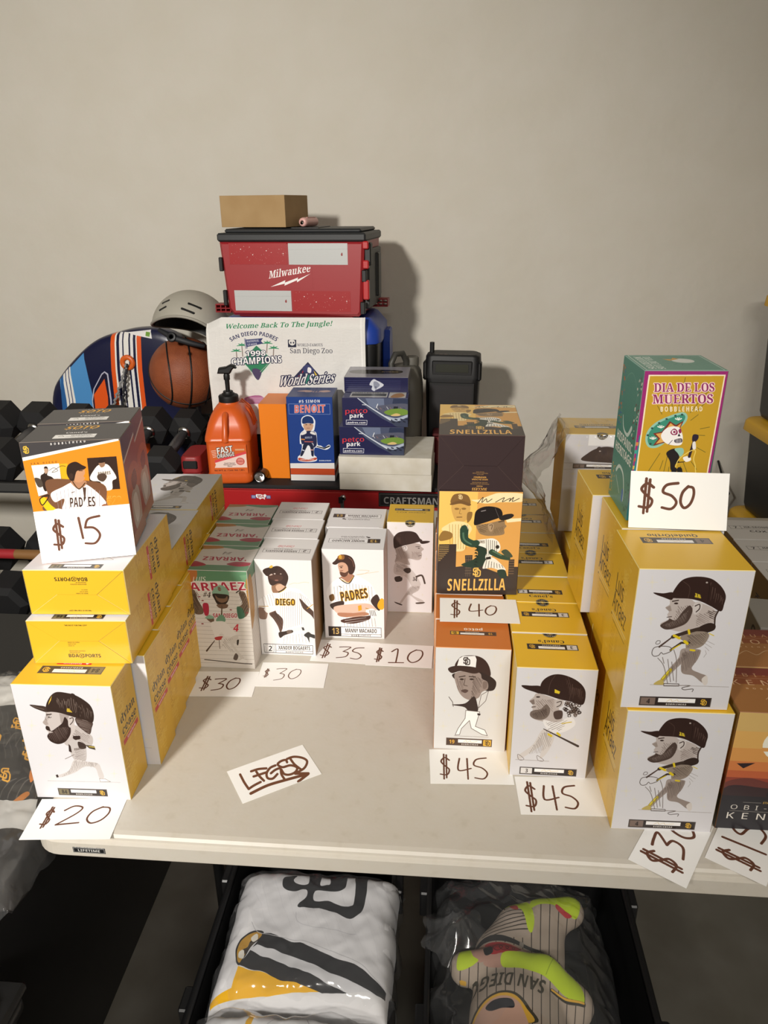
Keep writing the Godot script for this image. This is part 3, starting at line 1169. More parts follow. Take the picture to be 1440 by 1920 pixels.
	c.hatch([985, 740, 1060, 745, 1045, 820, 1000, 800], 25, 13, 6, INK, 24)
	c.L([1068, 742, 1045, 790, 1040, 850], 12, "3b2d27", true)
	c.S([712, 625, 735, 575, 780, 515, 830, 488, 900, 478, 975, 484, 1035, 506, 1095, 562, 1124, 626, 1112, 690, 1087, 746, 1010, 706, 930, 668, 840, 648, 714, 642], "2f1d19")
	c.hatch([1010, 520, 1110, 610, 1100, 700, 1000, 680], 100, 14, 5, "5b4740", 25, 0.6)
	c.L([985, 490, 1000, 560, 985, 680], 3, "1a0f0c", true)
	c.L([800, 515, 850, 560, 838, 645], 3, "54413a", true)
	c.E(980, 524, 9, 7, "a59a94")
	c.S([577, 600, 650, 606, 722, 600, 716, 656, 650, 636, 596, 616], "2f1d19")
	c.P([893, 604, 930, 618, 937, 646, 888, 636], "d9c02f")
	c.hatch([893, 604, 930, 618, 937, 646, 888, 636], 80, 12, 4, INK, 26)
	c.S([900, 900, 930, 862, 1000, 835, 1046, 850, 1035, 890, 960, 912], "2f211c")
	c.S([780, 945, 850, 905, 960, 900, 1000, 930, 960, 1000, 900, 1030, 830, 1030, 820, 985], "8d7f72")
	c.hatch([830, 920, 990, 910, 960, 1000, 840, 1020], 40, 11, 4, "4b3e36", 27)
	c.L([625, 1015, 730, 935], [14, 9], "4b3a33")
	c.L([725, 940, 830, 905, 920, 880], 26, "3a2d26", true)
	c.L([735, 930, 775, 950], 20, "d7bd22")
	c.L([845, 890, 850, 915], 18, "d7bd22")
	c.L([710, 1040, 790, 985, 850, 985], 16, "3a2d26")
	c.L([712, 1040, 780, 1000], 8, "d7bd22")
	c.L([815, 975, 835, 990], 22, "d7bd22")
	c.L([1000, 915, 1035, 932], 6, "d7bd22")
	c.S([800, 1030, 935, 1040, 900, 1085, 800, 1140, 720, 1215, 655, 1288, 632, 1270, 700, 1180, 770, 1100], "9c8f88")
	c.S([805, 1060, 930, 1042, 915, 1110, 870, 1180, 930, 1215, 985, 1240, 985, 1295, 945, 1285, 880, 1235, 800, 1215, 790, 1150], "8f8179")
	c.hatch([800, 1040, 930, 1042, 915, 1110, 870, 1180, 800, 1215, 790, 1120], 80, 10, 3, "4b3e38", 28)
	c.hatch([800, 1060, 770, 1110, 700, 1190, 720, 1210, 850, 1090], 80, 10, 3, "4b3e38", 29)
	c.L([860, 1040, 890, 1044], 14, "d7bd22")
	c.L([712, 1190, 650, 1262], 24, "a8942c")
	c.L([705, 1190, 652, 1255], 8, "e0cc3a")
	c.S([585, 1296, 640, 1262, 664, 1288, 650, 1302], "b9a45a")
	c.S([945, 1262, 985, 1235, 990, 1290, 965, 1308], "cfc7c0")
	for q in [[615, 1100, 660, 1160, 690, 1290], [735, 1040, 755, 1120, 755, 1285], [650, 1095, 662, 1140], [690, 1110, 712, 1280], [720, 1130, 735, 1270]]:
		c.L(q, 5, "6d635e", true)
	c.O([570, 1060, 590, 1020, 660, 1010, 710, 1020, 715, 1045, 690, 1060, 655, 1070, 640, 1058, 620, 1080, 585, 1085], 5, "4e4540", true)
	c.O([598, 985, 612, 968, 632, 972, 625, 990, 604, 994], 4, "4e4540", true)
	c.O([662, 1292, 775, 1296, 775, 1312, 662, 1310], 5, "4e4540")
	c.L([775, 1308, 860, 1310, 800, 1325, 815, 1340, 880, 1335, 875, 1355], 5, "4e4540", true)
	c.L([560, 1300, 1150, 1322], 3, "968c87")
	for k in 5: c.L([960 + k * 4, 960 + k * 28, 1040 - k * 20, 1000 + k * 24], 2.5, "8b817c")
	c.mm()
	c.strip(23, 185, 92, 14.5, "4", "77655c", "2c2321")
	M.arraez = {"all": M.yellow, "front": face_mat(c, 0.32), "edge": mat("e9d48a", 0.45)}
	M.arraez.left = yellow_side(116.5, 203, "Luis", "Arraez", false)
	M.arraez.top = yellow_lid(137, 116.5, "4", "QuidelOrtho", "sansb", "77655c", "2c2321", false, 0.32)

	# --- curly haired batter, 3
	c = cv(116, 198, LINEN, 3.4)
	c.quad([676, 608, 1232, 637, 1143, 1373, 635, 1343])
	c.glint([755, 680, 800, 660, 1115, 675, 1145, 975, 725, 1015, 752, 1042, 950, 1230, 1015, 1200, 1075, 1110], 26)
	c.S([815, 790, 900, 815, 960, 850, 965, 900, 990, 960, 960, 1000, 860, 985, 795, 966, 770, 938, 786, 905, 780, 882, 790, 866, 763, 843, 792, 815], "b5aaa5")
	c.hatch([800, 830, 930, 830, 930, 920, 830, 930], 50, 9, 3, MID, 31)
	c.S([772, 918, 800, 905, 842, 898, 880, 866, 905, 905, 890, 950, 850, 972, 800, 966, 770, 945], "6e6058")
	c.hatch([780, 930, 880, 890, 890, 950, 810, 965], 60, 7, 3, INK, 32)
	c.E(822, 815, 14, 5, INK)
	c.P([763, 842, 795, 830, 800, 862, 785, 868], "7b6d66")
	c.L([780, 885, 805, 882], 5, INK)
	c.S([938, 845, 975, 828, 996, 850, 985, 880, 945, 895], "bdb4b0")
	c.L([950, 855, 980, 848, 975, 872, 950, 885], 5, INK, true)
	var rng := RandomNumberGenerator.new()
	rng.seed = 77
	for i in 46:
		var q := Vector2(rng.randf_range(1000, 1108), rng.randf_range(850, 948))
		if Vector2((q.x - 1052) / 62, (q.y - 900) / 55).length() < 1: c.O([q.x - 10, q.y, q.x, q.y - 10, q.x + 10, q.y, q.x, q.y + 9], 5, ["2f211c", "5d4d45", "2f211c"][i % 3], true)
	c.S([832, 765, 845, 715, 880, 680, 935, 660, 1000, 666, 1075, 698, 1128, 745, 1146, 800, 1126, 872, 1050, 852, 960, 830, 880, 802, 832, 790], "2f1d19")
	c.hatch([1010, 690, 1120, 760, 1130, 850, 1030, 830], 95, 9, 3, "5b4740", 33, 0.6)
	c.L([940, 665, 905, 720, 890, 800], 2.5, "54413a", true)
	c.L([1025, 676, 1045, 760, 1035, 845], 2.5, "54413a", true)
	c.S([709, 733, 770, 736, 838, 742, 836, 790, 790, 778, 730, 756], "2f1d19")
	c.P([935, 762, 972, 780, 966, 796, 934, 788], "d9c02f")
	c.S([858, 975, 950, 990, 1045, 955, 1075, 1010, 990, 1060, 900, 1050], "e4e1e0")
	c.hatch([880, 990, 1040, 970, 980, 1050, 890, 1040], -25, 12, 3, MID, 34)
	c.S([930, 920, 985, 912, 985, 962, 940, 968], "4b3a34")
	c.L([985, 1000, 1050, 990], 6, "cdb23a")
	c.S([855, 1040, 925, 1060, 915, 1100, 860, 1140, 760, 1205, 700, 1238, 690, 1215, 790, 1140], "cdc6c2")
	c.S([875, 1070, 935, 1080, 915, 1150, 872, 1215, 838, 1232, 858, 1150], "cdc6c2")
	c.hatch([855, 1040, 925, 1060, 915, 1150, 860, 1200, 760, 1205, 790, 1140], 70, 9, 2.5, MID, 35)
	c.L([862, 1035, 1095, 1155], [5, 15], "3a2c26")
	c.L([895, 1072, 915, 1084], 14, "d7bd22")
	c.L([955, 1065, 972, 1080], 14, "d7bd22")
	c.O([690, 1205, 728, 1232, 724, 1244, 696, 1240], 3, MID, true)
	c.O([820, 1215, 862, 1244, 855, 1254, 826, 1246], 3, MID, true)
	c.L([675, 1240, 900, 1254], 2.5, "968c87")
	c.mm()
	c.strip(15, 181, 87, 14.0, "3", "d9d5d2", "2c2321")
	M.canet = {"all": M.yellow, "front": face_mat(c, 0.35), "edge": mat("e9d48a", 0.45)}
	M.canet.top = yellow_lid(116, 92, "3", "Canel's", "serifb", "d9d5d2", "2c2321", false, 0.42)

	# --- vintage player, 19
	c = cv(115, 193, "d6d4d2", 3.4)
	c.quad([133, 483, 643, 495, 600, 1187, 115, 1167])
	c.glint([205, 563, 530, 540, 570, 600, 192, 720, 543, 798, 190, 908, 548, 940, 220, 940, 180, 1015, 495, 965], 26)
	c.S([258, 655, 440, 640, 500, 672, 541, 712, 525, 765, 470, 770, 440, 740, 300, 700, 255, 690], "31231e")
	c.S([268, 650, 420, 648, 445, 690, 482, 712, 484, 758, 445, 780, 420, 820, 360, 835, 305, 805, 272, 740], "96867e")
	c.hatch([380, 660, 450, 700, 440, 780, 370, 830], 60, 8, 3, "4b3b34", 41)
	c.hatch([270, 690, 320, 700, 320, 800, 280, 760], 70, 9, 3, "5d4c45", 42)
	c.L([290, 680, 330, 672], 6, INK)
	c.L([358, 676, 400, 678], 6, INK)
	c.E(308, 695, 14, 6, INK)
	c.E(375, 694, 15, 6, INK)
	c.L([330, 690, 322, 735, 345, 740], 5, "5d4c45")
	c.S([302, 772, 330, 762, 352, 772, 330, 788], "54403a")
	c.S([452, 712, 480, 712, 476, 752, 452, 756], "7b6a62")
	c.S([262, 610, 285, 560, 320, 538, 400, 535, 460, 560, 495, 612, 500, 672, 440, 645, 330, 622], "3a2721")
	c.P([290, 556, 316, 540, 398, 536, 408, 560, 400, 632, 275, 608], "e9e7e4")
	c.badge(342, 572, 52, "33241f", 0.13)
	c.S([216, 622, 280, 604, 400, 614, 432, 640, 390, 656, 300, 640, 240, 654], "3a2721")
	c.S([240, 868, 330, 858, 390, 810, 412, 860, 415, 912, 360, 918, 325, 884], "33241f")
	c.L([220, 815, 245, 850, 250, 880], 4, "4b3b34")
	c.O([440, 800, 490, 770, 470, 840, 420, 890], 3, "4b3b34")
	c.P([335, 905, 430, 915, 400, 1015, 465, 1040, 482, 1078, 445, 1070, 372, 1028, 360, 975, 305, 1030, 292, 1072, 262, 1074, 282, 1030, 330, 960], "f0efed")
	c.O([335, 905, 430, 915, 400, 1015, 465, 1040, 482, 1078, 445, 1070, 372, 1028, 360, 975, 305, 1030, 292, 1072, 262, 1074, 282, 1030, 330, 960], 3.5, "5d4f49")
	c.P([414, 924, 436, 928, 432, 940, 414, 938], INK)
	c.L([255, 1080, 490, 1088], 2.5, "968c87")
	c.mm()
	c.strip(20, 170, 74, 15, "19", "4a3428", "e3a93a", "4a3428", "e3b23a", "3a2a20")
	M.orange19 = {"all": M.orange, "front": face_mat(c, 0.4), "edge": mat("e2a06a", 0.5)}
	c = cv(115, 81.5, "c97433")
	c.quad([115, 81.5, 0, 81.5, 0, 0, 115, 0])
	c.strip(20, 37, 73, 11.5, "19", "4a3428", "e3a93a", "4a3428", "e3b23a", "3a2a20")
	c.T("petco", 56, 57.5, 7.2, "f3e9dd", "sansb", {"align": 0.5, "sx": 1.15})
	M.orange19.top = face_mat(c, 0.4)

	# --- throwing pitcher, 34
	c = cv(96, 212, "e3dfe0", 3.4)
	c.quad([812, 265, 1338, 268, 1295, 1320, 800, 1300])
	c.glint([910, 335, 1250, 340, 1215, 380, 1215, 785, 1250, 690, 920, 1020, 1195, 1110], 22)
	c.S([890, 560, 960, 545, 1060, 500, 1180, 520, 1190, 545, 1222, 575, 1195, 605, 1200, 640, 1185, 690, 1140, 705, 1040, 690, 1060, 760, 960, 740, 890, 730, 915, 640], "b3a8a3")
	c.hatch([900, 560, 990, 560, 1020, 700, 900, 720], 70, 9, 3, "6b5d57", 51)
	c.hatch([1080, 600, 1180, 610, 1180, 690, 1080, 690], 60, 8, 3, "7d6f69", 52)
	c.S([975, 545, 1005, 530, 1035, 555, 1025, 595, 990, 600], "d8d2d0")
	c.L([985, 555, 1015, 548, 1018, 575], 5, INK, true)
	c.L([1130, 548, 1175, 545], 6, INK)
	c.E(1165, 565, 12, 5, INK)
	c.L([1160, 655, 1190, 650], 5, INK)
	c.S([878, 500, 885, 440, 930, 390, 1000, 370, 1080, 368, 1140, 390, 1180, 450, 1205, 478, 1100, 510, 1040, 525, 950, 550, 890, 570], "32211d")
	c.hatch([890, 440, 960, 400, 960, 540, 900, 550], 85, 9, 3, "5b4740", 53, 0.6)
	c.L([1030, 372, 1000, 430, 1020, 530], 3, "1d120f", true)
	c.S([1180, 485, 1240, 478, 1294, 482, 1270, 502, 1200, 514], "32211d")
	c.S([900, 730, 990, 745, 1090, 830, 1170, 960, 1165, 1010, 1085, 1020, 1010, 900, 880, 860], "c9c2bf")
	c.hatch([890, 740, 1000, 760, 1080, 840, 900, 850], 30, 12, 3, MID, 54)
	c.S([985, 825, 1010, 800, 1060, 800, 1068, 840, 1030, 860], "3a2c26")
	c.S([885, 905, 960, 895, 965, 945, 900, 958], "3a2c26")
	c.L([960, 895, 1000, 870], 22, "d5cfcc")
	c.L([1130, 900, 1195, 885, 1225, 975], 20, "4a3b34", true)
	c.T("34", 1085, 945, 42, INK, "sansb", {"ang": 8.0, "sx": 0.8})
	c.S([1070, 1010, 1165, 1010, 1150, 1060, 1080, 1110, 1190, 1170, 1215, 1205, 1150, 1190, 1060, 1120, 1020, 1120, 960, 1200, 935, 1200, 1010, 1090], "c4bcb9")
	c.hatch([1070, 1010, 1165, 1010, 1150, 1060, 1080, 1110, 1010, 1110], 60, 9, 3, MID, 55)
	c.S([880, 1190, 960, 1220, 950, 1230, 890, 1205], "33241f")
	c.S([1120, 1200, 1215, 1195, 1200, 1212, 1130, 1216], "54443d")
	M.cox = {"all": M.yellow, "front": face_mat(c, 0.4), "edge": mat("e9d48a", 0.45)}
	c = cv(96, 98, "e6b82c")
	c.strip(12, 24, 76, 12, "34", "8a7d73", "2c2321")
	c.T("COX mobile", 48, 48, 6.0, "5a4a28", "sans", {"align": 0.5, "fit": 64.0})
	c.L([10, 68, 88, 66], 0.5, "d8ad1c")
	M.cox.top = face_mat(c, 0.35)

	# --- bagged box: white front with the crown of a cap
	c = cv(137, 203, LINEN)
	c.R(43, 0, 92, 22, "f3f2f1")
	c.L([43, 0, 43, 22], 0.4, "b9b5b2")
	c.L([92, 0, 92, 22], 0.4, "b9b5b2")
	c.glint([26, 22, 112, 24, 20, 80], 8)
	c.S([34, 52, 44, 38, 62, 27, 84, 24, 106, 32, 120, 46, 126, 56, 80, 56], "33201b")
	c.E(65, 27, 4, 3, "33201b")
	c.hatch([60, 34, 96, 30, 116, 50, 60, 54], 85, 2.5, 0.8, "54413a", 61, 0.6)
	c.E(67, 33, 2.0, 1.4, "b9ada6")
	c.L([0, 58, 137, 57], 0.8, "aaa5a1")
	c.strip(18, 59, 100, 10, "4", "77655c", "2c2321")
	c.L([0, 71, 137, 70], 0.6, "aaa5a1")
	c.S([40, 72, 50, 76, 84, 80, 92, 84, 104, 78, 126, 74, 130, 96, 84, 98, 60, 96], "a1958f")
	M.bagged = {"all": M.yellow, "front": face_mat(c, 0.35), "edge": mat("e9d48a", 0.45)}
	M.bagged.top = yellow_lid(137, 116.5, "4", "QuidelOrtho", "sansb", "77655c", "2c2321", false, 0.6)


func art_white():
	# --- green and red splashed box
	var c := cv(109, 208, "dcd6ce", 3.4)
	c.quad([78, 395, 1020, 350, 1085, 1815, 235, 1805])
	c.P([0, 300, 1100, 300, 1100, 500, 700, 520, 420, 540, 60, 560], "5d8a68")
	c.P([900, 420, 1100, 380, 1110, 700, 1000, 660, 960, 520], "6f9a78")
	c.S([60, 380, 200, 370, 220, 470, 160, 560, 60, 560], "b5703a")
	c.S([1000, 520, 1060, 480, 1080, 900, 1030, 880], "b98a45")
	for k in 21: c.L([60, 590 + k * 58, 1110, 580 + k * 58], 4, "a79f97")
	c.T("ARRAEZ", 112, 712, 125, "f0ebe4", "sansb", {"ang": -4.5, "fit": 900.0, "skew": -0.12, "edge": [16.0, "f0ebe4"]})
	c.T("ARRAEZ", 112, 712, 125, "b02a44", "sansb", {"ang": -4.5, "fit": 900.0, "skew": -0.12})
	c.T("LUIS", 145, 565, 72, "efe9e2", "sans", {"ang": -4.0, "skew": 0.25})
	c.T("#4", 300, 790, 80, "3a2d28", "serifb", {"skew": 0.2})
	# raised arms
	c.S([110, 720, 180, 700, 230, 850, 300, 960, 300, 1040, 190, 1050, 140, 950], "6e5a49")
	c.S([880, 690, 970, 670, 1020, 800, 1035, 960, 960, 1060, 860, 1030, 840, 930, 930, 850], "6e5a49")
	c.S([300, 900, 385, 890, 390, 1040, 330, 1060], "b02a44")
	c.S([840, 910, 930, 930, 960, 1050, 890, 1090, 850, 1060], "3f6b52")
	c.hatch([120, 720, 220, 720, 300, 960, 200, 1040], 60, 22, 8, "30241e", 61)
	c.hatch([880, 690, 990, 690, 1030, 940, 930, 1050], 120, 22, 8, "30241e", 62)
	c.L([840, 690, 880, 660], 16, "2b201b")
	c.L([900, 680, 900, 640], 14, "2b201b")
	# big helmeted head
	c.S([455, 735, 480, 650, 560, 597, 630, 597, 700, 655, 715, 742, 590, 728], "86ab92")
	c.badge(570, 650, 56, "7a3b2b", 0.14)
	c.S([458, 735, 590, 726, 715, 742, 700, 830, 650, 885, 590, 905, 525, 880, 490, 820], "2b1f1a")
	c.S([500, 750, 550, 790, 650, 790, 690, 750, 690, 820, 600, 860, 520, 820], "7c5f49")
	c.S([525, 890, 690, 880, 680, 930, 600, 950, 540, 930], "6e5443")
	c.T("SAN DIEGO", 450, 1092, 62, "b02a44", "sansb", {"fit": 390.0, "ang": -3.0, "skew": 0.1})
	c.L([600, 910, 590, 1060], [14, 26], "5a4636")
	c.S([560, 1050, 620, 1050, 650, 1130, 560, 1170, 500, 1130], "6b9377")
	# running figure
	c.S([345, 1090, 400, 1055, 460, 1090, 470, 1140, 430, 1165, 370, 1130], "6b5545")
	c.S([330, 1105, 400, 1058, 470, 1080, 440, 1110], "86ab92")
	c.S([420, 1170, 540, 1140, 640, 1150, 760, 1260, 815, 1330, 780, 1380, 640, 1370, 580, 1300, 500, 1390, 450, 1300], "e2ddd6")
	c.S([480, 1380, 590, 1360, 600, 1400, 520, 1420, 480, 1410], "b03a3a")
	c.L([345, 1580, 470, 1430], [24, 10], "4b3628")
	c.L([540, 1420, 548, 1540], 10, "5f5148")
	c.S([600, 1370, 780, 1370, 760, 1400, 660, 1470, 800, 1590, 820, 1640, 770, 1640, 600, 1520, 570, 1480], "dad4cc")
	c.S([700, 1390, 830, 1330, 830, 1420, 760, 1470, 860, 1600, 920, 1660, 880, 1690, 780, 1560, 720, 1480], "cfc8bf")
	c.hatch([620, 1380, 760, 1390, 660, 1470, 800, 1600, 700, 1580, 580, 1490], 50, 22, 6, "8e837a", 63)
	c.S([750, 1680, 790, 1600, 830, 1640, 800, 1700], "5f5148")
	c.S([850, 1720, 890, 1680, 960, 1700, 940, 1730], "e6e1da")
	c.T("4", 760, 1280, 110, "c3293c", "sansb", {"skew": 0.2})
	c.S([820, 1410, 850, 1405, 835, 1480, 815, 1470], "33281f")
	c.L([310, 1705, 900, 1745, 1040, 1748], 12, "4b423a")
	for q in [[250, 790], [300, 845], [740, 960], [290, 1190], [1000, 990]]: c.E(q[0], q[1], 20, 9, "8c3a40")
	M.arraez_green = {"all": mat("cfc9c0", 0.5), "front": face_mat(c, 0.45), "edge": mat("cfc9c0", 0.5)}
	c = cv(109, 104, "d6d0c8")
	c.quad([109, 104, 0, 104, 0, 0, 109, 0])
	c.R(0, 0, 109, 22, "6a9273")
	c.S([0, 96, 30, 88, 70, 96, 109, 90, 109, 104, 0, 104], "6a9273")
	c.S([0, 24, 20, 18, 44, 26, 30, 36, 0, 34], "a9384a")
	c.S([82, 20, 109, 14, 109, 34, 96, 32], "a9384a")
	c.S([70, 94, 109, 88, 109, 104, 80, 104], "b07a42")
	for k in 9: c.L([0, 30 + k * 7.5, 109, 30 + k * 7.5], 0.5, "b5ada4")
	c.T("'ARRAEZ", 12, 56, 15, "a92d45", "sansb", {"fit": 86.0, "skew": -0.15})
	c.T("#4", 46, 78, 11, "5a4e46", "serif", {"skew": 0.3})
	M.arraez_green.top = face_mat(c, 0.45)
	c = cv(104, 208, "d3cdc4")
	c.R(0, 0, 104, 26, "6a9273")
	c.S([0, 24, 24, 20, 30, 90, 8, 120, 0, 110], "b98a45")
	for k in 22: c.L([0, 34 + k * 8, 104, 34 + k * 8], 0.5, "aaa29a")
	M.arraez_green.right = face_mat(c, 0.45)

	# --- batter 2
	c = cv(108, 208, "e4e1df", 3.4)
	c.quad([125, 395, 1022, 410, 1050, 1860, 195, 1825])
	for k in 15: c.L([160 + k * 62, 400, 190 + k * 60, 1840], 2, "dcd8d6")
	c.S([400, 760, 600, 760, 590, 830, 500, 890, 400, 890], "8f6a52")
	c.S([450, 790, 540, 760, 590, 800, 520, 860, 470, 860], "cba88f")
	c.S([330, 640, 360, 560, 480, 490, 580, 530, 640, 610, 652, 680, 620, 770, 590, 790, 500, 750, 400, 785, 350, 750], "3a2722")
	c.S([345, 630, 420, 620, 560, 640, 550, 700, 470, 720, 400, 700, 345, 670], "4a322a")
	c.E(375, 622, 34, 12, "b9a49a", -12)
	c.E(440, 607, 14, 9, "cfc2bb")
	c.E(535, 608, 14, 9, "a08d84")
	c.E(465, 705, 30, 10, "8d6156")
	c.S([252, 562, 300, 525, 400, 505, 490, 490, 470, 560, 390, 600, 330, 645, 280, 615], "33241f")
	c.S([360, 500, 400, 478, 415, 505, 390, 522, 362, 520], "d0a83f")
	c.S([170, 1020, 260, 950, 380, 900, 500, 890, 610, 820, 780, 830, 870, 890, 960, 980, 1040, 1070, 940, 1140, 860, 1090, 820, 1240, 850, 1390, 690, 1440, 500, 1490, 440, 1300, 340, 1210, 260, 1110, 165, 1110], "f1efee")
	for k in 11: c.L([520 + k * 33, 870 + absf(k - 5) * 8, 500 + k * 34, 1470 - k * 10], 4.5, "8b817d")
	for k in 5: c.L([230 + k * 40, 960 - k * 15, 260 + k * 45, 1090], 4.5, "8b817d")
	for k in 4: c.L([830 + k * 38, 900 + k * 25, 880 + k * 42, 1050 + k * 12], 4.5, "8b817d")
	c.L([490, 885, 560, 850, 610, 810], 16, "2c211c", true)
	c.L([500, 892, 570, 858, 616, 815], 7, "d8ab2c", true)
	c.T("DIEGO", 430, 1080, 95, "3a281d", "sansb", {"fit": 320.0, "ang": 1.0, "edge": [14.0, "d9a92f"]})
	c.S([330, 1210, 420, 1150, 450, 1200, 540, 1290, 540, 1400, 500, 1500, 460, 1400, 400, 1300], "5b4237")
	c.hatch([340, 1210, 430, 1160, 540, 1300, 520, 1450], 60, 22, 9, "2b1d18", 71)
	c.S([165, 1120, 260, 1130, 330, 1160, 310, 1200, 280, 1290, 190, 1290, 165, 1240], "8c6f5e")
	c.S([250, 1140, 350, 1120, 470, 1140, 360, 1190, 300, 1200], "efe9e5")
	c.L([170, 1100, 320, 1100], 9, "b58a2c")
	c.S([820, 980, 930, 1080, 1050, 1200, 1080, 1350, 1000, 1240, 900, 1160, 860, 1110], "4b352c")
	c.L([935, 1135, 1030, 1070], 10, "c9962c")
	c.S([470, 1500, 560, 1480, 680, 1460, 690, 1500, 560, 1540, 490, 1580], "33241f")
	c.S([600, 1470, 660, 1460, 680, 1500, 610, 1520], "6b5a50")
	c.S([490, 1600, 580, 1540, 700, 1500, 840, 1470, 930, 1540, 960, 1640, 940, 1670, 480, 1660], "f1efee")
	for k in 9: c.L([560 + k * 46, 1550 - k * 6, 540 + k * 52, 1665], 4.5, "8b817d")
	c.S([870, 1540, 940, 1490, 990, 1520, 1050, 1540, 1040, 1590, 960, 1570, 955, 1650, 920, 1580], "33302e")
	c.P([835, 1420, 870, 1420, 885, 1465, 850, 1465], "33302e")
	c.L([660, 770, 740, 745, 800, 750, 900, 730, 980, 740], 3, "c9ac6a", true)
	c.R(228, 1668, 1006, 1815, "f3f1f0")
	c.O([228, 1668, 1006, 1700, 1006, 1830, 236, 1800], 7, "2c2422")
	for k in 8: c.L([250 + k * 20, 1670, 252 + k * 20, 1800], 4, "4b423e")
	c.R(290, 1690, 360, 1785, "f3f1f0")
	c.L([414, 1678, 416, 1808], 6, "2c2422")
	c.L([416, 1768, 1004, 1790], 5, "2c2422")
	c.T("2", 298, 1780, 78, "2c2422", "sansb")
	c.T("XANDER BOGAERTS", 455, 1755, 56, "2c2422", "sansb", {"fit": 510.0, "ang": 1.6})
	c.T("BOBBLEHEAD", 570, 1805, 20, "2c2422", "sansb", {"fit": 280.0, "gap": 8.0, "ang": 1.6})
	M.bogaerts = {"all": M.white, "front": face_mat(c, 0.35), "edge": M.white}
	M.bogaerts.right = mat("8a6a3c", 0.5)
	c = cv(108, 94.5, "e2dfdd")
	c.quad([108, 94.5, 0, 94.5, 0, 0, 108, 0])
	c.O([8, 31, 100, 31, 100, 48, 8, 48], 0.7, "2c2422")
	for k in 6: c.L([10 + k * 3, 31, 10 + k * 3, 48], 0.4, "4b423e")
	c.R(15, 33, 22, 46, "e2dfdd")
	c.T("2", 18.5, 45, 10, "2c2422", "sansb", {"align": 0.5})
	c.L([29, 31, 29, 48], 0.6, "2c2422")
	c.T("XANDER BOGAERTS", 33, 40.5, 7.0, "2c2422", "sansb", {"fit": 62.0})
	c.L([29, 42.5, 100, 42.5], 0.5, "2c2422")
	c.T("BOBBLEHEAD", 44, 47, 2.6, "2c2422", "sansb", {"fit": 36.0, "gap": 1.0})
	c.T("Coca-Cola", 42, 63, 9, "c8323a", "serif", {"skew": 0.35, "fit": 32.0})
	M.bogaerts.top = face_mat(c, 0.35)

	# --- batter 13
	c = cv(121, 200, "e5e3e3", 3.4)
	c.quad([80, 610, 790, 620, 775, 1610, 95, 1600])
	c.S([275, 930, 330, 900, 400, 880, 445, 900, 440, 950, 390, 980, 320, 960], "a9775f")
	c.S([262, 780, 300, 750, 370, 760, 390, 800, 395, 870, 340, 915, 290, 900, 275, 850], "c99f86")
	c.S([285, 860, 340, 870, 380, 850, 370, 895, 330, 918, 292, 900], "5a382b")
	c.L([280, 800, 320, 795], 6, "33211c")
	c.E(300, 812, 12, 6, "33211c")
	c.L([286, 848, 318, 846], 6, "6e2f28")
	c.S([200, 760, 230, 735, 270, 690, 300, 668, 370, 672, 430, 705, 460, 780, 455, 840, 425, 885, 385, 875, 375, 800, 340, 760, 290, 755, 240, 780, 205, 775], "3a231c")
	c.S([262, 690, 300, 670, 340, 680, 330, 720, 270, 725], "8a5a2a")
	c.badge(293, 693, 40, "e0b23a", 0.13)
	c.L([390, 700, 430, 740, 445, 800], 7, "7b584a", true)
	c.S([120, 1110, 150, 1020, 230, 950, 290, 930, 390, 980, 450, 900, 560, 940, 640, 1000, 690, 1110, 650, 1150, 600, 1170, 620, 1470, 400, 1480, 300, 1470, 300, 1300, 250, 1240, 170, 1220], "f4f2f1")
	for k in 13: c.L([210 + k * 36, 990 + absf(k - 6) * 6, 220 + k * 36, 1180], 4, "8b817d")
	for k in 11: c.L([310 + k * 36, 1380, 320 + k * 36, 1475], 4, "8b817d")
	c.L([275, 930, 330, 975, 390, 985, 445, 905], 10, "33241f", true)
	c.L([282, 938, 335, 965, 385, 972, 438, 910], 5, "d8ab2c", true)
	c.L([265, 1020, 300, 1035], 6, "33241f")
	c.T("PADRES", 285, 1195, 105, "4a2f1c", "sansb", {"fit": 325.0, "ang": -9.0, "edge": [12.0, "e0b03a"]})
	c.S([150, 1130, 200, 1110, 210, 1170, 165, 1190], "6b4a1f")
	c.S([160, 1225, 305, 1185, 310, 1240, 210, 1290], "3a2721")
	c.S([210, 1250, 480, 1215, 620, 1220, 690, 1290, 560, 1310, 400, 1320, 250, 1330], "d9b7a3")
	c.S([630, 1180, 700, 1110, 740, 1190, 730, 1290, 680, 1260], "3a2721")
	c.S([705, 1225, 750, 1155, 785, 1180, 775, 1270, 725, 1275], "e0a51f")
	c.P([480, 1240, 520, 1230, 525, 1285, 485, 1300], "d99a1d")
	c.L([570, 1265, 625, 1280], 9, "b98a2a")
	c.S([570, 1290, 650, 1270, 690, 1310, 650, 1370, 600, 1350], "efedec")
	for k in 4: c.L([615 + k * 18, 1290, 625 + k * 20, 1350], 6, "33241f")
	c.S([250, 1320, 420, 1320, 560, 1310, 600, 1340, 420, 1370, 270, 1360], "b07a5d")
	c.S([285, 1400, 420, 1370, 560, 1355, 620, 1350, 600, 1395, 430, 1440, 300, 1430], "4a2c22")
	c.hatch([300, 1370, 560, 1340, 600, 1400, 310, 1440], -8, 26, 4, "e7e2df", 81, 0.9)
	c.L([500, 840, 620, 845, 560, 880, 480, 890, 730, 855], 3, "cbb27c", true)
	c.R(132, 1475, 742, 1590, "f4f2f1")
	c.O([132, 1475, 742, 1487, 742, 1592, 135, 1580], 5, "2c2422")
	c.P([132, 1475, 278, 1478, 278, 1585, 135, 1580], "2c211c")
	c.T("13", 168, 1560, 68, "c9a763", "sansb", {"sx": 0.85})
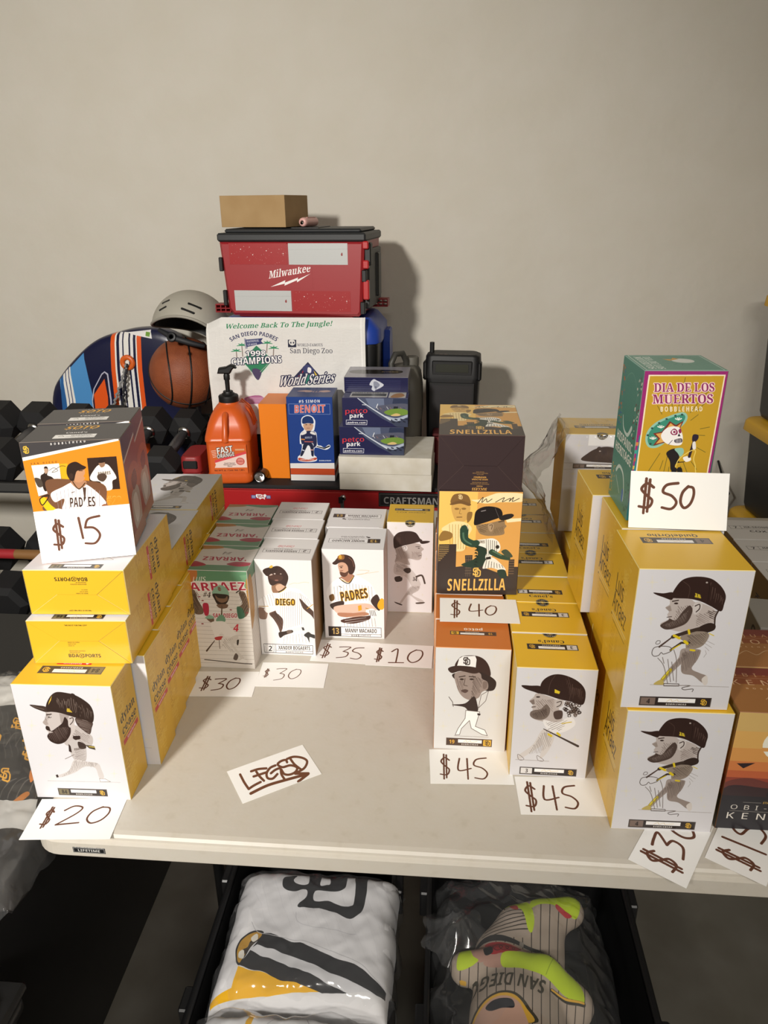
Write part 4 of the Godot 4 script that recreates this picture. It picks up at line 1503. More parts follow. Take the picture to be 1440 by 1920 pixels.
	c.T("MANNY MACHADO", 322, 1540, 44, "2c2422", "sansb", {"fit": 370.0, "ang": 0.8})
	c.L([280, 1560, 740, 1562], 4, "2c2422")
	c.T("BOBBLEHEAD", 395, 1582, 16, "2c2422", "sansb", {"fit": 225.0, "gap": 6.0})
	M.machado = {"all": M.white, "front": face_mat(c, 0.35), "edge": M.white}
	for k in 2:
		c = cv(121, 103, "e4e2e2")
		if k == 0: c.quad([121, 103, 0, 103, 0, 0, 121, 0])
		var y := 31.0 if k == 0 else 33.0
		c.R(9, y, 112, y + 19, "f0eeee")
		c.O([9, y, 112, y, 112, y + 19, 9, y + 19], 0.7, "2c2422")
		c.R(9, y, 34, y + 19, "2c211c")
		c.T("13", 21.5, y + 15.5, 12, "d3ac55", "sansb", {"align": 0.5, "sx": 0.85})
		c.T("MANNY MACHADO", 40, y + 13, 9, "2c2422", "sansb", {"fit": 66.0})
		c.T("BOBBLEHEAD", 52, y + 18, 3, "2c2422", "sansb", {"fit": 40.0, "gap": 1.0})
		c.T("QuidelOrtho", 42, y + 31, 7.5, "4a4444", "sans", {"fit": 48.0})
		c.E(33, y + 26, 3.0, 3.0, "3a3535")
		c.E(37, y + 29, 2.0, 2.0, "3a3535")
		var tm := face_mat(c, 0.3)
		if k == 0: M.machado.top = tm
		else: M.machado_back = {"all": M.white, "front": M.machado.front, "top": tm, "edge": M.white}


func art_special():
	# --- batter with photo collage: front, lid, side
	var c := cv(135, 166, "d9821f", 3.4)
	c.quad([55, 395, 1055, 365, 1230, 1330, 235, 1410])
	c.P([0, 300, 1100, 250, 1055, 375, 600, 440, 80, 540, 30, 400], "3d3a3b")
	c.P([76, 525, 560, 440, 1045, 360, 1050, 378, 560, 466, 82, 556], "ece9e8")
	c.badge(122, 455, 66, "e0b23a", 0.12, -5)
	c.T("BOBBLEHEAD", 372, 415, 18, "e8e4e0", "sansb", {"fit": 355.0, "gap": 18.0, "ang": -4.0})
	c.T("SAN DIEGO", 165, 588, 16, "5b3a1d", "sansb", {"fit": 270.0, "gap": 16.0, "ang": -4.0})
	c.P([168, 595, 455, 575, 478, 735, 560, 735, 520, 900, 230, 880], "5a3b2a")
	c.P([168, 595, 455, 575, 475, 745, 300, 780, 330, 850, 230, 878], "e9e3dc")
	c.P([455, 580, 540, 575, 560, 735, 478, 735], "d9a21f")
	c.S([300, 610, 330, 605, 342, 640, 330, 680, 380, 700, 410, 745, 350, 800, 300, 830, 270, 760, 260, 690, 300, 660], "2f221d")
	c.S([300, 625, 335, 625, 335, 655, 310, 668], "a98a74")
	c.S([195, 710, 260, 720, 280, 780, 230, 790], "4a4038")
	c.L([350, 640, 400, 615, 440, 640, 380, 655, 470, 600, 520, 602], 4, "2b211d", true)
	c.P([738, 528, 1028, 512, 1068, 800, 770, 820], "33231c")
	c.S([800, 640, 850, 590, 930, 580, 980, 620, 1030, 700, 990, 730, 985, 805, 890, 810, 870, 740, 790, 730, 765, 700], "e6e0d8")
	c.S([858, 550, 905, 535, 915, 590, 880, 610, 855, 580], "8d6a52")
	c.S([850, 548, 905, 525, 918, 560, 855, 570], "2b1d17")
	c.T("PADRES", 845, 680, 28, "4a3420", "sansb", {"fit": 130.0, "ang": -5.0})
	c.S([840, 680, 900, 660, 935, 690, 900, 735, 850, 720], "4b3a30")
	c.S([320, 730, 600, 720, 900, 760, 930, 900, 900, 1020, 300, 1020, 330, 880], "6d4a34")
	c.S([360, 850, 480, 790, 600, 740, 720, 760, 820, 820, 900, 890, 925, 940, 840, 985, 830, 1040, 480, 1060, 500, 900, 400, 930], "efebe8")
	for k in 12: c.L([420 + k * 40, 840 - minf(k, 6) * 12 + maxf(0, k - 6) * 10, 440 + k * 38, 1040], 4, "8a7f86")
	c.S([575, 735, 720, 730, 710, 780, 640, 800, 590, 770], "a87a5c")
	c.L([590, 740, 650, 805, 715, 750], 10, "4a3420", true)
	c.P([690, 790, 725, 790, 715, 930, 705, 900], "4a342a")
	c.S([610, 640, 700, 620, 715, 660, 700, 690, 715, 705, 680, 740, 620, 740, 590, 690], "b98763")
	c.S([530, 660, 545, 590, 620, 560, 690, 590, 728, 608, 700, 630, 640, 640, 620, 670, 600, 730, 560, 720], "2e201a")
	c.E(575, 690, 22, 28, "3c2b23")
	c.L([655, 640, 690, 640], 6, "33211a")
	c.T("PADRES", 552, 975, 88, "3a2820", "sansb", {"fit": 270.0, "ang": -3.0})
	c.P([700, 930, 730, 870, 740, 960, 690, 980], "efebe8")
	c.L([575, 840, 605, 830], 6, "4a3420")
	c.L([280, 920, 330, 980, 400, 1030], 70, "d8b81f", true)
	c.O([240, 910, 280, 880, 340, 870, 270, 960], 10, "2b211c", true)
	c.S([380, 1010, 440, 990, 520, 1020, 500, 1070, 420, 1060], "efeade")
	c.L([430, 1020, 660, 1000], 22, "3a2a20")
	c.S([600, 1000, 660, 980, 670, 1030, 620, 1050], "d8c13a")
	c.S([880, 960, 930, 940, 980, 1010, 900, 1030], "8a5a40")
	c.T("#22", 930, 945, 80, "e2a04c", "sansb", {"fit": 150.0})
	c.T("#22", 936, 945, 74, "d9821f", "sansb", {"fit": 142.0})
	c.P([230, 1070, 400, 1050, 420, 1200, 260, 1220], "a3612a")
	M.soto = {"all": mat("45423f", 0.35), "front": face_mat(c, 0.32), "edge": mat("6b6057", 0.5)}
	c = cv(135, 83, "454344")
	c.T("SOTO", 67, 24, 15, "e3a534", "sansb", {"align": 0.5, "fit": 48.0, "skew": 0.25})
	c.T("JUAN", 67, 7, 3.4, "c9c4be", "sansb", {"align": 0.5, "gap": 4.0})
	c.T("BOBBLEHEAD", 67, 29, 2.4, "c9c4be", "sansb", {"align": 0.5, "gap": 2.0})
	c.T("Canel's", 67, 46, 6, "efebe6", "serifb", {"align": 0.5})
	c.R(40, 53, 98, 71, "e6e3de")
	c.T("WARNING:", 78, 60, 4.2, "2b2726", "sansb", {"align": 0.5})
	c.T("CHOKING HAZARD small parts", 78, 65, 2.2, "2b2726", "sans", {"align": 0.5})
	c.T("not for under 3 years", 78, 68.6, 2.0, "2b2726", "sans", {"align": 0.5})
	c.O([46, 62, 50, 56, 54, 62], 0.6, "2b2726")
	M.soto.top = face_mat(c, 0.35)
	c = cv(83, 166, "9a4422")
	c.P([0, 0, 83, 0, 83, 14, 0, 34], "454344")
	c.P([0, 34, 83, 14, 83, 18, 0, 38], "d9cfc6")
	c.S([10, 62, 50, 50, 83, 66, 83, 96, 40, 88, 8, 96], "b5552a")
	c.S([14, 96, 60, 90, 72, 120, 60, 150, 20, 146], "b7a69a")
	c.S([22, 104, 48, 98, 56, 128, 30, 140], "d9d2cb")
	c.S([30, 70, 60, 64, 64, 84, 36, 90], "7a2f1c")
	c.P([0, 150, 83, 142, 83, 166, 0, 166], "a86a3a")
	M.soto.right = face_mat(c, 0.25)

	# --- monster pitcher: front and bottom
	c = cv(135, 188, "d69f55", 3.4)
	c.quad([70, 875, 858, 868, 840, 1855, 105, 1835])
	c.P([70, 875, 430, 875, 430, 1400, 80, 1400], "e9bd63")
	c.S([370, 955, 450, 945, 560, 900, 640, 880, 860, 885, 860, 960, 640, 970, 500, 985], "eddcae")
	c.P([700, 1130, 860, 1120, 858, 1150, 720, 1165], "efe0b5")
	c.L([430, 985, 480, 925, 470, 975, 510, 940, 520, 970, 565, 940], 6, "33271f", true)
	c.L([600, 970, 680, 925, 665, 965, 740, 930, 730, 960, 770, 920, 760, 960, 825, 930], 6, "33271f", true)
	# faded man behind
	c.S([195, 1000, 350, 1000, 360, 1080, 330, 1150, 260, 1165, 215, 1120], "c99f58")
	c.S([180, 985, 200, 910, 270, 893, 340, 915, 362, 990, 270, 965], "7c5c34")
	c.S([178, 990, 270, 960, 365, 990, 350, 1010, 270, 990, 190, 1005], "6e5130")
	c.badge(268, 925, 44, "e6cf9a", 0.12)
	c.E(240, 1040, 22, 10, "8a6838")
	c.E(305, 1038, 22, 10, "8a6838")
	c.L([272, 1040, 265, 1085, 285, 1088], 5, "8a6838")
	c.L([245, 1120, 290, 1118], 10, "8a6838")
	c.S([340, 1080, 385, 1070, 380, 1130, 345, 1170], "8a6838")
	c.S([110, 1240, 160, 1190, 230, 1160, 330, 1170, 390, 1230, 340, 1330, 330, 1430, 230, 1430, 215, 1290], "ecd49a")
	for k in 7: c.L([180 + k * 28, 1190, 200 + k * 24, 1420], 4, "a8803f")
	c.S([92, 1300, 130, 1250, 205, 1270, 205, 1320, 130, 1345, 95, 1340], "8f6c38")
	# skyline
	c.P([95, 1378, 255, 1375, 260, 1590, 350, 1580, 340, 1480, 410, 1478, 410, 1600, 560, 1610, 640, 1640, 755, 1680, 755, 1520, 808, 1518, 808, 1590, 850, 1590, 850, 1860, 95, 1860], "3a302c")
	c.P([275, 1620, 300, 1590, 380, 1590, 410, 1560, 520, 1560, 560, 1625, 590, 1625, 590, 1700, 275, 1700], "3a302c")
	for k in 9: c.L([100, 1395 + k * 17, 185 - maxi(0, k - 3) * 14, 1393 + k * 17], 6, "a98a55")
	for k in 7: c.L([348, 1495 + k * 26, 405, 1494 + k * 26], 5, "6b5a48")
	for k in 3: c.L([358 + k * 18, 1485, 358 + k * 18, 1680], 4, "6b5a48")
	for k in 6: c.L([760, 1535 + k * 24, 805, 1535 + k * 24], 6, "7a6048")
	# figure: green arms and tail, pinstripe shirt, profile head with cap
	c.S([440, 1380, 520, 1370, 540, 1480, 520, 1570, 430, 1600, 310, 1570, 420, 1520, 460, 1470], "22362b")
	for k in 7: c.P([440 + k % 2 * 10, 1390 + k * 28, 425, 1405 + k * 28, 465, 1415 + k * 28], "16261d")
	c.S([510, 1600, 540, 1520, 600, 1500, 680, 1560, 730, 1620, 680, 1625, 600, 1600, 540, 1605], "e4dfd2")
	for k in 7: c.L([545 + k * 24, 1525 + k * 8, 535 + k * 28, 1600], 4.5, "3c3c36")
	c.S([650, 1625, 720, 1620, 740, 1690, 680, 1690], "22362b")
	c.S([425, 1340, 520, 1325, 600, 1320, 655, 1360, 665, 1430, 600, 1480, 560, 1520, 530, 1500, 540, 1420, 430, 1375], "e9e5da")
	for k in 6: c.L([530 + k * 20, 1330 + k * 3, 545 + k * 18, 1490 - k * 8], 4.5, "3c3c36")
	c.T("PADRES", 440, 1365, 26, "4a3a20", "sansb", {"fit": 80.0})
	c.E(640, 1400, 18, 18, "2a2620")
	c.L([320, 1240, 330, 1330, 400, 1370, 440, 1365], [80, 60], "2a4435", true)
	c.L([310, 1250, 325, 1330, 390, 1375], [18, 14], "4f7059", true)
	c.E(325, 1225, 30, 28, "b9b5a6")
	c.S([290, 1210, 330, 1195, 350, 1240, 300, 1265], "2a4435")
	c.L([590, 1450, 670, 1490, 750, 1510], [56, 36], "2a4435", true)
	c.L([600, 1440, 680, 1480], 12, "55775f")
	c.S([680, 1440, 730, 1425, 790, 1490, 740, 1500, 700, 1470], "3d4a3a")
	c.P([535, 1500, 580, 1490, 585, 1515, 540, 1522], "22201c")
	c.S([432, 1190, 520, 1180, 640, 1150, 690, 1140, 700, 1180, 716, 1200, 695, 1230, 690, 1280, 560, 1295, 480, 1280, 450, 1250], "8d7557")
	c.hatch([440, 1200, 540, 1180, 530, 1270, 460, 1250], 20, 14, 5, "55432f", 91)
	c.hatch([600, 1220, 690, 1200, 680, 1280, 590, 1280], 60, 14, 5, "6b573e", 92)
	c.S([540, 1190, 570, 1172, 595, 1195, 580, 1250, 555, 1245], "a98f70")
	c.L([555, 1195, 580, 1190, 575, 1230], 6, "4f3d2a", true)
	c.L([640, 1160, 690, 1150], 8, "3f2f20")
	c.S([408, 1130, 420, 1060, 480, 1020, 560, 1012, 640, 1030, 670, 1070, 660, 1110, 560, 1150, 470, 1180, 412, 1192], "1e1a1b")
	c.L([470, 1060, 510, 1050], 8, "8a8484")
	c.L([600, 1030, 640, 1120], 5, "55504f")
	c.S([640, 1120, 690, 1090, 760, 1080, 780, 1100, 740, 1130, 670, 1145], "262122")
	c.badge(460, 1640, 84, "e8b85a", 0.13, 0, "3a302c")
	c.T("SNELLZILLA", 190, 1812, 108, "f0b65c", "sansb", {"fit": 545.0})
	M.snell = {"all": mat("35262a", 0.4), "front": face_mat(c, 0.32), "edge": mat("4f3c38", 0.5)}
	c = cv(134, 93, "35282a")
	c.quad([134, 93, 0, 93, 0, 0, 134, 0])
	c.T("SUCCESS", 55, 5.5, 4.6, "dba54e", "sansb", {"fit": 24.0, "skew": 0.2})
	c.T("PROMO", 62, 9.5, 2.0, "dba54e", "sansb")
	for k in 2: c.T(["PRODUCED FOR THE PADRES", "SUCCESS PROMOTIONS"][k], 67, 13 + k * 2.6, 1.6, "a57f45", "sansb", {"align": 0.5})
	c.T("MADE IN CHINA", 67, 21, 2.4, "dba54e", "sansb", {"align": 0.5})
	c.T("WARNING!", 67, 25, 2.8, "dba54e", "sansb", {"align": 0.5})
	for k in 3: c.T(["NOT A TOY", "FOR ADULT COLLECTORS", "14 AND OVER"][k], 67, 29 + k * 2.2, 1.5, "a57f45", "sansb", {"align": 0.5})
	c.T("2023", 67, 1.8, 1.6, "b5453a", "sansb", {"align": 0.5})
	M.snell.bottom = face_mat(c, 0.35)

	# --- sombrero skeleton
	c = cv(105, 208, "97286f", 4)
	c.quad([410, 275, 1360, 285, 1060, 2010, 195, 1990])
	c.P([345, 1020, 420, 1020, 240, 1990, 190, 1990], "2f7f86")
	c.P([1230, 1020, 1300, 1010, 1090, 2010, 1040, 2000], "35635c")
	for k in 5: c.P([300 - k * 16, 1100 + k * 90, 340 - k * 16, 1100 + k * 90, 332 - k * 16, 1140 + k * 90, 292 - k * 16, 1140 + k * 90], ["c97f4a", "3a9a8a", "b5543f", "d2b04a", "3a6f9a"][k])
	c.P([450, 320, 1330, 325, 1030, 1970, 235, 1960], "efe2c4")
	c.P([465, 335, 1312, 340, 1018, 1955, 250, 1945], "c29a2a")
	for i in 54:
		var a := TAU * i / 54.0 + 0.05
		var d := Vector2(cos(a), sin(a))
		var r0 := 260.0 + 60.0 * (i % 3)
		var r1 := r0 + 110.0 + 150.0 * ((i * 7) % 4)
		var p0 := Vector2(720, 1010) + d * r0
		var p1 := Vector2(720, 1010) + d * r1
		if p1.x > 330 + (1900 - p1.y) * 0.08 and p1.x < 1290 - (p1.y - 340) * 0.19 and p1.y > 350: c.L([p0.x, p0.y, p1.x, p1.y], 7, "6f6526")
	c.T("DIA DE LOS", 508, 520, 100, "8c2a63", "serifb", {"fit": 700.0, "edge": [18.0, "efd3cf"]})
	c.T("MUERTOS", 492, 655, 105, "8c2a63", "serifb", {"fit": 700.0, "edge": [18.0, "efd3cf"]})
	c.T("BOBBLEHEAD", 580, 748, 56, "efe6d4", "sansb", {"fit": 485.0, "gap": 16.0})
	c.S([425, 1060, 460, 960, 560, 870, 720, 800, 840, 770, 880, 810, 850, 880, 760, 960, 680, 1040, 600, 1120, 520, 1155, 450, 1140], "3a8a74")
	c.O([425, 1060, 460, 960, 560, 870, 720, 800, 840, 770, 880, 810, 850, 880, 760, 960, 680, 1040, 600, 1120, 520, 1155, 450, 1140], 26, "8fc0ae", true)
	for q in [[440, 1020], [490, 940], [570, 880], [655, 835], [755, 798], [830, 785], [470, 1120]]: c.E(q[0], q[1], 14, 11, "2b4a48")
	for q in [[590, 940], [500, 1070], [790, 850]]:
		for k in 4: c.L([q[0], q[1], q[0] - 34 + k * 22, q[1] - 32 + absf(k - 1.5) * 9], [5, 14], "efeee6")
	c.P([500, 1000, 600, 980, 690, 860, 760, 905, 850, 855, 800, 960, 660, 1100, 500, 1140, 560, 1060], "7a2b24")
	c.P([530, 1005, 615, 992, 700, 880, 760, 930, 825, 880, 790, 970, 660, 1090, 530, 1120, 580, 1060], "d9a557")
	c.S([590, 1030, 640, 950, 720, 920, 800, 935, 830, 1000, 838, 1060, 820, 1130, 740, 1140, 640, 1110], "efedec")
	c.S([698, 985, 740, 945, 778, 975, 770, 1015, 720, 1018], "8c2a55")
	c.E(738, 985, 26, 25, "efedec")
	c.E(742, 985, 14, 14, "8c2a55")
	c.S([790, 965, 815, 945, 822, 990, 800, 1000], "8c2a55")
	c.P([795, 1000, 812, 1035, 780, 1035], "1d1b22")
	c.S([745, 1075, 822, 1060, 826, 1105, 755, 1110], "4a4450")
	for k in 4: c.L([762 + k * 17, 1070, 764 + k * 17, 1108], 5, "efedec")
	c.L([675, 1130, 720, 1080], 6, "4a4450", true)
	c.S([650, 1230, 720, 1180, 790, 1190, 800, 1290, 850, 1290, 860, 1330, 760, 1350, 740, 1420, 700, 1420, 690, 1320], "211d20")
	c.S([745, 1180, 830, 1170, 850, 1220, 810, 1270, 780, 1230], "8fc0ae")
	c.P([790, 1290, 850, 1280, 855, 1325, 795, 1330], "c9a22b")
	c.S([840, 1280, 910, 1265, 930, 1310, 870, 1330], "efedec")
	c.L([910, 1270, 960, 1110], 30, "2c2030")
	c.S([945, 1090, 955, 1020, 1010, 1020, 1015, 1060, 980, 1100], "2c2233")
	c.S([950, 1110, 980, 1100, 985, 1180, 950, 1180], "e6e3e2")
	c.O([770, 1340, 900, 1220, 980, 1200, 960, 1300, 980, 1400, 960, 1600, 760, 1600], 10, "e8cf6a", true)
	c.L([740, 1420, 700, 1700], 60, "211d20")
	c.L([800, 1420, 840, 1700], 60, "211d20")
	M.dia = {"all": mat("4d8a79", 0.35), "front": face_mat(c, 0.35), "edge": mat("86a99c", 0.5)}
	c = cv(104, 208, "4d8a79")
	c.O([52, 14, 82, 30, 88, 62, 76, 92, 52, 104, 28, 92, 16, 62, 22, 30], 1.0, "6fa592", true)
	c.L([30, 78, 40, 94, 62, 98, 78, 84], [2, 7], "cfe0d6", true)
	var rng := RandomNumberGenerator.new()
	rng.seed = 12
	for i in 110:
		var x := rng.randf_range(2, 22) if i % 2 else rng.randf_range(82, 102)
		c.E(x, rng.randf_range(12, 96) if i % 3 else rng.randf_range(150, 200), rng.randf_range(0.6, 2.0), rng.randf_range(0.8, 3.2), ["2f5f55", "c96a3a", "7a2f3a", "d9a23a", "e6e0d2", "3f6f9a"][i % 6], rng.randf() * 90)
	c.T("HISPANIC", 52, 116, 13, "efece2", "sansb", {"align": 0.5, "fit": 86.0})
	c.T("HERITAGE", 52, 134, 13, "efece2", "sansb", {"align": 0.5, "fit": 90.0})
	for k in 9: c.L([16 + k * 9, 139, 16 + k * 9, 143 + (k % 2) * 4], 0.8, "3a6f60")
	c.L([28, 160, 42, 150, 64, 154, 76, 172, 78, 190], [6, 2], "cfe0d6", true)
	c.L([30, 168, 56, 186], 1.2, "cfe0d6")
	c.S([68, 176, 76, 176, 76, 192, 69, 190], "2f6fae")
	M.dia.left = face_mat(c, 0.35)
	c = cv(105, 104, "6d9c8b")
	c.O([3, 3, 102, 3, 102, 101, 3, 101], 1.2, "c9d9cf")
	for k in 20:
		var a := TAU * k / 20.0
		c.L([68 + cos(a) * 22, 40 + sin(a) * 22, 68 + cos(a) * 34, 40 + sin(a) * 34], 0.8, "4f7f70")
	c.E(68, 40, 15, 15, "e3e6de")
	c.P([50, 40, 44, 28, 56, 30, 60, 18, 66, 28], "d9a557")
	c.T("DIA DE LOS", 20, 12, 10, "e9eee6", "serifb", {"ang": 90.0, "fit": 84.0})
	c.T("MUERTOS", 8, 12, 10, "e9eee6", "serifb", {"ang": 90.0, "fit": 84.0})
	M.dia.top = face_mat(c, 0.35)


func art_right():
	# --- sunset box
	var c := cv(139, 200, "c98a4a", 3.4)
	var sky := [["c9a868", 0], ["d2a45c", 30], ["cf9350", 58], ["c97a45", 80], ["b9603c", 96], ["8f4334", 108]]
	for s in sky: c.R(0, s[1], 139, 140, s[0])
	c.E(74, 50, 36, 30, "e6e3d2")
	c.P([38, 56, 110, 56, 110, 62, 38, 62], "cf9350")
	c.S([0, 118, 30, 108, 70, 116, 139, 108, 139, 140, 0, 140], "6b3a34")
	c.S([0, 128, 50, 124, 100, 130, 139, 124, 139, 200, 0, 200], "3b2c2e")
	c.R(0, 140, 139, 200, "2c2a2e")
	c.P([10, 84, 34, 82, 20, 92], "2c2226")
	c.S([78, 36, 92, 34, 100, 46, 112, 56, 116, 84, 108, 84, 104, 66, 102, 90, 110, 118, 108, 138, 98, 138, 94, 112, 88, 100, 74, 124, 68, 138, 58, 136, 70, 108, 74, 84, 72, 70, 62, 92, 54, 90, 62, 66, 70, 50], "2a282d")
	c.E(86, 27, 9, 11, "2a2527")
	c.hatch([74, 44, 104, 46, 102, 90, 74, 90], 80, 4, 0.7, "55525a", 3)
	c.hatch([74, 90, 104, 92, 108, 136, 70, 136], 80, 4, 0.6, "4a474e", 4)
	c.T("5", 84, 66, 12, "8f8a90", "sansb")
	c.T("STAR WARS", 69, 152, 3.4, "c9a24a", "sansb", {"align": 0.5, "skew": 0.1})
	c.L([30, 151, 54, 151], 0.5, "b9b2a8")
	c.L([84, 151, 110, 151], 0.5, "b9b2a8")
	c.T("OBI-JUAN", 14, 164, 8, "d9d2c8", "sans", {"fit": 110.0, "gap": 5.0})
	c.L([14, 167, 126, 167], 0.4, "b9b2a8")
	c.T("KENOBI", 10, 181, 11, "e6dfd5", "sans", {"fit": 118.0, "gap": 6.0})
	M.kenobi = {"all": mat("7d4d33", 0.45), "front": face_mat(c, 0.35), "edge": mat("9a6a45", 0.5)}
	c = cv(139, 103, "a5713f")
	c.R(0, 0, 139, 18, "7d3a30")
	c.R(0, 18, 139, 40, "90502f")
	c.T("OBI-JUAN", 14, 22, 8, "c9a07a", "sans", {"fit": 110.0, "gap": 5.0})
	c.L([14, 26, 126, 26], 0.5, "c9a07a")
	c.T("KENOBI", 10, 42, 12, "d9b48c", "sans", {"fit": 118.0, "gap": 6.0})
	c.T("BOBBLEHEAD", 26, 52, 3.4, "d9b48c", "sansb", {"fit": 86.0, "gap": 4.0})
	c.L([44, 74, 60, 62, 72, 72, 90, 60, 110, 66], 0.8, "e0c49c", true)
	M.kenobi.top = face_mat(c, 0.35)
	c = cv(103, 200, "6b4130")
	for s in sky: c.R(0, s[1], 103, 140, Color(s[0]).darkened(0.15))  # side repeats the front sky with shade put into the colours
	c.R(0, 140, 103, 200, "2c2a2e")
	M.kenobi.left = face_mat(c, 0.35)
	# --- number 7
	c = cv(125, 97, "d4d0cc")
	c.O([12, 30, 116, 30, 116, 46, 12, 46], 0.7, "3a3634")
	c.L([34, 30, 34, 46], 0.6, "3a3634")
	c.T("7", 23, 43, 10, "3a3634", "sansb", {"align": 0.5})
	c.T("HA-SEONG KIM", 40, 39.5, 6.5, "2c2826", "sansb", {"fit": 72.0})
	c.L([34, 42, 116, 42], 0.4, "3a3634")
	c.T("COX", 44, 62, 9.5, "4a4643", "sansb", {"sx": 1.3})
	M.kim = {"all": mat("d4d0cc", 0.45), "top": face_mat(c, 0.45)}
	c = cv(97, 200, "7d5f22")
	for k in 40: c.L([0, k * 5, 97, k * 5 + 3], 0.6, "8d6e2c")
	for k in 2: c.T(["HA-SEONG", "KIM"][k], 60 - k * 22, 40, 17, "1d1812", "sansb", {"ang": 90.0, "sx": 0.8})
	M.kim.left = face_mat(c, 0.45)
	c = cv(98, 198, "8d8982")
	c.T("COOL", 60, 10, 22, "1f1c1a", "sansb", {"ang": 90.0})
	M.grey_box = {"all": mat("98948d", 0.5), "left": face_mat(c, 0.5)}


# ---------------------------------------------------------------- hand-lettered price cards
const HAND := {
	"$": [[0.85, 0.22, 0.5, 0.1, 0.2, 0.28, 0.5, 0.48, 0.8, 0.64, 0.62, 0.86, 0.1, 0.84], [0.44, -0.05, 0.36, 1.05], [0.64, -0.02, 0.56, 1.0]],
	"0": [[0.55, 0.02, 0.2, 0.3, 0.1, 0.72, 0.35, 0.98, 0.72, 0.8, 0.92, 0.4, 0.85, 0.08, 0.5, 0.04]],
	"1": [[0.42, 0.0, 0.58, 1.0]],
	"l": [[0.1, 0.2, 0.5, 0.0, 0.48, 1.0], [0.0, 1.02, 1.0, 0.98]],
	"2": [[0.1, 0.25, 0.45, 0.02, 0.85, 0.1, 0.7, 0.42, 0.02, 1.0], [0.02, 1.0, 1.0, 0.9]],
	"3": [[0.05, 0.08, 0.45, 0.04, 0.9, 0.06, 0.42, 0.45], [0.42, 0.45, 0.82, 0.55, 0.7, 0.88, 0.05, 1.02]],
	"4": [[0.22, 0.02, 0.1, 0.62, 0.92, 0.52], [0.72, 0.02, 0.66, 1.05]],
	"5": [[0.9, 0.02, 0.3, 0.1, 0.12, 0.36, 0.6, 0.5, 0.86, 0.74, 0.6, 0.98, 0.1, 0.94]],
	"S": [[0.95, 0.04, 0.35, 0.12, 0.15, 0.4], [0.15, 0.4, 0.6, 0.44, 0.85, 0.7, 0.55, 0.97, 0.05, 0.95]],
}

func price(called_label, marks: Array, wd: float, group := "price cards lettered in brown marker") -> Node3D:
	var c := cv(127, 76.2, "f2f1ee", 3.0)
	for k in marks:
		if k is Dictionary:
			c.quad(k.quad)
			for s in k.lines: c.L(s, k.wd, "6b4129", true)
			continue
		for s in HAND[k[0]]:
			var q := []
			for i in range(0, s.size(), 2):
				q.append(k[1] + s[i] * k[3])
				q.append(k[2] + s[i + 1] * k[4])
			c.L(q, [minf(wd * 1.4, wd * 0.6 + 1.4), minf(wd * 1.15, wd * 0.6 + 1.0)], "5f3724", s.size() > 4)
	var t := thing("price_card", called_label, "card", Vector3.ZERO, 0, group)
	# a card of slight bow, print on the upper side
	var mb := MB.new(2)
	var rows := []
	var low := []
	for i in 5:
		var r := []
		var l := []
		for j in 9:
			var u := j / 8.0 - 0.5
			var p := Vector3(u * 0.127, 0.0006 + 0.0012 * (0.25 - u * u), (i / 4.0 - 0.5) * 0.0762)
			r.append(p)
			l.append(p - Vector3(0, 0.00045, 0))
		rows.append(r)
		low.append(l)
	mb.grid(rows, 0)
	var lr := low.duplicate()
	lr.reverse()
	mb.grid(lr, 1)
	for i in 4:
		mb.quad(rows[i][0], rows[i + 1][0], low[i + 1][0], low[i][0], 1)
		mb.quad(rows[i + 1][8], rows[i][8], low[i][8], low[i + 1][8], 1)
	for j in 8:
		mb.quad(rows[4][j], rows[4][j + 1], low[4][j + 1], low[4][j], 1)
		mb.quad(rows[0][j + 1], rows[0][j], low[0][j], low[0][j + 1], 1)
	obj("card_sheet", mb.mesh(), [face_mat(c, 0.75), M.paper], t)
	return t


func deal(t: Node3D, x: float, z: float, yaw: float, y0 := 0.0, tilt := 0.0):
	var b := Basis(Vector3.UP, deg_to_rad(yaw)) * Basis(Vector3.RIGHT, deg_to_rad(tilt))
	t.basis = b
	t.position = Vector3(x, TY + y0 + 0.0003, z) + b * Vector3(0, 0, -0.0381)


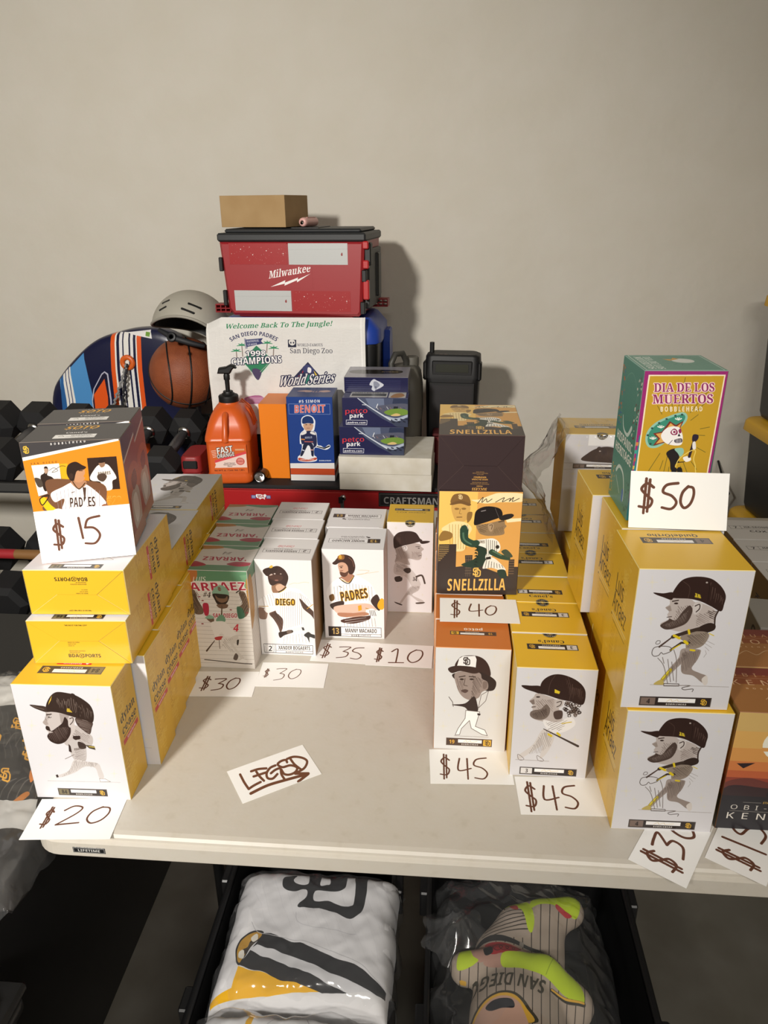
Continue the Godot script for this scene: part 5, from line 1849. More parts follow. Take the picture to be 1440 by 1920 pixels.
func cards():
	deal(price("card lettered LFGSD with an underlining arrow, lying alone mid table", [{"quad": [155, 463, 1000, 150, 1218, 500, 330, 832], "wd": 27, "lines": [[300, 500, 345, 590, 395, 668], [395, 668, 450, 630, 525, 590], [420, 465, 500, 440, 588, 432], [478, 470, 510, 520, 562, 576], [448, 525, 500, 508, 585, 480], [690, 398, 630, 428, 592, 490, 604, 546, 660, 552, 712, 500], [640, 490, 690, 450, 745, 436, 757, 500, 790, 558], [822, 362, 805, 334, 750, 350, 716, 388, 770, 420, 860, 398, 935, 425, 915, 478, 850, 508, 790, 500, 758, 450], [852, 308, 905, 385, 982, 448], [822, 322, 900, 296, 1000, 310, 1052, 352, 1020, 430, 938, 482]]}, {"quad": [155, 463, 1000, 150, 1218, 500, 330, 832], "wd": 32, "lines": [[418, 720, 600, 632, 800, 572, 1060, 502], [915, 496, 1065, 496], [1062, 502, 950, 590]]}], 2.0), -0.2279, -0.8530, 33.1)
	deal(price("$20 card under the bearded pitcher box, overhanging the table edge", [["$", 16, 18, 15, 36], ["2", 40, 14, 32, 36], ["0", 78, 16, 34, 32]], 2.2), -0.5124, -0.7351, 4.7)
	deal(price("$30 card in thick marker beside the green and red boxes", [["$", 24, 18, 20, 40], ["3", 48, 22, 24, 36], ["0", 72, 20, 26, 36]], 2.3), -0.3934, -1.0679, 3.3)
	deal(price("$30 card in thin marker before the number 2 batter box", [["$", 8, 22, 12, 26], ["3", 30, 18, 22, 38], ["0", 54, 20, 26, 32]], 1.3), -0.2690, -1.1043, 1.8)
	deal(price("$35 card before the number 13 batter box, tucked under $10 card", [["$", 14, 16, 22, 46], ["3", 48, 20, 26, 40], ["5", 74, 20, 26, 42]], 2.2), -0.1823, -1.1875, -2.5)
	deal(price("$10 card overlapping the $35 card before the sealed box", [["$", 14, 18, 18, 44], ["l", 44, 18, 28, 46], ["0", 76, 16, 34, 46]], 2.9), -0.0736, -1.1804, -1.0, 0.0012)
	deal(price("$40 card lying on lids before the tan monster pitcher box", [["$", 16, 10, 20, 52], ["4", 46, 18, 26, 38], ["0", 72, 22, 22, 32]], 2.2), 0.0661, -1.0234, 0.6, 0.1985)
	deal(price("$45 card before the number 19 box on the table", [["$", 14, 14, 20, 50], ["4", 42, 20, 24, 44], ["5", 66, 18, 26, 48]], 2.3), 0.0573, -0.8820, 2.8)
	deal(price("$45 card before the curly haired batter box on the table", [["$", 8, 14, 22, 54], ["4", 36, 18, 26, 46], ["5", 64, 16, 26, 48]], 3.0), 0.1886, -0.8291, 2.2)
	deal(price("$50 card leaning on the teal skeleton box", [["$", 10, 12, 24, 42], ["5", 40, 14, 24, 36], ["0", 64, 18, 20, 30]], 4.0), 0.3159, -0.9323, -1.8, 0.4085, 71.5)
	deal(price("$15 card leaning on the orange and charcoal batter box", [["$", 18, 16, 20, 40], ["1", 52, 14, 12, 30], ["S", 60, 12, 26, 42]], 3.4), -0.4975, -0.9095, 17.0, 0.3500, 84.0)
	deal(price("$30 card turned sideways under the lower number 4 box", [["$", 12, 12, 26, 50], ["3", 42, 14, 30, 44], ["0", 78, 18, 36, 42]], 4.4), 0.293, -0.7365, 57.3)
	deal(price("$15 card turned sideways under the sunset player box", [["$", 12, 12, 24, 50], ["1", 42, 10, 20, 54], ["5", 66, 12, 36, 46]], 4.2), 0.396, -0.747, 57.3)
	# turned cards pivot on their short edge
	for q in [[-2, Vector2(0.293, -0.7365)], [-1, Vector2(0.396, -0.747)]]:
		var t: Node3D = get_node("price_card_%03d" % (taken.price_card + 1 + q[0]))
		t.position = Vector3(q[1].x, TY + 0.0004, q[1].y) + t.basis * Vector3(0.0635, 0, 0)


# ---------------------------------------------------------------- on and around the red tool chest behind the table
func part_box(called, parent, c: Vector3, size: Vector3, m, b := 0.002):
	return obj(called, box_mesh(size, b, c), m, parent)


# surface through rounded-rectangle sections [y, half width, half depth, corner radius, shift z]
func loft(mb: MB, secs: Array, s := 0, n := 8, at := Vector3(), cap := true):
	var rows := []
	for q in secs:
		var row := []
		var o := round_rect(q[1] * 2, q[2] * 2, minf(q[3], minf(q[1], q[2]) * 0.999), n)
		for k in o.size() + 1:
			var p: Vector2 = o[k % o.size()]
			row.append(at + Vector3(p.x, q[0], -p.y + (q[4] if q.size() > 4 else 0.0)))
		rows.append(row)
	mb.grid(rows, s, [], true)
	if cap:
		mb.fan(rows[0], Vector3.UP, s)
		mb.fan(rows[rows.size() - 1], Vector3.DOWN, s)


func chest_things():
	red_chest()
	orange_jug()
	small_boxes()
	cooler_and_towel()
	red_case()
	can_and_speaker()


func red_chest():
	var t := thing("tool_chest", "red steel tool chest with black top mat behind the table", "tool chest", Vector3(-0.275, 0, -2.306))
	var w := 0.79
	var d := 0.49
	var top := TY + 0.031
	var red := mat("a5181b", 0.3)
	red.clearcoat_enabled = true
	red.clearcoat = 0.4
	part_box("body", t, Vector3(0, (top + 0.03) / 2 + 0.02, -0.004), Vector3(w, top - 0.09, d - 0.008), red, 0.004)
	part_box("top_mat", t, Vector3(0, top - 0.006, 0), Vector3(w + 0.004, 0.012, d + 0.004), M.rubber, 0.003)
	var y := top - 0.014
	for i in 5:
		var h := 0.075 if i == 0 else 0.135
		part_box("drawer", t, Vector3(0, y - h / 2, d / 2 - 0.002), Vector3(w - 0.012, h - 0.006, 0.012), red, 0.003)
		if i > 0: part_box("drawer_pull", t, Vector3(0, y - 0.012, d / 2 + 0.006), Vector3(w - 0.06, 0.012, 0.010), M.steel, 0.003)
		y -= h
	for sx in [-1, 1]:
		for sz in [-1, 1]:
			var cm := MB.new()
			cm.lathe([Vector2(0.0, 0.017), Vector2(0.022, 0.017), Vector2(0.025, 0.014), Vector2(0.025, -0.014), Vector2(0.022, -0.017), Vector2(0.0, -0.017)], 16, 0, Vector3(sx * (w / 2 - 0.05), 0.025, sz * (d / 2 - 0.05)), Basis(Vector3.BACK, PI / 2))
			obj("caster", cm.mesh(), M.rubber, t)
	# lock with hanging key
	var lk := MB.new()
	lk.lathe([Vector2(0.0, 0.006), Vector2(0.008, 0.006), Vector2(0.010, 0.004), Vector2(0.010, -0.002)], 20, 0, Vector3(-0.020, top - 0.034, d / 2 + 0.005), Basis(Vector3.RIGHT, PI / 2))
	var lock := obj("lock", lk.mesh(), M.chrome, t)
	part_box("key", lock, Vector3(-0.026, top - 0.037, d / 2 + 0.017), Vector3(0.012, 0.020, 0.003), M.black, 0.001)
	part_box("key", lock, Vector3(-0.022, top - 0.056, d / 2 + 0.012), Vector3(0.011, 0.030, 0.002), M.steel, 0.001)
	# badge and name plate
	var c := cv(62, 21, "a5181b", 6)
	c.R(1, 6, 15, 17, "2c4f93")
	c.R(47, 6, 61, 17, "2c4f93")
	for k in 3:
		c.L([3, 8.5 + k * 3, 13, 8.5 + k * 3], 1.0, "e8e6e4")
		c.L([49, 8.5 + k * 3, 59, 8.5 + k * 3], 1.0, "e8e6e4")
	c.P([16, 3, 30, 3, 38, 5, 44, 2, 48, 5, 46, 11, 42, 15, 43, 19, 40, 19, 38, 16, 31, 17, 28, 20, 24, 16, 18, 15, 15, 9], "eeeceb")
	c.T("USA", 30.5, 14, 8.6, "2b2a2c", "sansb", {"align": 0.5, "fit": 21.0})
	c.T("USA", 30.8, 13.7, 8.2, "b5322f", "sansb", {"align": 0.5, "fit": 19.0})
	var q := MB.new()
	q.quad(Vector3(-0.031, 0.0105, 0), Vector3(0.031, 0.0105, 0), Vector3(0.031, -0.0105, 0), Vector3(-0.031, -0.0105, 0))
	var bd := obj("badge", q.mesh(), face_mat(c, 0.35), t)
	bd.position = Vector3(-0.272, top - 0.036, d / 2 + 0.0047)
	c = cv(190, 40, "1b1b1c", 4)
	c.O([1.5, 1.5, 188.5, 1.5, 188.5, 38.5, 1.5, 38.5], 0.8, "6f6d6a")
	c.T("CRAFTSMAN", 12, 32, 21, "8a8885", "sansb", {"fit": 168.0})
	var nm := MB.new(2)
	nm.quad(Vector3(-0.095, 0.02, 0.0035), Vector3(0.095, 0.02, 0.0035), Vector3(0.095, -0.02, 0.0035), Vector3(-0.095, -0.02, 0.0035))
	nm.box(Vector3(0, 0, 0), Vector3(0.194, 0.044, 0.006), 0.001, 1)
	var np := obj("name_plate", nm.mesh(), [face_mat(c, 0.35), M.black], t)
	np.position = Vector3(0.185, top - 0.036, d / 2 + 0.006)


func orange_jug():
	var t := thing("hand_cleaner_jug", "orange plastic hand cleaner jug with black pump beside white towel", "jug", Vector3(-0.648, TY + 0.0315, -2.150), 6)
	var or_ := mat("cf5a20", 0.34)
	var mb := MB.new()
	# body: sections from neck to foot; the upper front is hollowed for the handle
	var secs := [[0.236, 0.030, 0.030, 0.03, 0.0], [0.229, 0.031, 0.031, 0.03, 0.0], [0.226, 0.036, 0.040, 0.035, 0.0], [0.216, 0.044, 0.062, 0.034, -0.012], [0.200, 0.053, 0.072, 0.032, -0.014], [0.180, 0.061, 0.080, 0.030, -0.013], [0.160, 0.066, 0.083, 0.028, -0.008], [0.146, 0.068, 0.090, 0.026, 0.0], [0.138, 0.0685, 0.093, 0.024, 0.0], [0.133, 0.0685, 0.093, 0.022, 0.0], [0.130, 0.066, 0.090, 0.022, 0.0], [0.034, 0.066, 0.090, 0.022, 0.0], [0.030, 0.068, 0.0925, 0.022, 0.0], [0.010, 0.068, 0.0925, 0.022, 0.0], [0.002, 0.064, 0.088, 0.02, 0.0], [0.0, 0.058, 0.082, 0.02, 0.0]]
	loft(mb, secs, 0, 8)
	obj("body", mb.mesh(), or_, t)
	# ribs over the shoulder
	for k in 3:
		var rb := MB.new()
		var z := -0.020 - k * 0.020
		rb.tube([Vector3(0.026, 0.226, z), Vector3(0.050, 0.205, z), Vector3(0.060, 0.180, z), Vector3(0.066, 0.155, z)], 0.006, 8)
		obj("rib", rb.mesh(), or_, t)
	var hd := MB.new()
	hd.tube([Vector3(-0.004, 0.205, 0.040), Vector3(-0.004, 0.207, 0.058), Vector3(-0.004, 0.196, 0.072), Vector3(-0.004, 0.170, 0.082), Vector3(-0.004, 0.150, 0.090), Vector3(-0.004, 0.136, 0.088)], [0.011, 0.0095, 0.0085, 0.0085, 0.0095, 0.012], 12)
	obj("handle", hd.mesh(), or_, t)
	# label
	var c := cv(112, 92, "cf5a20", 5)
	c.R(2, 2, 110, 90, "d36126")
	c.P([14, 56, 110, 30, 110, 74, 12, 74, 16, 64], "ecd0c6")
	c.P([14, 50, 110, 22, 110, 30, 14, 58], "d8434a")
	for k in 5: c.L([6 + k, 20 + k * 5, 20, 18 + k * 5], 1.2, "efe6e0")
	c.T("FAST", 22, 30, 19, "f4efea", "sansb", {"ang": -9.0, "skew": 0.1, "fit": 50.0, "edge": [3.0, "3a3437"]})
	c.T("ORANGE", 22, 44, 12.5, "efe6e0", "sansb", {"ang": -9.0, "skew": 0.1, "fit": 54.0, "edge": [2.4, "3a3437"]})
	c.E(91, 54, 13, 12, "c9584f")
	c.E(91, 54, 10, 9, "dd8a7f")
	c.T("PUMICE", 91, 56, 4, "a8322f", "sansb", {"align": 0.5})
	for k in 3: c.T(["Hand Cleaner", "Nettoyant pour", "Mains"][k], 58, 61 + k * 5, 3.6, "2b2524", "sansb", {"align": 0.5})
	c.T("Net 64 fl. oz. / Cont. Net. 1,89 L", 10, 85, 5.2, "4a1d18", "sansb", {"fit": 92.0})
	c.R(78, 14, 106, 19, "d9a27a")
	var lb := MB.new()
	lb.quad(Vector3(-0.055, 0.126, 0.0906), Vector3(0.056, 0.126, 0.0906), Vector3(0.056, 0.036, 0.0906), Vector3(-0.055, 0.036, 0.0906))
	obj("label", lb.mesh(), face_mat(c, 0.35), t)
	# pump
	var pm := MB.new()
	pm.lathe([Vector2(0.0, 0.268), Vector2(0.013, 0.268), Vector2(0.015, 0.266), Vector2(0.015, 0.261), Vector2(0.019, 0.260), Vector2(0.019, 0.256), Vector2(0.028, 0.255), Vector2(0.030, 0.252), Vector2(0.0295, 0.231), Vector2(0.027, 0.229), Vector2(0.0, 0.229)], 28)
	var pump := obj("pump", pm.mesh(), M.black, t)
	pm = MB.new()
	pm.lathe([Vector2(0.007, 0.320), Vector2(0.0095, 0.314), Vector2(0.0095, 0.302), Vector2(0.0072, 0.300), Vector2(0.0066, 0.264)], 16)
	obj("stem", pm.mesh(), M.black, pump)
	pm = MB.new()
	pm.prism(PackedVector2Array([Vector2(-0.026, 0.321), Vector2(-0.021, 0.337), Vector2(0.0, 0.340), Vector2(0.014, 0.347), Vector2(0.026, 0.345), Vector2(0.031, 0.335), Vector2(0.024, 0.336), Vector2(0.018, 0.330), Vector2(0.012, 0.320)]), -0.013, 0.013, 0.004)
	obj("nozzle", pm.mesh(), M.black, pump)


func small_boxes():
	var y := 0.0318
	# torch lying beside the jug
	var t := thing("flashlight", "black flashlight with silver lens lying between jug and orange box", "flashlight", Vector3(-0.5520, TY + y + 0.0185, -2.078), -2)
	var mb := MB.new()
	mb.lathe([Vector2(0.0165, 0.0), Vector2(0.0185, -0.002), Vector2(0.0185, -0.035), Vector2(0.012, -0.05), Vector2(0.012, -0.14), Vector2(0.010, -0.142), Vector2(0.0, -0.142)], 24, 0, Vector3(), Basis(Vector3.RIGHT, PI / 2))
	obj("barrel", mb.mesh(), M.black_gloss, t)
	mb = MB.new()
	mb.lathe([Vector2(0.0165, 0.0005), Vector2(0.0145, 0.0005), Vector2(0.006, -0.012), Vector2(0.0, -0.013)], 24, 0, Vector3(), Basis(Vector3.RIGHT, PI / 2))
	obj("reflector", mb.mesh(), M.chrome, t)
	# red cordless tool half behind the jug
	t = thing("cordless_tool", "red and black cordless tool beside the orange jug", "power tool", Vector3(-0.758, TY + y, -2.118), 2)
	mb = MB.new()
	loft(mb, [[0.086, 0.028, 0.060, 0.02], [0.080, 0.031, 0.066, 0.02], [0.040, 0.032, 0.068, 0.02], [0.036, 0.031, 0.066, 0.02]])
	obj("housing", mb.mesh(), mat("8c2426", 0.45), t)
	part_box("battery", t, Vector3(0, 0.0175, 0), Vector3(0.062, 0.035, 0.125), mat("842022", 0.45), 0.006)
	part_box("grip", t, Vector3(0, 0.062, 0.0655), Vector3(0.044, 0.026, 0.008), M.black, 0.003)
	# plain orange carton and hockey box
	var o = carton("carton", "plain orange carton with loose lid beside blue hockey box", "", 0.084, 0.235, 0.136, {"all": mat("e87e10", 0.4), "edge": mat("e87e10", 0.4)})
	put(o, -0.509, -2.121, y, 0.2)
	var c := cv(137, 262, "1f3f86", 3.0)
	c.quad([75, 335, 890, 355, 935, 1865, 155, 1850])
	c.R(100, 1540, 960, 1660, "e4e1df")
	c.P([100, 1628, 960, 1645, 960, 1760, 100, 1740], "bd4a25")
	c.P([100, 1742, 960, 1762, 960, 1900, 100, 1880], "dedbd9")
	c.T("#5 SIMON", 298, 445, 52, "f0efee", "sansb", {"fit": 380.0, "gap": 8.0})
	c.T("BENOIT", 210, 625, 140, "e07363", "sansb", {"fit": 560.0, "edge": [10.0, "a9b8d8"]})
	c.O([115, 460, 850, 475, 855, 660, 125, 645], 5, "8fa3cf")
	c.S([340, 780, 350, 720, 400, 680, 465, 668, 530, 690, 575, 740, 592, 800, 575, 930, 560, 960, 610, 1000, 630, 1200, 690, 1225, 750, 1260, 820, 1210, 855, 1225, 845, 1265, 770, 1300, 640, 1265, 575, 1270, 570, 1390, 610, 1430, 605, 1500, 450, 1520, 290, 1495, 280, 1420, 320, 1380, 350, 1250, 340, 1190, 315, 1180, 320, 1010, 390, 930, 350, 860], "e9ebf0")
	c.S([385, 830, 545, 830, 545, 910, 510, 955, 465, 965, 420, 945, 392, 910], "c9a084")
	c.S([355, 800, 365, 730, 420, 690, 490, 690, 545, 730, 558, 820, 460, 815, 380, 825], "1d3568")
	c.E(430, 842, 16, 7, "3a2a22")
	c.E(505, 842, 16, 7, "3a2a22")
	c.L([440, 905, 490, 905], 8, "8a4f44")
	c.S([335, 1010, 430, 960, 530, 960, 600, 1010, 615, 1200, 560, 1260, 545, 1180, 400, 1190, 345, 1180], "232a4d")
	c.S([340, 1000, 420, 960, 430, 1000, 350, 1030], "e4e1df")
	c.S([520, 965, 590, 1000, 585, 1030, 500, 1000], "e4e1df")
	c.T("GULLS", 405, 1095, 34, "b9c2da", "sansb", {"fit": 130.0, "ang": -4.0})
	c.L([345, 1105, 395, 1110], 22, "c9803a")
	c.L([400, 1150, 545, 1155], 14, "c9685a")
	c.S([390, 1190, 540, 1190, 560, 1400, 520, 1400, 500, 1260, 460, 1215, 420, 1280, 360, 1400, 320, 1400, 360, 1270], "20263f")
	c.S([460, 1225, 500, 1280, 515, 1390, 480, 1425, 370, 1420, 420, 1300], "e9ebf0")
	c.L([360, 1300, 390, 1310], 18, "c9d0e0")
	c.L([510, 1300, 545, 1300], 18, "d9a8a0")
	c.L([620, 1240, 750, 1275, 835, 1235], [16, 26], "17181c")
	c.S([300, 1440, 450, 1470, 600, 1440, 598, 1480, 450, 1508, 300, 1490], "bd4a33")
	c.T("SIMON BENOIT", 320, 1488, 22, "f0e6e0", "sansb", {"fit": 250.0})
	c.T("BOBBLEHEAD", 655, 1508, 22, "dfe4ee", "sansb", {"fit": 215.0})
	var f := {"all": mat("20336b", 0.35), "front": face_mat(c, 0.3), "edge": mat("2b4076", 0.4)}
	c = cv(137, 122, "263a72")
	c.S([20, 50, 45, 36, 65, 44, 58, 62, 40, 56], "c9a59a")
	c.S([90, 44, 112, 36, 124, 50, 108, 62, 94, 58], "c9a59a")
	c.T("GULLS", 68, 62, 18, "c9a59a", "sansb", {"align": 0.5, "fit": 50.0, "skew": 0.2})
	f.top = face_mat(c, 0.35)
	c = cv(122, 262, "1a2440")  # side stripes repeat the front ones, shade put into their colours
	c.R(0, 212, 122, 230, "d0cdca")
	c.R(0, 230, 122, 246, "a9441f")
	c.R(0, 246, 122, 262, "cac7c4")
	c.hatch([10, 20, 110, 20, 110, 200, 10, 200], 80, 9, 3, "2c3a5c", 5)
	f.right = face_mat(c, 0.25)
	put(carton("bobblehead_box", "blue box of hockey figure with orange and white bottom stripes", "", 0.137, 0.262, 0.122, f), -0.393, -2.104, y, 0.8)
	# two white cartons, the stadium boxes and the flat blue box on them
	var wc := mat("dedad0", 0.7)
	wc.albedo_texture = noise_tex(256, 0.02, "efece4", "ffffff", 41, 4)
	tri_map(wc, 3.0)
	var w1 = carton("carton", "white corrugated carton lying under another on the tool chest", "white cartons", 0.272, 0.0515, 0.219, {"all": wc})
	put(w1, -0.165, -2.033, y, -1.5)
	put(copy(w1, "white corrugated carton on top of its twin under stadium boxes"), -0.166, -2.030, y + 0.0522, -1.2)
	c = cv(191, 88, "1d1f49", 4)
	c.quad([175, 625, 1245, 660, 1225, 1140, 190, 1080])
	c.P([400, 620, 1260, 640, 1260, 1160, 1050, 1120, 800, 980, 600, 830, 470, 700], "48506a")
	c.P([540, 640, 840, 650, 850, 800, 700, 820, 600, 760], "6b7690")
	c.P([1000, 655, 1250, 665, 1250, 760, 980, 740], "2b3550")
	c.S([700, 800, 840, 760, 1250, 760, 1250, 1000, 1100, 960, 900, 930], "55586a")
	for k in 9: c.L([720 + k * 55, 790 + k % 3 * 14, 745 + k * 55, 830], 10, ["b9bcc4", "8a6a6a", "3a4258"][k % 3])
	c.S([840, 880, 930, 840, 1060, 826, 1180, 840, 1245, 880, 1220, 930, 1080, 945, 920, 930], "71913a")
	c.S([950, 935, 1040, 905, 1110, 930, 1080, 950, 990, 950], "d3b77a")
	c.P([1000, 790, 1070, 788, 1075, 825, 1000, 828], "1c1f2b")
	c.S([860, 940, 1040, 985, 1245, 930, 1250, 970, 1050, 1050, 880, 970], "a9b4c6")
	c.S([900, 985, 1050, 1040, 1250, 980, 1250, 1140, 1030, 1120], "3a4258")
	for k in 7: c.L([930 + k * 45, 1005 + (k % 2) * 40, 960 + k * 45, 1015 + (k % 2) * 40], 20, "1d2233")
	c.L([400, 620, 560, 750, 760, 890, 940, 1010], [10, 26], "c9d0dc", true)
	c.L([490, 745, 550, 750], 8, "e9ecf2")
	c.L([740, 740, 715, 800], 12, "e4e6ec")
	c.T("petco", 215, 882, 78, "d9363f", "sans", {"fit": 360.0})
	c.T("petco", 218, 882, 78, "d9363f", "sans", {"fit": 360.0})
	c.T("park", 285, 955, 70, "f2f2f4", "sansb", {"fit": 225.0})
	c.O([240, 985, 565, 1005, 560, 1075, 240, 1055], 7, "d9dbe6")
	c.T("padres.com", 255, 1040, 30, "e9e9ee", "sansb", {"fit": 290.0, "ang": 3.0})
	f = {"all": mat("1d1f49", 0.35), "front": face_mat(c, 0.35), "edge": mat("4a4c66", 0.4)}
	c = cv(191, 100, "23265a")
	c.R(20, 30, 130, 92, "c9c9c6")
	c.R(24, 48, 126, 78, "3a3d36")
	c.T("COLLECTIBLE", 30, 44, 9, "4a4a4a", "sansb", {"fit": 90.0})
	c.R(134, 26, 184, 96, "d3d0cb")
	c.S([140, 90, 150, 50, 170, 40, 180, 70, 165, 92], "b5854f")
	f.top = face_mat(c, 0.35)
	var p1 = carton("collectible_box", "navy stadium photo box, lower of two, on white cartons", "navy stadium boxes", 0.189, 0.0845, 0.1, f)
	put(p1, -0.205, -2.050, y + 0.1046, 0)
	put(copy(p1, "navy stadium photo box on top of its twin under flat box"), -0.194, -2.050, y + 0.1900, 0)
	c = cv(187, 44, "1b1d45", 4)
	for k in 5: c.L([4, 10 + k * 6, 165, 10 + k * 6], 0.7, "4a4e78")
	c.S([80, 10, 88, 5, 96, 9, 106, 14, 116, 22, 108, 30, 96, 36, 88, 41, 80, 36, 82, 26, 74, 22], "c9ccd6")
	c.S([86, 14, 94, 12, 102, 18, 104, 24, 96, 32, 88, 32], "8a8fa0")
	c.T("2016", 90, 26, 5, "1b1d45", "sansb", {"ang": 90.0})
	f = {"all": mat("8f8d97", 0.25), "front": face_mat(c, 0.25), "edge": mat("8f8d97", 0.3)}
	c = cv(187, 150, "8f8d97")
	c.S([20, 50, 140, 46, 168, 72, 140, 100, 20, 98], "2b2723")
	c.T("ALL STAR GAME", 104, 78, 8, "c9b07a", "sansb", {"fit": 50.0})
	f.top = face_mat(c, 0.2)
	put(carton("collectible_box", "flat navy box with silver star badge on the stadium boxes", "", 0.187, 0.044, 0.15, f), -0.196, -2.115, y + 0.2755, 0)
	for n in ["bobblehead_box", "collectible_box", "carton"]: pass


func cooler_and_towel():
	var y := TY + 0.0315
	var t := thing("cooler", "blue and black hard cooler under towel and red storage case", "cooler", Vector3(-0.452, y, -2.425), -1)
	var blue := mat("1f3f9a", 0.4)
	var mb := MB.new()
	loft(mb, [[0.385, 0.248, 0.135, 0.03], [0.375, 0.249, 0.136, 0.03], [0.02, 0.236, 0.125, 0.03], [0.0, 0.230, 0.12, 0.03]], 0, 3)
	obj("body", mb.mesh(), M.black, t)
	mb = MB.new()
	loft(mb, [[0.462, 0.218, 0.115, 0.02], [0.459, 0.227, 0.122, 0.03], [0.425, 0.256, 0.143, 0.045], [0.386, 0.258, 0.146, 0.045], [0.384, 0.254, 0.143, 0.04]], 0, 2)
	obj("lid", mb.mesh(), blue, t)
	for sx in [-1, 1]:
		mb = MB.new()
		mb.prism(PackedVector2Array([Vector2(-0.05, 0.24), Vector2(-0.06, 0.37), Vector2(-0.04, 0.405), Vector2(0.03, 0.405), Vector2(0.055, 0.37), Vector2(0.045, 0.24)]), -0.012, 0.012, 0.004, 0, Basis(Vector3.UP, PI / 2), Vector3(sx * 0.262, 0, -0.06))
		obj("side_handle", mb.mesh(), blue, t)
	# towel
	var c := cv(494, 367, "dcdad6", 2.6)
	c.quad([48, 62, 1375, 75, 1330, 1062, 165, 1062])
	var rng := RandomNumberGenerator.new()
	rng.seed = 5
	for i in 260:
		var q := Vector2(rng.randf_range(50, 1370), rng.randf_range(70, 1060))
		if i % 2: c.L([q.x, q.y, q.x + rng.randf_range(30, 120), q.y + rng.randf_range(-3, 3)], 2, ["d2d0cc", "e5e3df"][i / 2 % 2])
		else: c.L([q.x, q.y, q.x + rng.randf_range(-3, 3), q.y + rng.randf_range(30, 100)], 2, ["d2d0cc", "e5e3df"][i / 2 % 2])
	c.L([70, 170, 165, 1060], 10, "e9e7e3")
	c.L([1345, 80, 1320, 1060], 12, "eae8e4")
	c.T("Welcome Back To The Jungle!", 228, 162, 42, "2f7f55", "serifb", {"fit": 885.0, "ang": -1.3, "skew": 0.22})
	c.T("SAN DIEGO PADRES", 468, 222, 36, "33345a", "sansb", {"align": 0.5, "fit": 395.0, "arc": 330.0})
	for q in [[370, 310], [325, 360], [580, 290], [632, 335]]:
		c.L([q[0], q[1], q[0] + (8 if q[0] < 500 else -6), q[1] + 100], 7, "7a6a62")
		for k in 5: c.L([q[0], q[1], q[0] + cos(PI + k * PI / 4) * 40, q[1] + sin(PI + k * PI / 4) * 26 + 8], [12, 5], "2f8a5f")
	c.P([490, 305, 640, 440, 495, 622, 355, 450], "d5dbd4")
	c.P([490, 315, 622, 440, 495, 600, 372, 450], "2f7f5a")
	c.P([388, 250, 405, 250, 420, 340, 400, 345], "9a9aa8")
	c.P([398, 262, 545, 248, 528, 275, 548, 296, 410, 328], "3a3f6b")
	c.T("NATIONAL", 410, 288, 18, "dfe0e8", "serifb", {"fit": 105.0, "ang": -6.0})
	c.T("LEAGUE", 418, 316, 18, "dfe0e8", "serifb", {"fit": 80.0, "ang": -6.0})
	c.T("1998", 398, 410, 46, "f3f3f1", "sansb", {"fit": 170.0, "ang": -2.0, "edge": [10.0, "2c2f4a"]})
	c.T("CHAMPIONS", 285, 488, 58, "f3f3f1", "sansb", {"fit": 415.0, "ang": -3.5, "edge": [11.0, "2c2f4a"]})
	c.S([452, 530, 480, 515, 520, 530, 530, 560, 505, 615, 470, 580], "4a4060")
	c.L([520, 545, 580, 480], 5, "9aa89a")
	c.T("WORLD-FAMOUS", 822, 322, 24, "2c2f3f", "serif", {"fit": 208.0})
	c.T("San Diego Zoo", 762, 382, 44, "23263a", "serif", {"fit": 345.0})
	c.R(748, 264, 816, 330, "23263a")
	c.S([760, 268, 800, 268, 806, 300, 782, 315, 758, 298], "dcdad6")
	c.E(772, 290, 6, 8, "23263a")
	c.E(794, 290, 6, 8, "23263a")
	c.P([905, 458, 1010, 590, 985, 640, 770, 610], "2b2c4a")
	c.P([880, 500, 850, 560, 800, 600, 845, 600], "b5353f")
	c.S([860, 510, 900, 480, 950, 520, 945, 560, 880, 550], "3a3f6b")
	c.S([905, 505, 930, 515, 925, 550, 900, 545], "e9e7e6")
	c.P([950, 530, 985, 580, 960, 575], "d9b93a")
	c.S([860, 590, 930, 565, 985, 590, 950, 640, 870, 640], "2f7f6a")
	c.T("World Series", 662, 668, 84, "e4e2df", "serifb", {"fit": 440.0, "ang": -5.0, "skew": 0.45, "edge": [14.0, "2b2c4a"]})
	c.S([400, 765, 520, 745, 560, 800, 440, 820, 405, 800], "a8668f")
	for k in 5: c.L([412, 772 + k * 9, 545, 762 + k * 9], 3, "d3b3c6")
	var towel := thing("rally_towel", "white printed rally towel hanging over the blue cooler front", "towel", Vector3(-0.490, TY + 0.13, -2.264))
	var cloth := face_mat(c, 0.9)
	bump(cloth, noise_tex(512, 0.08, Color.BLACK, Color.WHITE, 15, 2), 0.05)
	cloth.rim_enabled = true
	cloth.rim = 0.2
	var nz := FastNoiseLite.new()
	nz.seed = 3
	nz.frequency = 6.0
	var rows := []
	var back := []
	for i in 45:
		var r := []
		var b := []
		for j in 61:
			var u := j / 60.0
			var v := i / 44.0
			var x := (u - 0.5) * 0.494
			var yy := 0.367 * (1.0 - v)
			# the upper left corner falls away over the lid's bevel
			var cut := maxf(0.0, 1.0 - u / 0.10)
			yy -= cut * maxf(0.0, 1.0 - v * 3.0) * 0.022
			var z := nz.get_noise_2d(x * 2.0, yy * 0.8) * 0.010 * v + sin(u * 19.0 + nz.get_noise_2d(x, yy) * 3.0) * 0.0022 * v - maxf(0.0, 0.06 - v) * 0.25
			z -= cut * 0.016 * maxf(0.0, 1.0 - v * 2.0)
			r.append(Vector3(x, yy, z))
			b.append(Vector3(x, yy, z - 0.0018))
		rows.append(r)
		b.reverse()
		back.append(b)
	var tm := MB.new(2)
	tm.grid(rows, 0)
	tm.grid(back, 1)
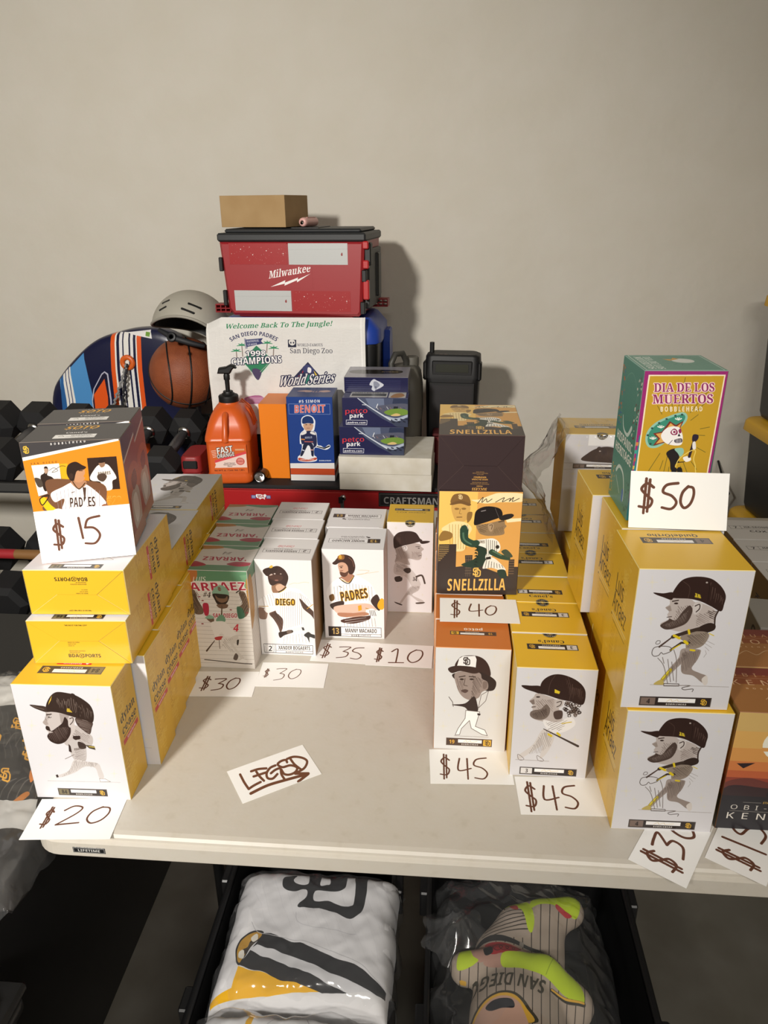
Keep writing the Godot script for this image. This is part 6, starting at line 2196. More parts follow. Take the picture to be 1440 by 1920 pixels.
	obj("cloth", tm.mesh(), [cloth, mat("d6d4d0", 0.9)], towel)
	for q in [[60, 0.2474], [0, -0.2474]]:
		var pts := []
		for i in 23: pts.append(rows[i * 2][q[0]])
		var hm := MB.new()
		hm.tube(pts, 0.0022, 6)
		obj("hem", hm.mesh(), mat("e6e4de", 0.9), towel)


func red_case():
	var y := TY + 0.0315 + 0.4690
	var t := thing("storage_case", "red storage case with black lid and reflective tape on the cooler", "tool case", Vector3(-0.458, y, -2.285), -4.5)
	var red := mat("98252a", 0.42)
	var dark_red := mat("8c1a20", 0.45)
	# local: x right, z towards viewer with the front at z = 0
	var prof := PackedVector2Array([Vector2(-0.210, 0.018), Vector2(-0.195, 0.0), Vector2(0.198, 0.0), Vector2(0.208, 0.012), Vector2(0.219, 0.215), Vector2(-0.224, 0.215)])
	var mb := MB.new()
	mb.prism(prof, -0.27, 0.0, 0.008)
	obj("body", mb.mesh(), red, t)
	mb = MB.new()
	mb.box(Vector3(-0.002, 0.226, -0.137), Vector3(0.452, 0.024, 0.282), 0.005)
	mb.box(Vector3(-0.002, 0.243, -0.142), Vector3(0.418, 0.012, 0.246), 0.005)
	var lid := obj("lid", mb.mesh(), mat("26282a", 0.5), t)
	part_box("lid_rib", lid, Vector3(-0.05, 0.250, -0.14), Vector3(0.24, 0.004, 0.16), M.black, 0.001)
	part_box("skid", t, Vector3(-0.002, -0.0015, -0.135), Vector3(0.36, 0.008, 0.24), dark_red, 0.002)
	# black side panels with latches
	for q in [[0.150, 0.040], [0.052, 0.046]]:
		part_box("corner_pad", t, Vector3(-0.219 + (0.10 - q[0]) * 0.05, q[0], 0.0), Vector3(0.012, q[1], 0.012), M.black, 0.002)
	part_box("side_panel", t, Vector3(0.219, 0.105, -0.140), Vector3(0.016, 0.170, 0.215), mat("3a3b3a", 0.55), 0.003)
	part_box("latch", t, Vector3(0.226, 0.178, -0.028), Vector3(0.020, 0.064, 0.034), M.black, 0.003)
	for q in [[0.204, 0.022], [0.150, 0.024], [0.078, 0.056]]:
		part_box("latch_tab", t, Vector3(0.222, q[0], -0.008), Vector3(0.018, q[1], 0.020), mat("b3272a", 0.4), 0.003)
	part_box("corner_pad", t, Vector3(0.217, 0.118, -0.006), Vector3(0.014, 0.034, 0.018), M.black, 0.002)
	part_box("corner_pad", t, Vector3(0.211, 0.026, -0.006), Vector3(0.014, 0.036, 0.018), M.black, 0.002)
	part_box("hinge_bar", t, Vector3(0.230, 0.110, -0.175), Vector3(0.012, 0.13, 0.05), mat("2c2d2c", 0.5), 0.003)
	# slotted feet at both ends
	for q in [[-0.232, -0.030], [0.232, -0.215]]:
		mb = MB.new()
		mb.box(Vector3(q[0], 0.008, q[1]), Vector3(0.05, 0.004, 0.04), 0.001)
		mb.box(Vector3(q[0], 0.030, q[1]), Vector3(0.05, 0.004, 0.04), 0.001)
		for k in 4: mb.box(Vector3(q[0] - 0.0235 + k * 0.0157, 0.019, q[1]), Vector3(0.003, 0.022, 0.04), 0.0005)
		mb.box(Vector3(q[0], 0.019, q[1]), Vector3(0.05, 0.003, 0.04), 0.0005)
		obj("cleat", mb.mesh(), dark_red, t)
	# tapes: silver honeycomb and red
	var c := cv(180, 60, "b4b6b5", 3.5)
	for j in 24:
		for i in 50:
			var px := i * 3.8 + (j % 2) * 1.9
			c.E(px, j * 2.7, 1.35, 1.0, "c3c5c4")
	c.L([0, 18, 180, 16], 0.5, "9b9d9c")
	c.S([160, 30, 164, 26, 165, 34, 161, 35], "8a2f30")
	var silver := face_mat(c, 0.35)
	c = cv(180, 60, "9a1c1f", 3.5)
	for j in 16:
		for i in 36: c.E(i * 5.2 + (j % 2) * 2.6, j * 4.0, 1.9, 1.5, "a02225")
	var rng := RandomNumberGenerator.new()
	rng.seed = 8
	for i in 60: c.E(rng.randf() * 180, rng.randf() * 60, rng.randf() * 0.8 + 0.2, rng.randf() * 0.8 + 0.2, ["d9c6c0", "c98a86"][i % 2])
	for i in 4: c.E(30 + i * 40 + rng.randf() * 20, 10 + rng.randf() * 40, 1.6, 1.4, "e9e2de")
	var rtape := face_mat(c, 0.35)
	for q in [[-0.104, 0.1795, 1], [0.0795, 0.1795, 0], [-0.098, 0.0445, 0], [0.085, 0.0445, 1]]:
		mb = MB.new()
		mb.quad(Vector3(-0.0895, 0.030, 0), Vector3(0.0895, 0.030, 0), Vector3(0.0895, -0.030, 0), Vector3(-0.0895, -0.030, 0))
		var tp := obj("reflective_tape", mb.mesh(), [silver, rtape][q[2]], t)
		tp.position = Vector3(q[0], q[1], 0.0006)
		tp.set_meta("label", ["silver honeycomb reflective tape", "red reflective tape, scuffed"][q[2]])
	c = cv(140, 62, "98252a", 4)
	c.T("Milwaukee", 4, 34, 21, "eceae8", "serifb", {"fit": 132.0, "ang": -9.0, "skew": 0.35, "sx": 0.8})
	c.P([8, 58, 56, 38, 54, 45, 96, 30, 94, 36, 136, 18, 92, 44, 92, 38, 52, 54, 54, 48], "eceae8")
	mb = MB.new()
	mb.quad(Vector3(-0.070, 0.031, 0), Vector3(0.070, 0.031, 0), Vector3(0.070, -0.031, 0), Vector3(-0.070, -0.031, 0))
	obj("logo", mb.mesh(), face_mat(c, 0.42), t).position = Vector3(-0.010, 0.112, 0.0005)
	# cardboard carton and pink torch on the lid
	var kraft := mat("a98c62", 0.8)
	kraft.albedo_texture = noise_tex(256, 0.015, "f1ece4", "ffffff", 71, 4)
	tri_map(kraft, 2.5, false)
	var b = carton("carton", "brown cardboard carton on the black lid of the red case", "", 0.213, 0.088, 0.17, {"all": kraft})
	b.rotation.y = deg_to_rad(-13)
	b.position = Vector3(-0.560, y + 0.2530, -2.415)
	var pk := thing("pink_torch", "small pink torch with silver end beside the brown carton", "flashlight", Vector3(-0.432, y + 0.2660, -2.340), -14)
	mb = MB.new()
	mb.lathe([Vector2(0.0, 0.001), Vector2(0.009, 0.001), Vector2(0.0125, -0.003), Vector2(0.0135, -0.012), Vector2(0.0135, -0.09), Vector2(0.011, -0.094), Vector2(0.0, -0.094)], 24, 0, Vector3(), Basis(Vector3.RIGHT, PI / 2))
	obj("barrel", mb.mesh(), mat("d9a8a0", 0.4), pk)
	mb = MB.new()
	mb.lathe([Vector2(0.0, 0.0030), Vector2(0.0045, 0.0030), Vector2(0.0050, 0.0)], 20, 0, Vector3(-0.001, -0.002, 0), Basis(Vector3.RIGHT, PI / 2))
	obj("end_screw", mb.mesh(), M.chrome, pk)
	part_box("switch_rail", pk, Vector3(0.006, 0.0118, -0.05), Vector3(0.005, 0.004, 0.06), mat("c48f88", 0.4), 0.001)


func can_and_speaker():
	var y := TY + 0.0315
	var t := thing("fuel_can", "dull grey plastic can with looped handle between cooler and radio", "can", Vector3(-0.124, y, -2.335))
	var g := mat("5c5951", 0.55)
	var mb := MB.new()
	loft(mb, [[0.312, 0.030, 0.040, 0.025], [0.306, 0.040, 0.060, 0.025], [0.285, 0.050, 0.085, 0.028], [0.24, 0.056, 0.095, 0.03], [0.16, 0.058, 0.098, 0.03], [0.155, 0.054, 0.094, 0.03], [0.02, 0.054, 0.094, 0.03], [0.0, 0.048, 0.088, 0.03]])
	obj("body", mb.mesh(), g, t)
	mb = MB.new()
	mb.tube([Vector3(-0.036, 0.285, 0.045), Vector3(-0.040, 0.325, 0.045), Vector3(-0.028, 0.352, 0.036), Vector3(-0.006, 0.352, 0.020), Vector3(0.004, 0.325, 0.005), Vector3(0.004, 0.300, 0.0)], 0.0095, 12)
	obj("handle", mb.mesh(), mat("3a3935", 0.5), t)
	mb = MB.new()
	mb.lathe([Vector2(0.0, 0.336), Vector2(0.018, 0.336), Vector2(0.021, 0.332), Vector2(0.021, 0.308)], 20, 0, Vector3(0.022, 0, -0.02))
	obj("cap", mb.mesh(), g, t)
	part_box("clasp", t, Vector3(-0.020, 0.292, 0.066), Vector3(0.034, 0.034, 0.020), mat("2f2e2b", 0.5), 0.004)
	# radio speaker
	t = thing("jobsite_radio", "tall black jobsite radio speaker with short antenna against wall", "speaker", Vector3(0.030, y, -2.400), -5)
	var body := mat("101012", 0.55)
	mb = MB.new()
	loft(mb, [[0.340, 0.074, 0.040, 0.02], [0.334, 0.086, 0.050, 0.022], [0.270, 0.091, 0.056, 0.024], [0.262, 0.086, 0.052, 0.024], [0.02, 0.080, 0.050, 0.024], [0.0, 0.074, 0.046, 0.022]], 0, 3)
	obj("body", mb.mesh(), body, t)
	part_box("grille_frame", t, Vector3(0, 0.135, 0.050), Vector3(0.148, 0.24, 0.008), M.black, 0.003)
	var c := cv(130, 215, "141416", 4)
	for j in 62:
		for i in 38: c.E(2 + i * 3.4 + (j % 2) * 1.7, 2 + j * 3.5, 1.0, 1.0, "2a2023")
	mb = MB.new()
	mb.quad(Vector3(-0.065, 0.245, 0.0545), Vector3(0.065, 0.245, 0.0545), Vector3(0.065, 0.030, 0.0545), Vector3(-0.065, 0.030, 0.0545))
	obj("grille", mb.mesh(), face_mat(c, 0.5), t)
	part_box("display_frame", t, Vector3(0, 0.300, 0.051), Vector3(0.128, 0.046, 0.010), M.black, 0.003)
	part_box("display", t, Vector3(0, 0.300, 0.0565), Vector3(0.104, 0.026, 0.002), mat("33352f", 0.25), 0.0005)
	for k in 8:
		part_box("button", t, Vector3(-0.052 + k * 0.0148, 0.3385, 0.034), Vector3(0.011, 0.004, 0.010), mat("5a4a48" if k in [1, 2] else "3a3a3b", 0.5), 0.001)
	mb = MB.new()
	mb.tube([Vector3(-0.070, 0.330, 0.0), Vector3(-0.070, 0.372, 0.0)], 0.0075, 12)
	obj("antenna", mb.mesh(), M.black, t)
	for sx in [-1, 1]: part_box("corner_bumper", t, Vector3(sx * 0.086, 0.290, 0.034), Vector3(0.014, 0.060, 0.040), M.black, 0.005)
	t = thing("tool_pouch", "small dark red case behind the white cartons", "case", Vector3(0.035, y, -2.297), 0)
	part_box("shell", t, Vector3(0, 0.05, 0), Vector3(0.13, 0.1, 0.07), mat("5a1416", 0.6), 0.012)
	part_box("flap", t, Vector3(0, 0.104, 0), Vector3(0.134, 0.010, 0.074), mat("4a1012", 0.6), 0.004)


# ---------------------------------------------------------------- dumbbell rack, ball, helmet and towable on the left
func dumbbell(label, r: float, hl: float, total: float) -> Node3D:
	var t := thing("dumbbell", label, "dumbbell", Vector3.ZERO, 0, "black hex dumbbells on the rack")
	var ax := Basis(Vector3.RIGHT, PI / 2)
	var hd := total / 2 - hl
	for s in [-1.0, 1.0]:
		var mb := MB.new()
		var b: float = r * 0.22
		var prof := [Vector2(0.0, total / 2), Vector2(r * 0.72, total / 2), Vector2(r, total / 2 - b), Vector2(r, hd + b * 0.7), Vector2(r * 0.45, hd), Vector2(0.0, hd)]
		if s < 0:
			prof.reverse()
			for i in prof.size(): prof[i] = Vector2(prof[i].x, -prof[i].y)
		mb.lathe(prof, 6, 0, Vector3(), ax, Vector3.ONE, true)
		obj("head", mb.mesh(), M.rubber, t)
		mb = MB.new()
		mb.lathe([Vector2(0.0, s * (hd + 0.001)), Vector2(0.021, s * (hd + 0.001)), Vector2(0.022, s * (hd - 0.004)), Vector2(0.015, s * (hd - 0.008))] if s > 0 else [Vector2(0.015, s * (hd - 0.008)), Vector2(0.022, s * (hd - 0.004)), Vector2(0.021, s * (hd + 0.001)), Vector2(0.0, s * (hd + 0.001))], 20, 0, Vector3(), ax)
		obj("collar", mb.mesh(), M.chrome, t)
	var g := MB.new()
	g.lathe([Vector2(0.0135, hd), Vector2(0.0135, hd * 0.8), Vector2(0.0165, hd * 0.55), Vector2(0.0172, 0.0), Vector2(0.0165, -hd * 0.55), Vector2(0.0135, -hd * 0.8), Vector2(0.0135, -hd)], 20, 0, Vector3(), ax)
	obj("handle", g.mesh(), M.knurl, t)
	return t


func rack_things():
	M.knurl = mat("77777a", 0.45, 0.9)
	bump(M.knurl, noise_tex(128, 0.2, Color.BLACK, Color.WHITE, 4, 1), 0.05)
	var rk := thing("dumbbell_rack", "black steel dumbbell rack with grey front rails against wall", "rack", Vector3(-1.37, 0, -2.20))
	var steel := mat("17181a", 0.5)
	var lip := mat("4a4a49", 0.45, 0.4)
	for sx in [-1, 1]:
		var x: float = sx * 0.53
		part_box("foot", rk, Vector3(x, 0.03, 0), Vector3(0.06, 0.06, 0.60), steel, 0.004)
		var mb := MB.new()
		mb.box(Vector3(x, TY * 0.5 + 0.08, -0.22), Vector3(0.06, TY + 0.12, 0.05), 0.004, 0, Basis(Vector3.RIGHT, -0.10))
		obj("upright", mb.mesh(), steel, rk)
	# two slanting tiers: z from front lip to back lip
	for q in [TY + 0.045, TY - 0.445]:
		for k in 2:
			var z := 0.205 - k * 0.345
			var yy: float = q + 0.02 + k * 0.085 - 0.02
			part_box("rail", rk, Vector3(0, yy - 0.012, z), Vector3(1.11, 0.026, 0.012), lip, 0.002)
			part_box("rail_ledge", rk, Vector3(0, yy - 0.027, z - 0.045), Vector3(1.11, 0.006, 0.10), steel, 0.001)
		for sx in [-1, 1]:
			var mb := MB.new()
			mb.box(Vector3(sx * 0.55, q + 0.008, 0.03), Vector3(0.014, 0.04, 0.38), 0.002, 0, Basis(Vector3.RIGHT, 0.235))
			obj("tier_end", mb.mesh(), steel, rk)
	# upper tier: six, heads growing towards the left
	var xs := [-1.490, -1.352, -1.216, -1.088, -0.964, -0.846]
	var nm := ["heaviest dumbbell at the far end of the upper tier", "large dumbbell second on the upper tier, chrome collar showing", "dumbbell behind the rear orange and charcoal box", "dumbbell below the striped towable, fourth on the tier", "dumbbell under the basketball with bare chrome handle", "last small dumbbell on the tier, next to the orange jug"]
	var rs := [0.067, 0.066, 0.0635, 0.0615, 0.0600, 0.0565]
	for i in 6:
		var d := dumbbell("black hex " + nm[i], rs[i], 0.105 - i * 0.004, 0.345 - i * 0.004)
		d.rotation = Vector3(deg_to_rad(13.5), deg_to_rad(-3), 0)
		d.position = Vector3(xs[i], TY + 0.064 + rs[i] * 0.866, -2.190)
	for i in 3:
		var d := dumbbell(["black hex dumbbell at the far end of the lower tier", "black hex dumbbell mid lower tier, chrome handle showing beside card", "black hex dumbbell on the lower tier nearest the box stack"][i], 0.078, 0.115, 0.36)
		d.rotation = Vector3(deg_to_rad(13.5), deg_to_rad(-3), 0)
		d.position = Vector3(-1.60 + i * 0.185, TY - 0.424 + 0.068, -2.19)
	var bt := thing("wooden_bat", "wooden bat with red grip lying across the lower dumbbells", "bat", Vector3(-1.45, TY - 0.2385, -2.085))
	var mb := MB.new()
	mb.tube([Vector3(0.06, 0, 0), Vector3(0.26, 0, 0.004), Vector3(0.30, 0, 0.005)], [0.016, 0.019, 0.017], 14)
	obj("barrel", mb.mesh(), mat("8a6237", 0.55), bt)
	mb = MB.new()
	mb.tube([Vector3(-0.22, 0, 0), Vector3(0.06, 0, 0)], 0.0165, 14)
	obj("grip", mb.mesh(), mat("a3222a", 0.6), bt)

	# towable: puffed vinyl shape leaning on the wall
	var c := cv(300, 360, "171a3a", 2.6)
	c.quad([-145, 42, 1166, 47, 1327, 1559, 136, 1531])
	c.P([95, 480, 290, 265, 380, 620, 500, 1500, 200, 1500, 130, 640], "4f8fc9")
	c.P([105, 470, 120, 440, 160, 640, 280, 1500, 200, 1500], "2b5f9a")
	c.P([122, 440, 180, 375, 235, 640, 330, 1500, 270, 1500, 160, 640], "e9e6df")
	for q in [[140, 415, 185, 640], [165, 390, 212, 640]]: c.L([q[0], q[1], q[2], q[3], q[2] + 90, 1500], 7, "33406b")
	c.P([370, 640, 380, 555, 445, 430, 470, 410, 500, 430, 530, 640, 560, 1500, 470, 1500], "b9b9c9")
	c.P([378, 650, 390, 555, 450, 440, 470, 422, 490, 440, 518, 650, 545, 1500, 480, 1500], "1d1a33")
	c.P([385, 600, 470, 470, 500, 620, 540, 1500, 480, 1500], "e2591f")
	var st := [[508, 542, "e2591f"], [542, 556, "ece9e2"], [556, 578, "171a3a"], [578, 604, "e6e4e2"], [604, 614, "171a3a"], [614, 655, "e9e6df"], [655, 668, "171a3a"], [668, 692, "e6e4e2"], [692, 712, "171a3a"], [712, 722, "ece9e2"], [722, 758, "e2591f"]]
	for s in st: c.P([s[0], 100, s[1], 100, s[1] + 18, 400, s[1] + 50, 680, s[1] + 130, 1520, s[0] + 130, 1520, s[0] + 50, 680, s[0] + 18, 400], s[2])
	c.P([640, 100, 830, 80, 850, 150, 700, 120], "e6e4e2")
	c.P([795, 95, 830, 100, 828, 135, 795, 128], "6f9a3a")
	var bd := thing("towable_tube", "navy, orange and blue striped vinyl towable leaning on wall", "water toy", Vector3(-1.2, TY, -2.62))
	var outl := [Vector2(-0.285, 0.06), Vector2(-0.265, 0.174), Vector2(-0.214, 0.245), Vector2(-0.129, 0.324), Vector2(-0.061, 0.369), Vector2(0.012, 0.392), Vector2(0.094, 0.408), Vector2(0.182, 0.406), Vector2(0.25, 0.37), Vector2(0.28, 0.28), Vector2(0.28, 0.0), Vector2(0.24, -0.24), Vector2(-0.2, -0.26), Vector2(-0.28, -0.1)]
	var pm := MB.new(2)
	var cen := Vector2(0.0, 0.06)
	var rows := []
	var uvs := []
	for k in [[1.0, -0.055], [1.0, -0.03], [0.995, -0.012], [0.97, 0.0], [0.9, 0.008], [0.7, 0.012], [0.35, 0.014], [0.0, 0.015]]:
		var r := []
		var uv := []
		for i in 57:
			var f := (i % 56) / 4.0
			var a: int = int(f)
			var p: Vector2 = outl[a].cubic_interpolate(outl[(a + 1) % 14], outl[(a + 13) % 14], outl[(a + 2) % 14], f - a)
			p = cen + (p - cen) * k[0]
			r.append(Vector3(p.x, p.y, k[1]))
			uv.append(Vector2((p.x + 0.3) / 0.6, (0.42 - p.y) / 0.72))
		rows.append(r)
		uvs.append(uv)
	pm.grid(rows, 0, uvs, true)
	pm.fan(rows[0], Vector3.FORWARD, 0)
	obj("cover", pm.mesh(), face_mat(c, 0.3), bd)
	pm = MB.new()
	pm.lathe([Vector2(0.0105, 0.004), Vector2(0.013, 0.010), Vector2(0.024, 0.010), Vector2(0.028, 0.004), Vector2(0.028, -0.002), Vector2(0.0105, -0.002)], 28, 0, Vector3(0.052, 0.290, 0.014), Basis(Vector3.RIGHT, PI / 2))
	obj("grommet", pm.mesh(), mat("d9621f", 0.4), bd)
	for k in 2:
		pm = MB.new()
		var pts := []
		for i in 24:
			var f := i / 23.0
			var w_ := sin(i * 2.2 + k * PI) * 0.004
			pts.append(Vector3(0.054 - f * (0.060 if k else 0.022) - f * f * 0.02 + w_, 0.288 - f * 0.17, 0.030 + sin(f * PI) * 0.012))
		pm.tube(pts, 0.0048, 7)
		obj("rope", pm.mesh(), [mat("23242a", 0.8), mat("8a8a88", 0.8)][k], bd)
	part_box("valve", bd, Vector3(0.215, 0.185, 0.022), Vector3(0.018, 0.030, 0.018), M.black, 0.005)

	# basketball
	var R_ := 0.122
	var ball := thing("basketball", "worn orange brown basketball with black seams under grey helmet", "ball", Vector3(-0.895, TY + 0.278, -2.490), 0)
	pm = MB.new()
	var prof := []
	for i in 33: prof.append(Vector2(sin(PI * i / 32) * R_, cos(PI * i / 32) * R_))
	pm.lathe(prof, 56)
	var leather := mat("94502e", 0.6)
	leather.albedo_texture = noise_tex(512, 0.01, "d8c8be", "ffffff", 91, 5)
	tri_map(leather, 4.0, false)
	leather.normal_enabled = true
	var nt := noise_tex(512, 0.16, Color.BLACK, Color.WHITE, 92, 1, FastNoiseLite.TYPE_CELLULAR)
	nt.as_normal_map = true
	nt.bump_strength = 3.0
	nt.color_ramp = null
	leather.normal_texture = nt
	leather.normal_scale = 0.5
	obj("skin", pm.mesh(), leather, ball)
	for k in 4:
		pm = MB.new()
		var pts := []
		for i in 65:
			var a := TAU * i / 64
			var p: Vector3
			if k == 0: p = Vector3(0, cos(a), sin(a))
			elif k == 1: p = Vector3(cos(a), 0, sin(a))
			else:
				var bow := (0.62 if k == 2 else -0.62)
				p = Vector3(bow * (1.0 + 0.12 * cos(2 * a)), cos(a), sin(a)).normalized()
			pts.append(p * R_ * 0.9995)
		pm.tube(pts, 0.0030, 6, 0, false)
		var sm := obj("seam", pm.mesh(), M.black, ball)
	ball.rotation = Vector3(deg_to_rad(48), deg_to_rad(22), deg_to_rad(-8))

	# helmet upside tilted over the ball
	var hm := thing("helmet", "matte grey skate helmet with slotted vents resting on basketball", "helmet", Vector3(-0.848, TY + 0.428, -2.470))
	var shell := mat("a8a498", 0.55)
	var hb := Basis(Vector3.UP, deg_to_rad(12)) * Basis(Vector3.BACK, deg_to_rad(-20)) * Basis(Vector3.RIGHT, deg_to_rad(-22))
	var size := Vector3(0.131, 0.128, 0.15)
	for k in 2:
		pm = MB.new()
		rows = []
		for i in 21:
			var r := []
			for j in 49:
				var ph := TAU * j / 48
				var lim := deg_to_rad(92.0 + 9.0 * cos(2 * ph) - 6.0 * sin(ph))
				var th := lim * i / 20.0
				r.append(hb * (Vector3(sin(th) * cos(ph), cos(th), -sin(th) * sin(ph)) * size * (1.0 if k == 0 else 0.925)))
			rows.append(r)
		if k: for r in rows: r.reverse()
		pm.grid(rows, 0, [], true)
		obj(["shell", "liner"][k], pm.mesh(), [shell, M.black][k], hm)
		if k == 0:
			pm = MB.new()
			pm.tube(rows[20], 0.0045, 8, 0, false)
			obj("rim", pm.mesh(), mat("99958a", 0.5), hm)
	for q in [[-52, 20, 26], [-50, 8, 26], [-2, 22, -6], [-9, 11, -6]]:
		var az := deg_to_rad(q[0] + 90)
		var el := deg_to_rad(q[1])
		var n := Vector3(-cos(az) * cos(el), sin(el), sin(az) * cos(el)) * -1.0
		n = Vector3(sin(deg_to_rad(q[0])) * cos(el), sin(el), cos(deg_to_rad(q[0])) * cos(el))
		var p := n * size
		var nn := Vector3(p.x / size.x / size.x, p.y / size.y / size.y, p.z / size.z / size.z).normalized()
		var xx := Vector3.UP.cross(nn).normalized().rotated(nn, deg_to_rad(q[2]))
		var bb := Basis(xx, nn.cross(xx), nn)
		pm = MB.new()
		pm.prism(round_rect(0.046 if q[0] > -30 else 0.034, 0.0070, 0.0034, 5), -0.003, 0.0008, 0.0003, 0, bb, p)
		obj("vent", pm.mesh(), M.black, hm).position = Vector3()
		hm.get_child(hm.get_child_count() - 1).basis = hb
	pm = MB.new()
	pm.lathe([Vector2(0.0, 0.006), Vector2(0.013, 0.006), Vector2(0.016, 0.003), Vector2(0.016, -0.006)], 20, 0, Vector3(-0.035, -0.006, 0.105), Basis(Vector3.RIGHT, PI / 2.4))
	obj("fit_dial", pm.mesh(), mat("1d1e20", 0.5), hm)
	pm = MB.new()
	pm.tube([Vector3(-0.085, 0.012, 0.075), Vector3(-0.035, -0.008, 0.100), Vector3(0.02, -0.025, 0.098), Vector3(0.06, -0.040, 0.075)], [0.007, 0.011, 0.010, 0.007], 8)
	obj("fit_band", pm.mesh(), mat("222326", 0.6), hm)


# ---------------------------------------------------------------- soft things
# smooth union of tapered capsules [p0, r0, p1, r1] meshed as surface nets; uv from above in the rectangle uvr (x, z)
func blob(bones: Array, cell: float, soft: float, uvr: Rect2, squash := 1.0) -> ArrayMesh:
	var lo := Vector3.INF
	var hi := -Vector3.INF
	for b in bones:
		for k in [0, 2]:
			lo = lo.min(b[k] - Vector3.ONE * (b[k + 1] + cell * 2))
			hi = hi.max(b[k] + Vector3.ONE * (b[k + 1] + cell * 2))
	var n := Vector3i(((hi - lo) / cell).ceil()) + Vector3i.ONE
	var f := PackedFloat32Array()
	f.resize(n.x * n.y * n.z)
	var i := 0
	for z in n.z:
		for y in n.y:
			for x in n.x:
				var p := lo + Vector3(x, y, z) * cell
				var d := 1e9
				for b in bones:
					var ab: Vector3 = b[2] - b[0]
					var t := clampf((p - b[0]).dot(ab) / maxf(ab.length_squared(), 1e-9), 0, 1)
					var e: float = (p - b[0] - ab * t).length() - lerpf(b[1], b[3], t)
					var h := clampf(0.5 + 0.5 * (d - e) / soft, 0, 1)
					d = lerpf(d, e, h) - soft * h * (1 - h)
				f[i] = d
				i += 1
	var id := {}
	var vs := PackedVector3Array()
	var sx := 1
	var sy := n.x
	var sz := n.x * n.y
	for z in n.z - 1:
		for y in n.y - 1:
			for x in n.x - 1:
				var o := x + y * sy + z * sz
				var m := 0
				var s := Vector3()
				var cnt := 0
				for e in [[0, 0, 0, 0], [0, 0, 0, 1], [0, 0, 0, 2], [1, 0, 0, 1], [1, 0, 0, 2], [0, 1, 0, 0], [0, 1, 0, 2], [0, 0, 1, 0], [0, 0, 1, 1], [1, 1, 0, 2], [1, 0, 1, 1], [0, 1, 1, 0]]:
					var a: int = o + e[0] + e[1] * sy + e[2] * sz
					var b: int = a + [sx, sy, sz][e[3]]
					if (f[a] < 0) != (f[b] < 0):
						var t := f[a] / (f[a] - f[b])
						var q := Vector3(e[0], e[1], e[2])
						q[e[3]] += t
						s += q
						cnt += 1
				if cnt:
					id[o] = vs.size()
					vs.append(lo + (Vector3(x, y, z) + s / cnt) * cell)
	var st := SurfaceTool.new()
	st.begin(Mesh.PRIMITIVE_TRIANGLES)
	st.set_smooth_group(0)
	for p in vs:
		st.set_uv(Vector2((p.x - uvr.position.x) / uvr.size.x, (p.z - uvr.position.y) / uvr.size.y))
		st.add_vertex(p)
	for z in range(1, n.z - 1):
		for y in range(1, n.y - 1):
			for x in range(1, n.x - 1):
				var o := x + y * sy + z * sz
				for ax in 3:
					var a: int = [sx, sy, sz][ax]
					var u: int = [sx, sy, sz][(ax + 1) % 3]
					var v: int = [sx, sy, sz][(ax + 2) % 3]
					if (f[o] < 0) == (f[o + a] < 0): continue
					var q := [id.get(o - u - v, -1), id.get(o - v, -1), id.get(o, -1), id.get(o - u, -1)]
					if q.min() < 0: continue
					if f[o] > 0: q.reverse()
					for k in [q[2], q[1], q[0], q[3], q[2], q[0]]: st.add_index(k)
	st.generate_normals()
	return st.commit()


# a puffed sheet over the rectangle r (x, z): crown height, fall at the rim, folds
func puff(r: Rect2, y0: float, crown: float, fold: float, seed_: int, nx := 40, nz := 40, power := 4.0, under := 0.03) -> ArrayMesh:
	var nn := FastNoiseLite.new()
	nn.seed = seed_
	nn.frequency = 1.0
	nn.fractal_octaves = 3
	var mb := MB.new()
	var rows := []
	var low := []
	for i in nz + 1:
		var a := []
		var b := []
		for j in nx + 1:
			var u := 2.0 * j / nx - 1
			var v := 2.0 * i / nz - 1
			var p := Vector3(r.position.x + r.size.x * (u + 1) / 2, 0, r.position.y + r.size.y * (v + 1) / 2)
			var e := (1.0 - pow(absf(u), power)) * (1.0 - pow(absf(v), power))
			var w := nn.get_noise_2d(p.x * 9, p.z * 9)
			var ridge := 1.0 - absf(nn.get_noise_2d(p.x * 9 + 40 + p.z * 5, p.z * 9))
			p.x += w * fold * 0.6
			p.z += nn.get_noise_2d(p.x * 14 + 90, p.z * 14) * fold * 0.6
			p.y = y0 - under + (under + crown) * pow(maxf(e, 0.0), 0.45) + (w * 0.5 + ridge * 0.7 - 0.5) * fold * minf(1.0, e * 3)
			a.append(p)
			b.append(Vector3(p.x, y0 - under - 0.002, p.z))
		rows.append(a)
		b.reverse()
		low.append(b)
	mb.grid(rows, 0)
	var uvl := []
	mb.grid(low, 0)
	return mb.mesh()


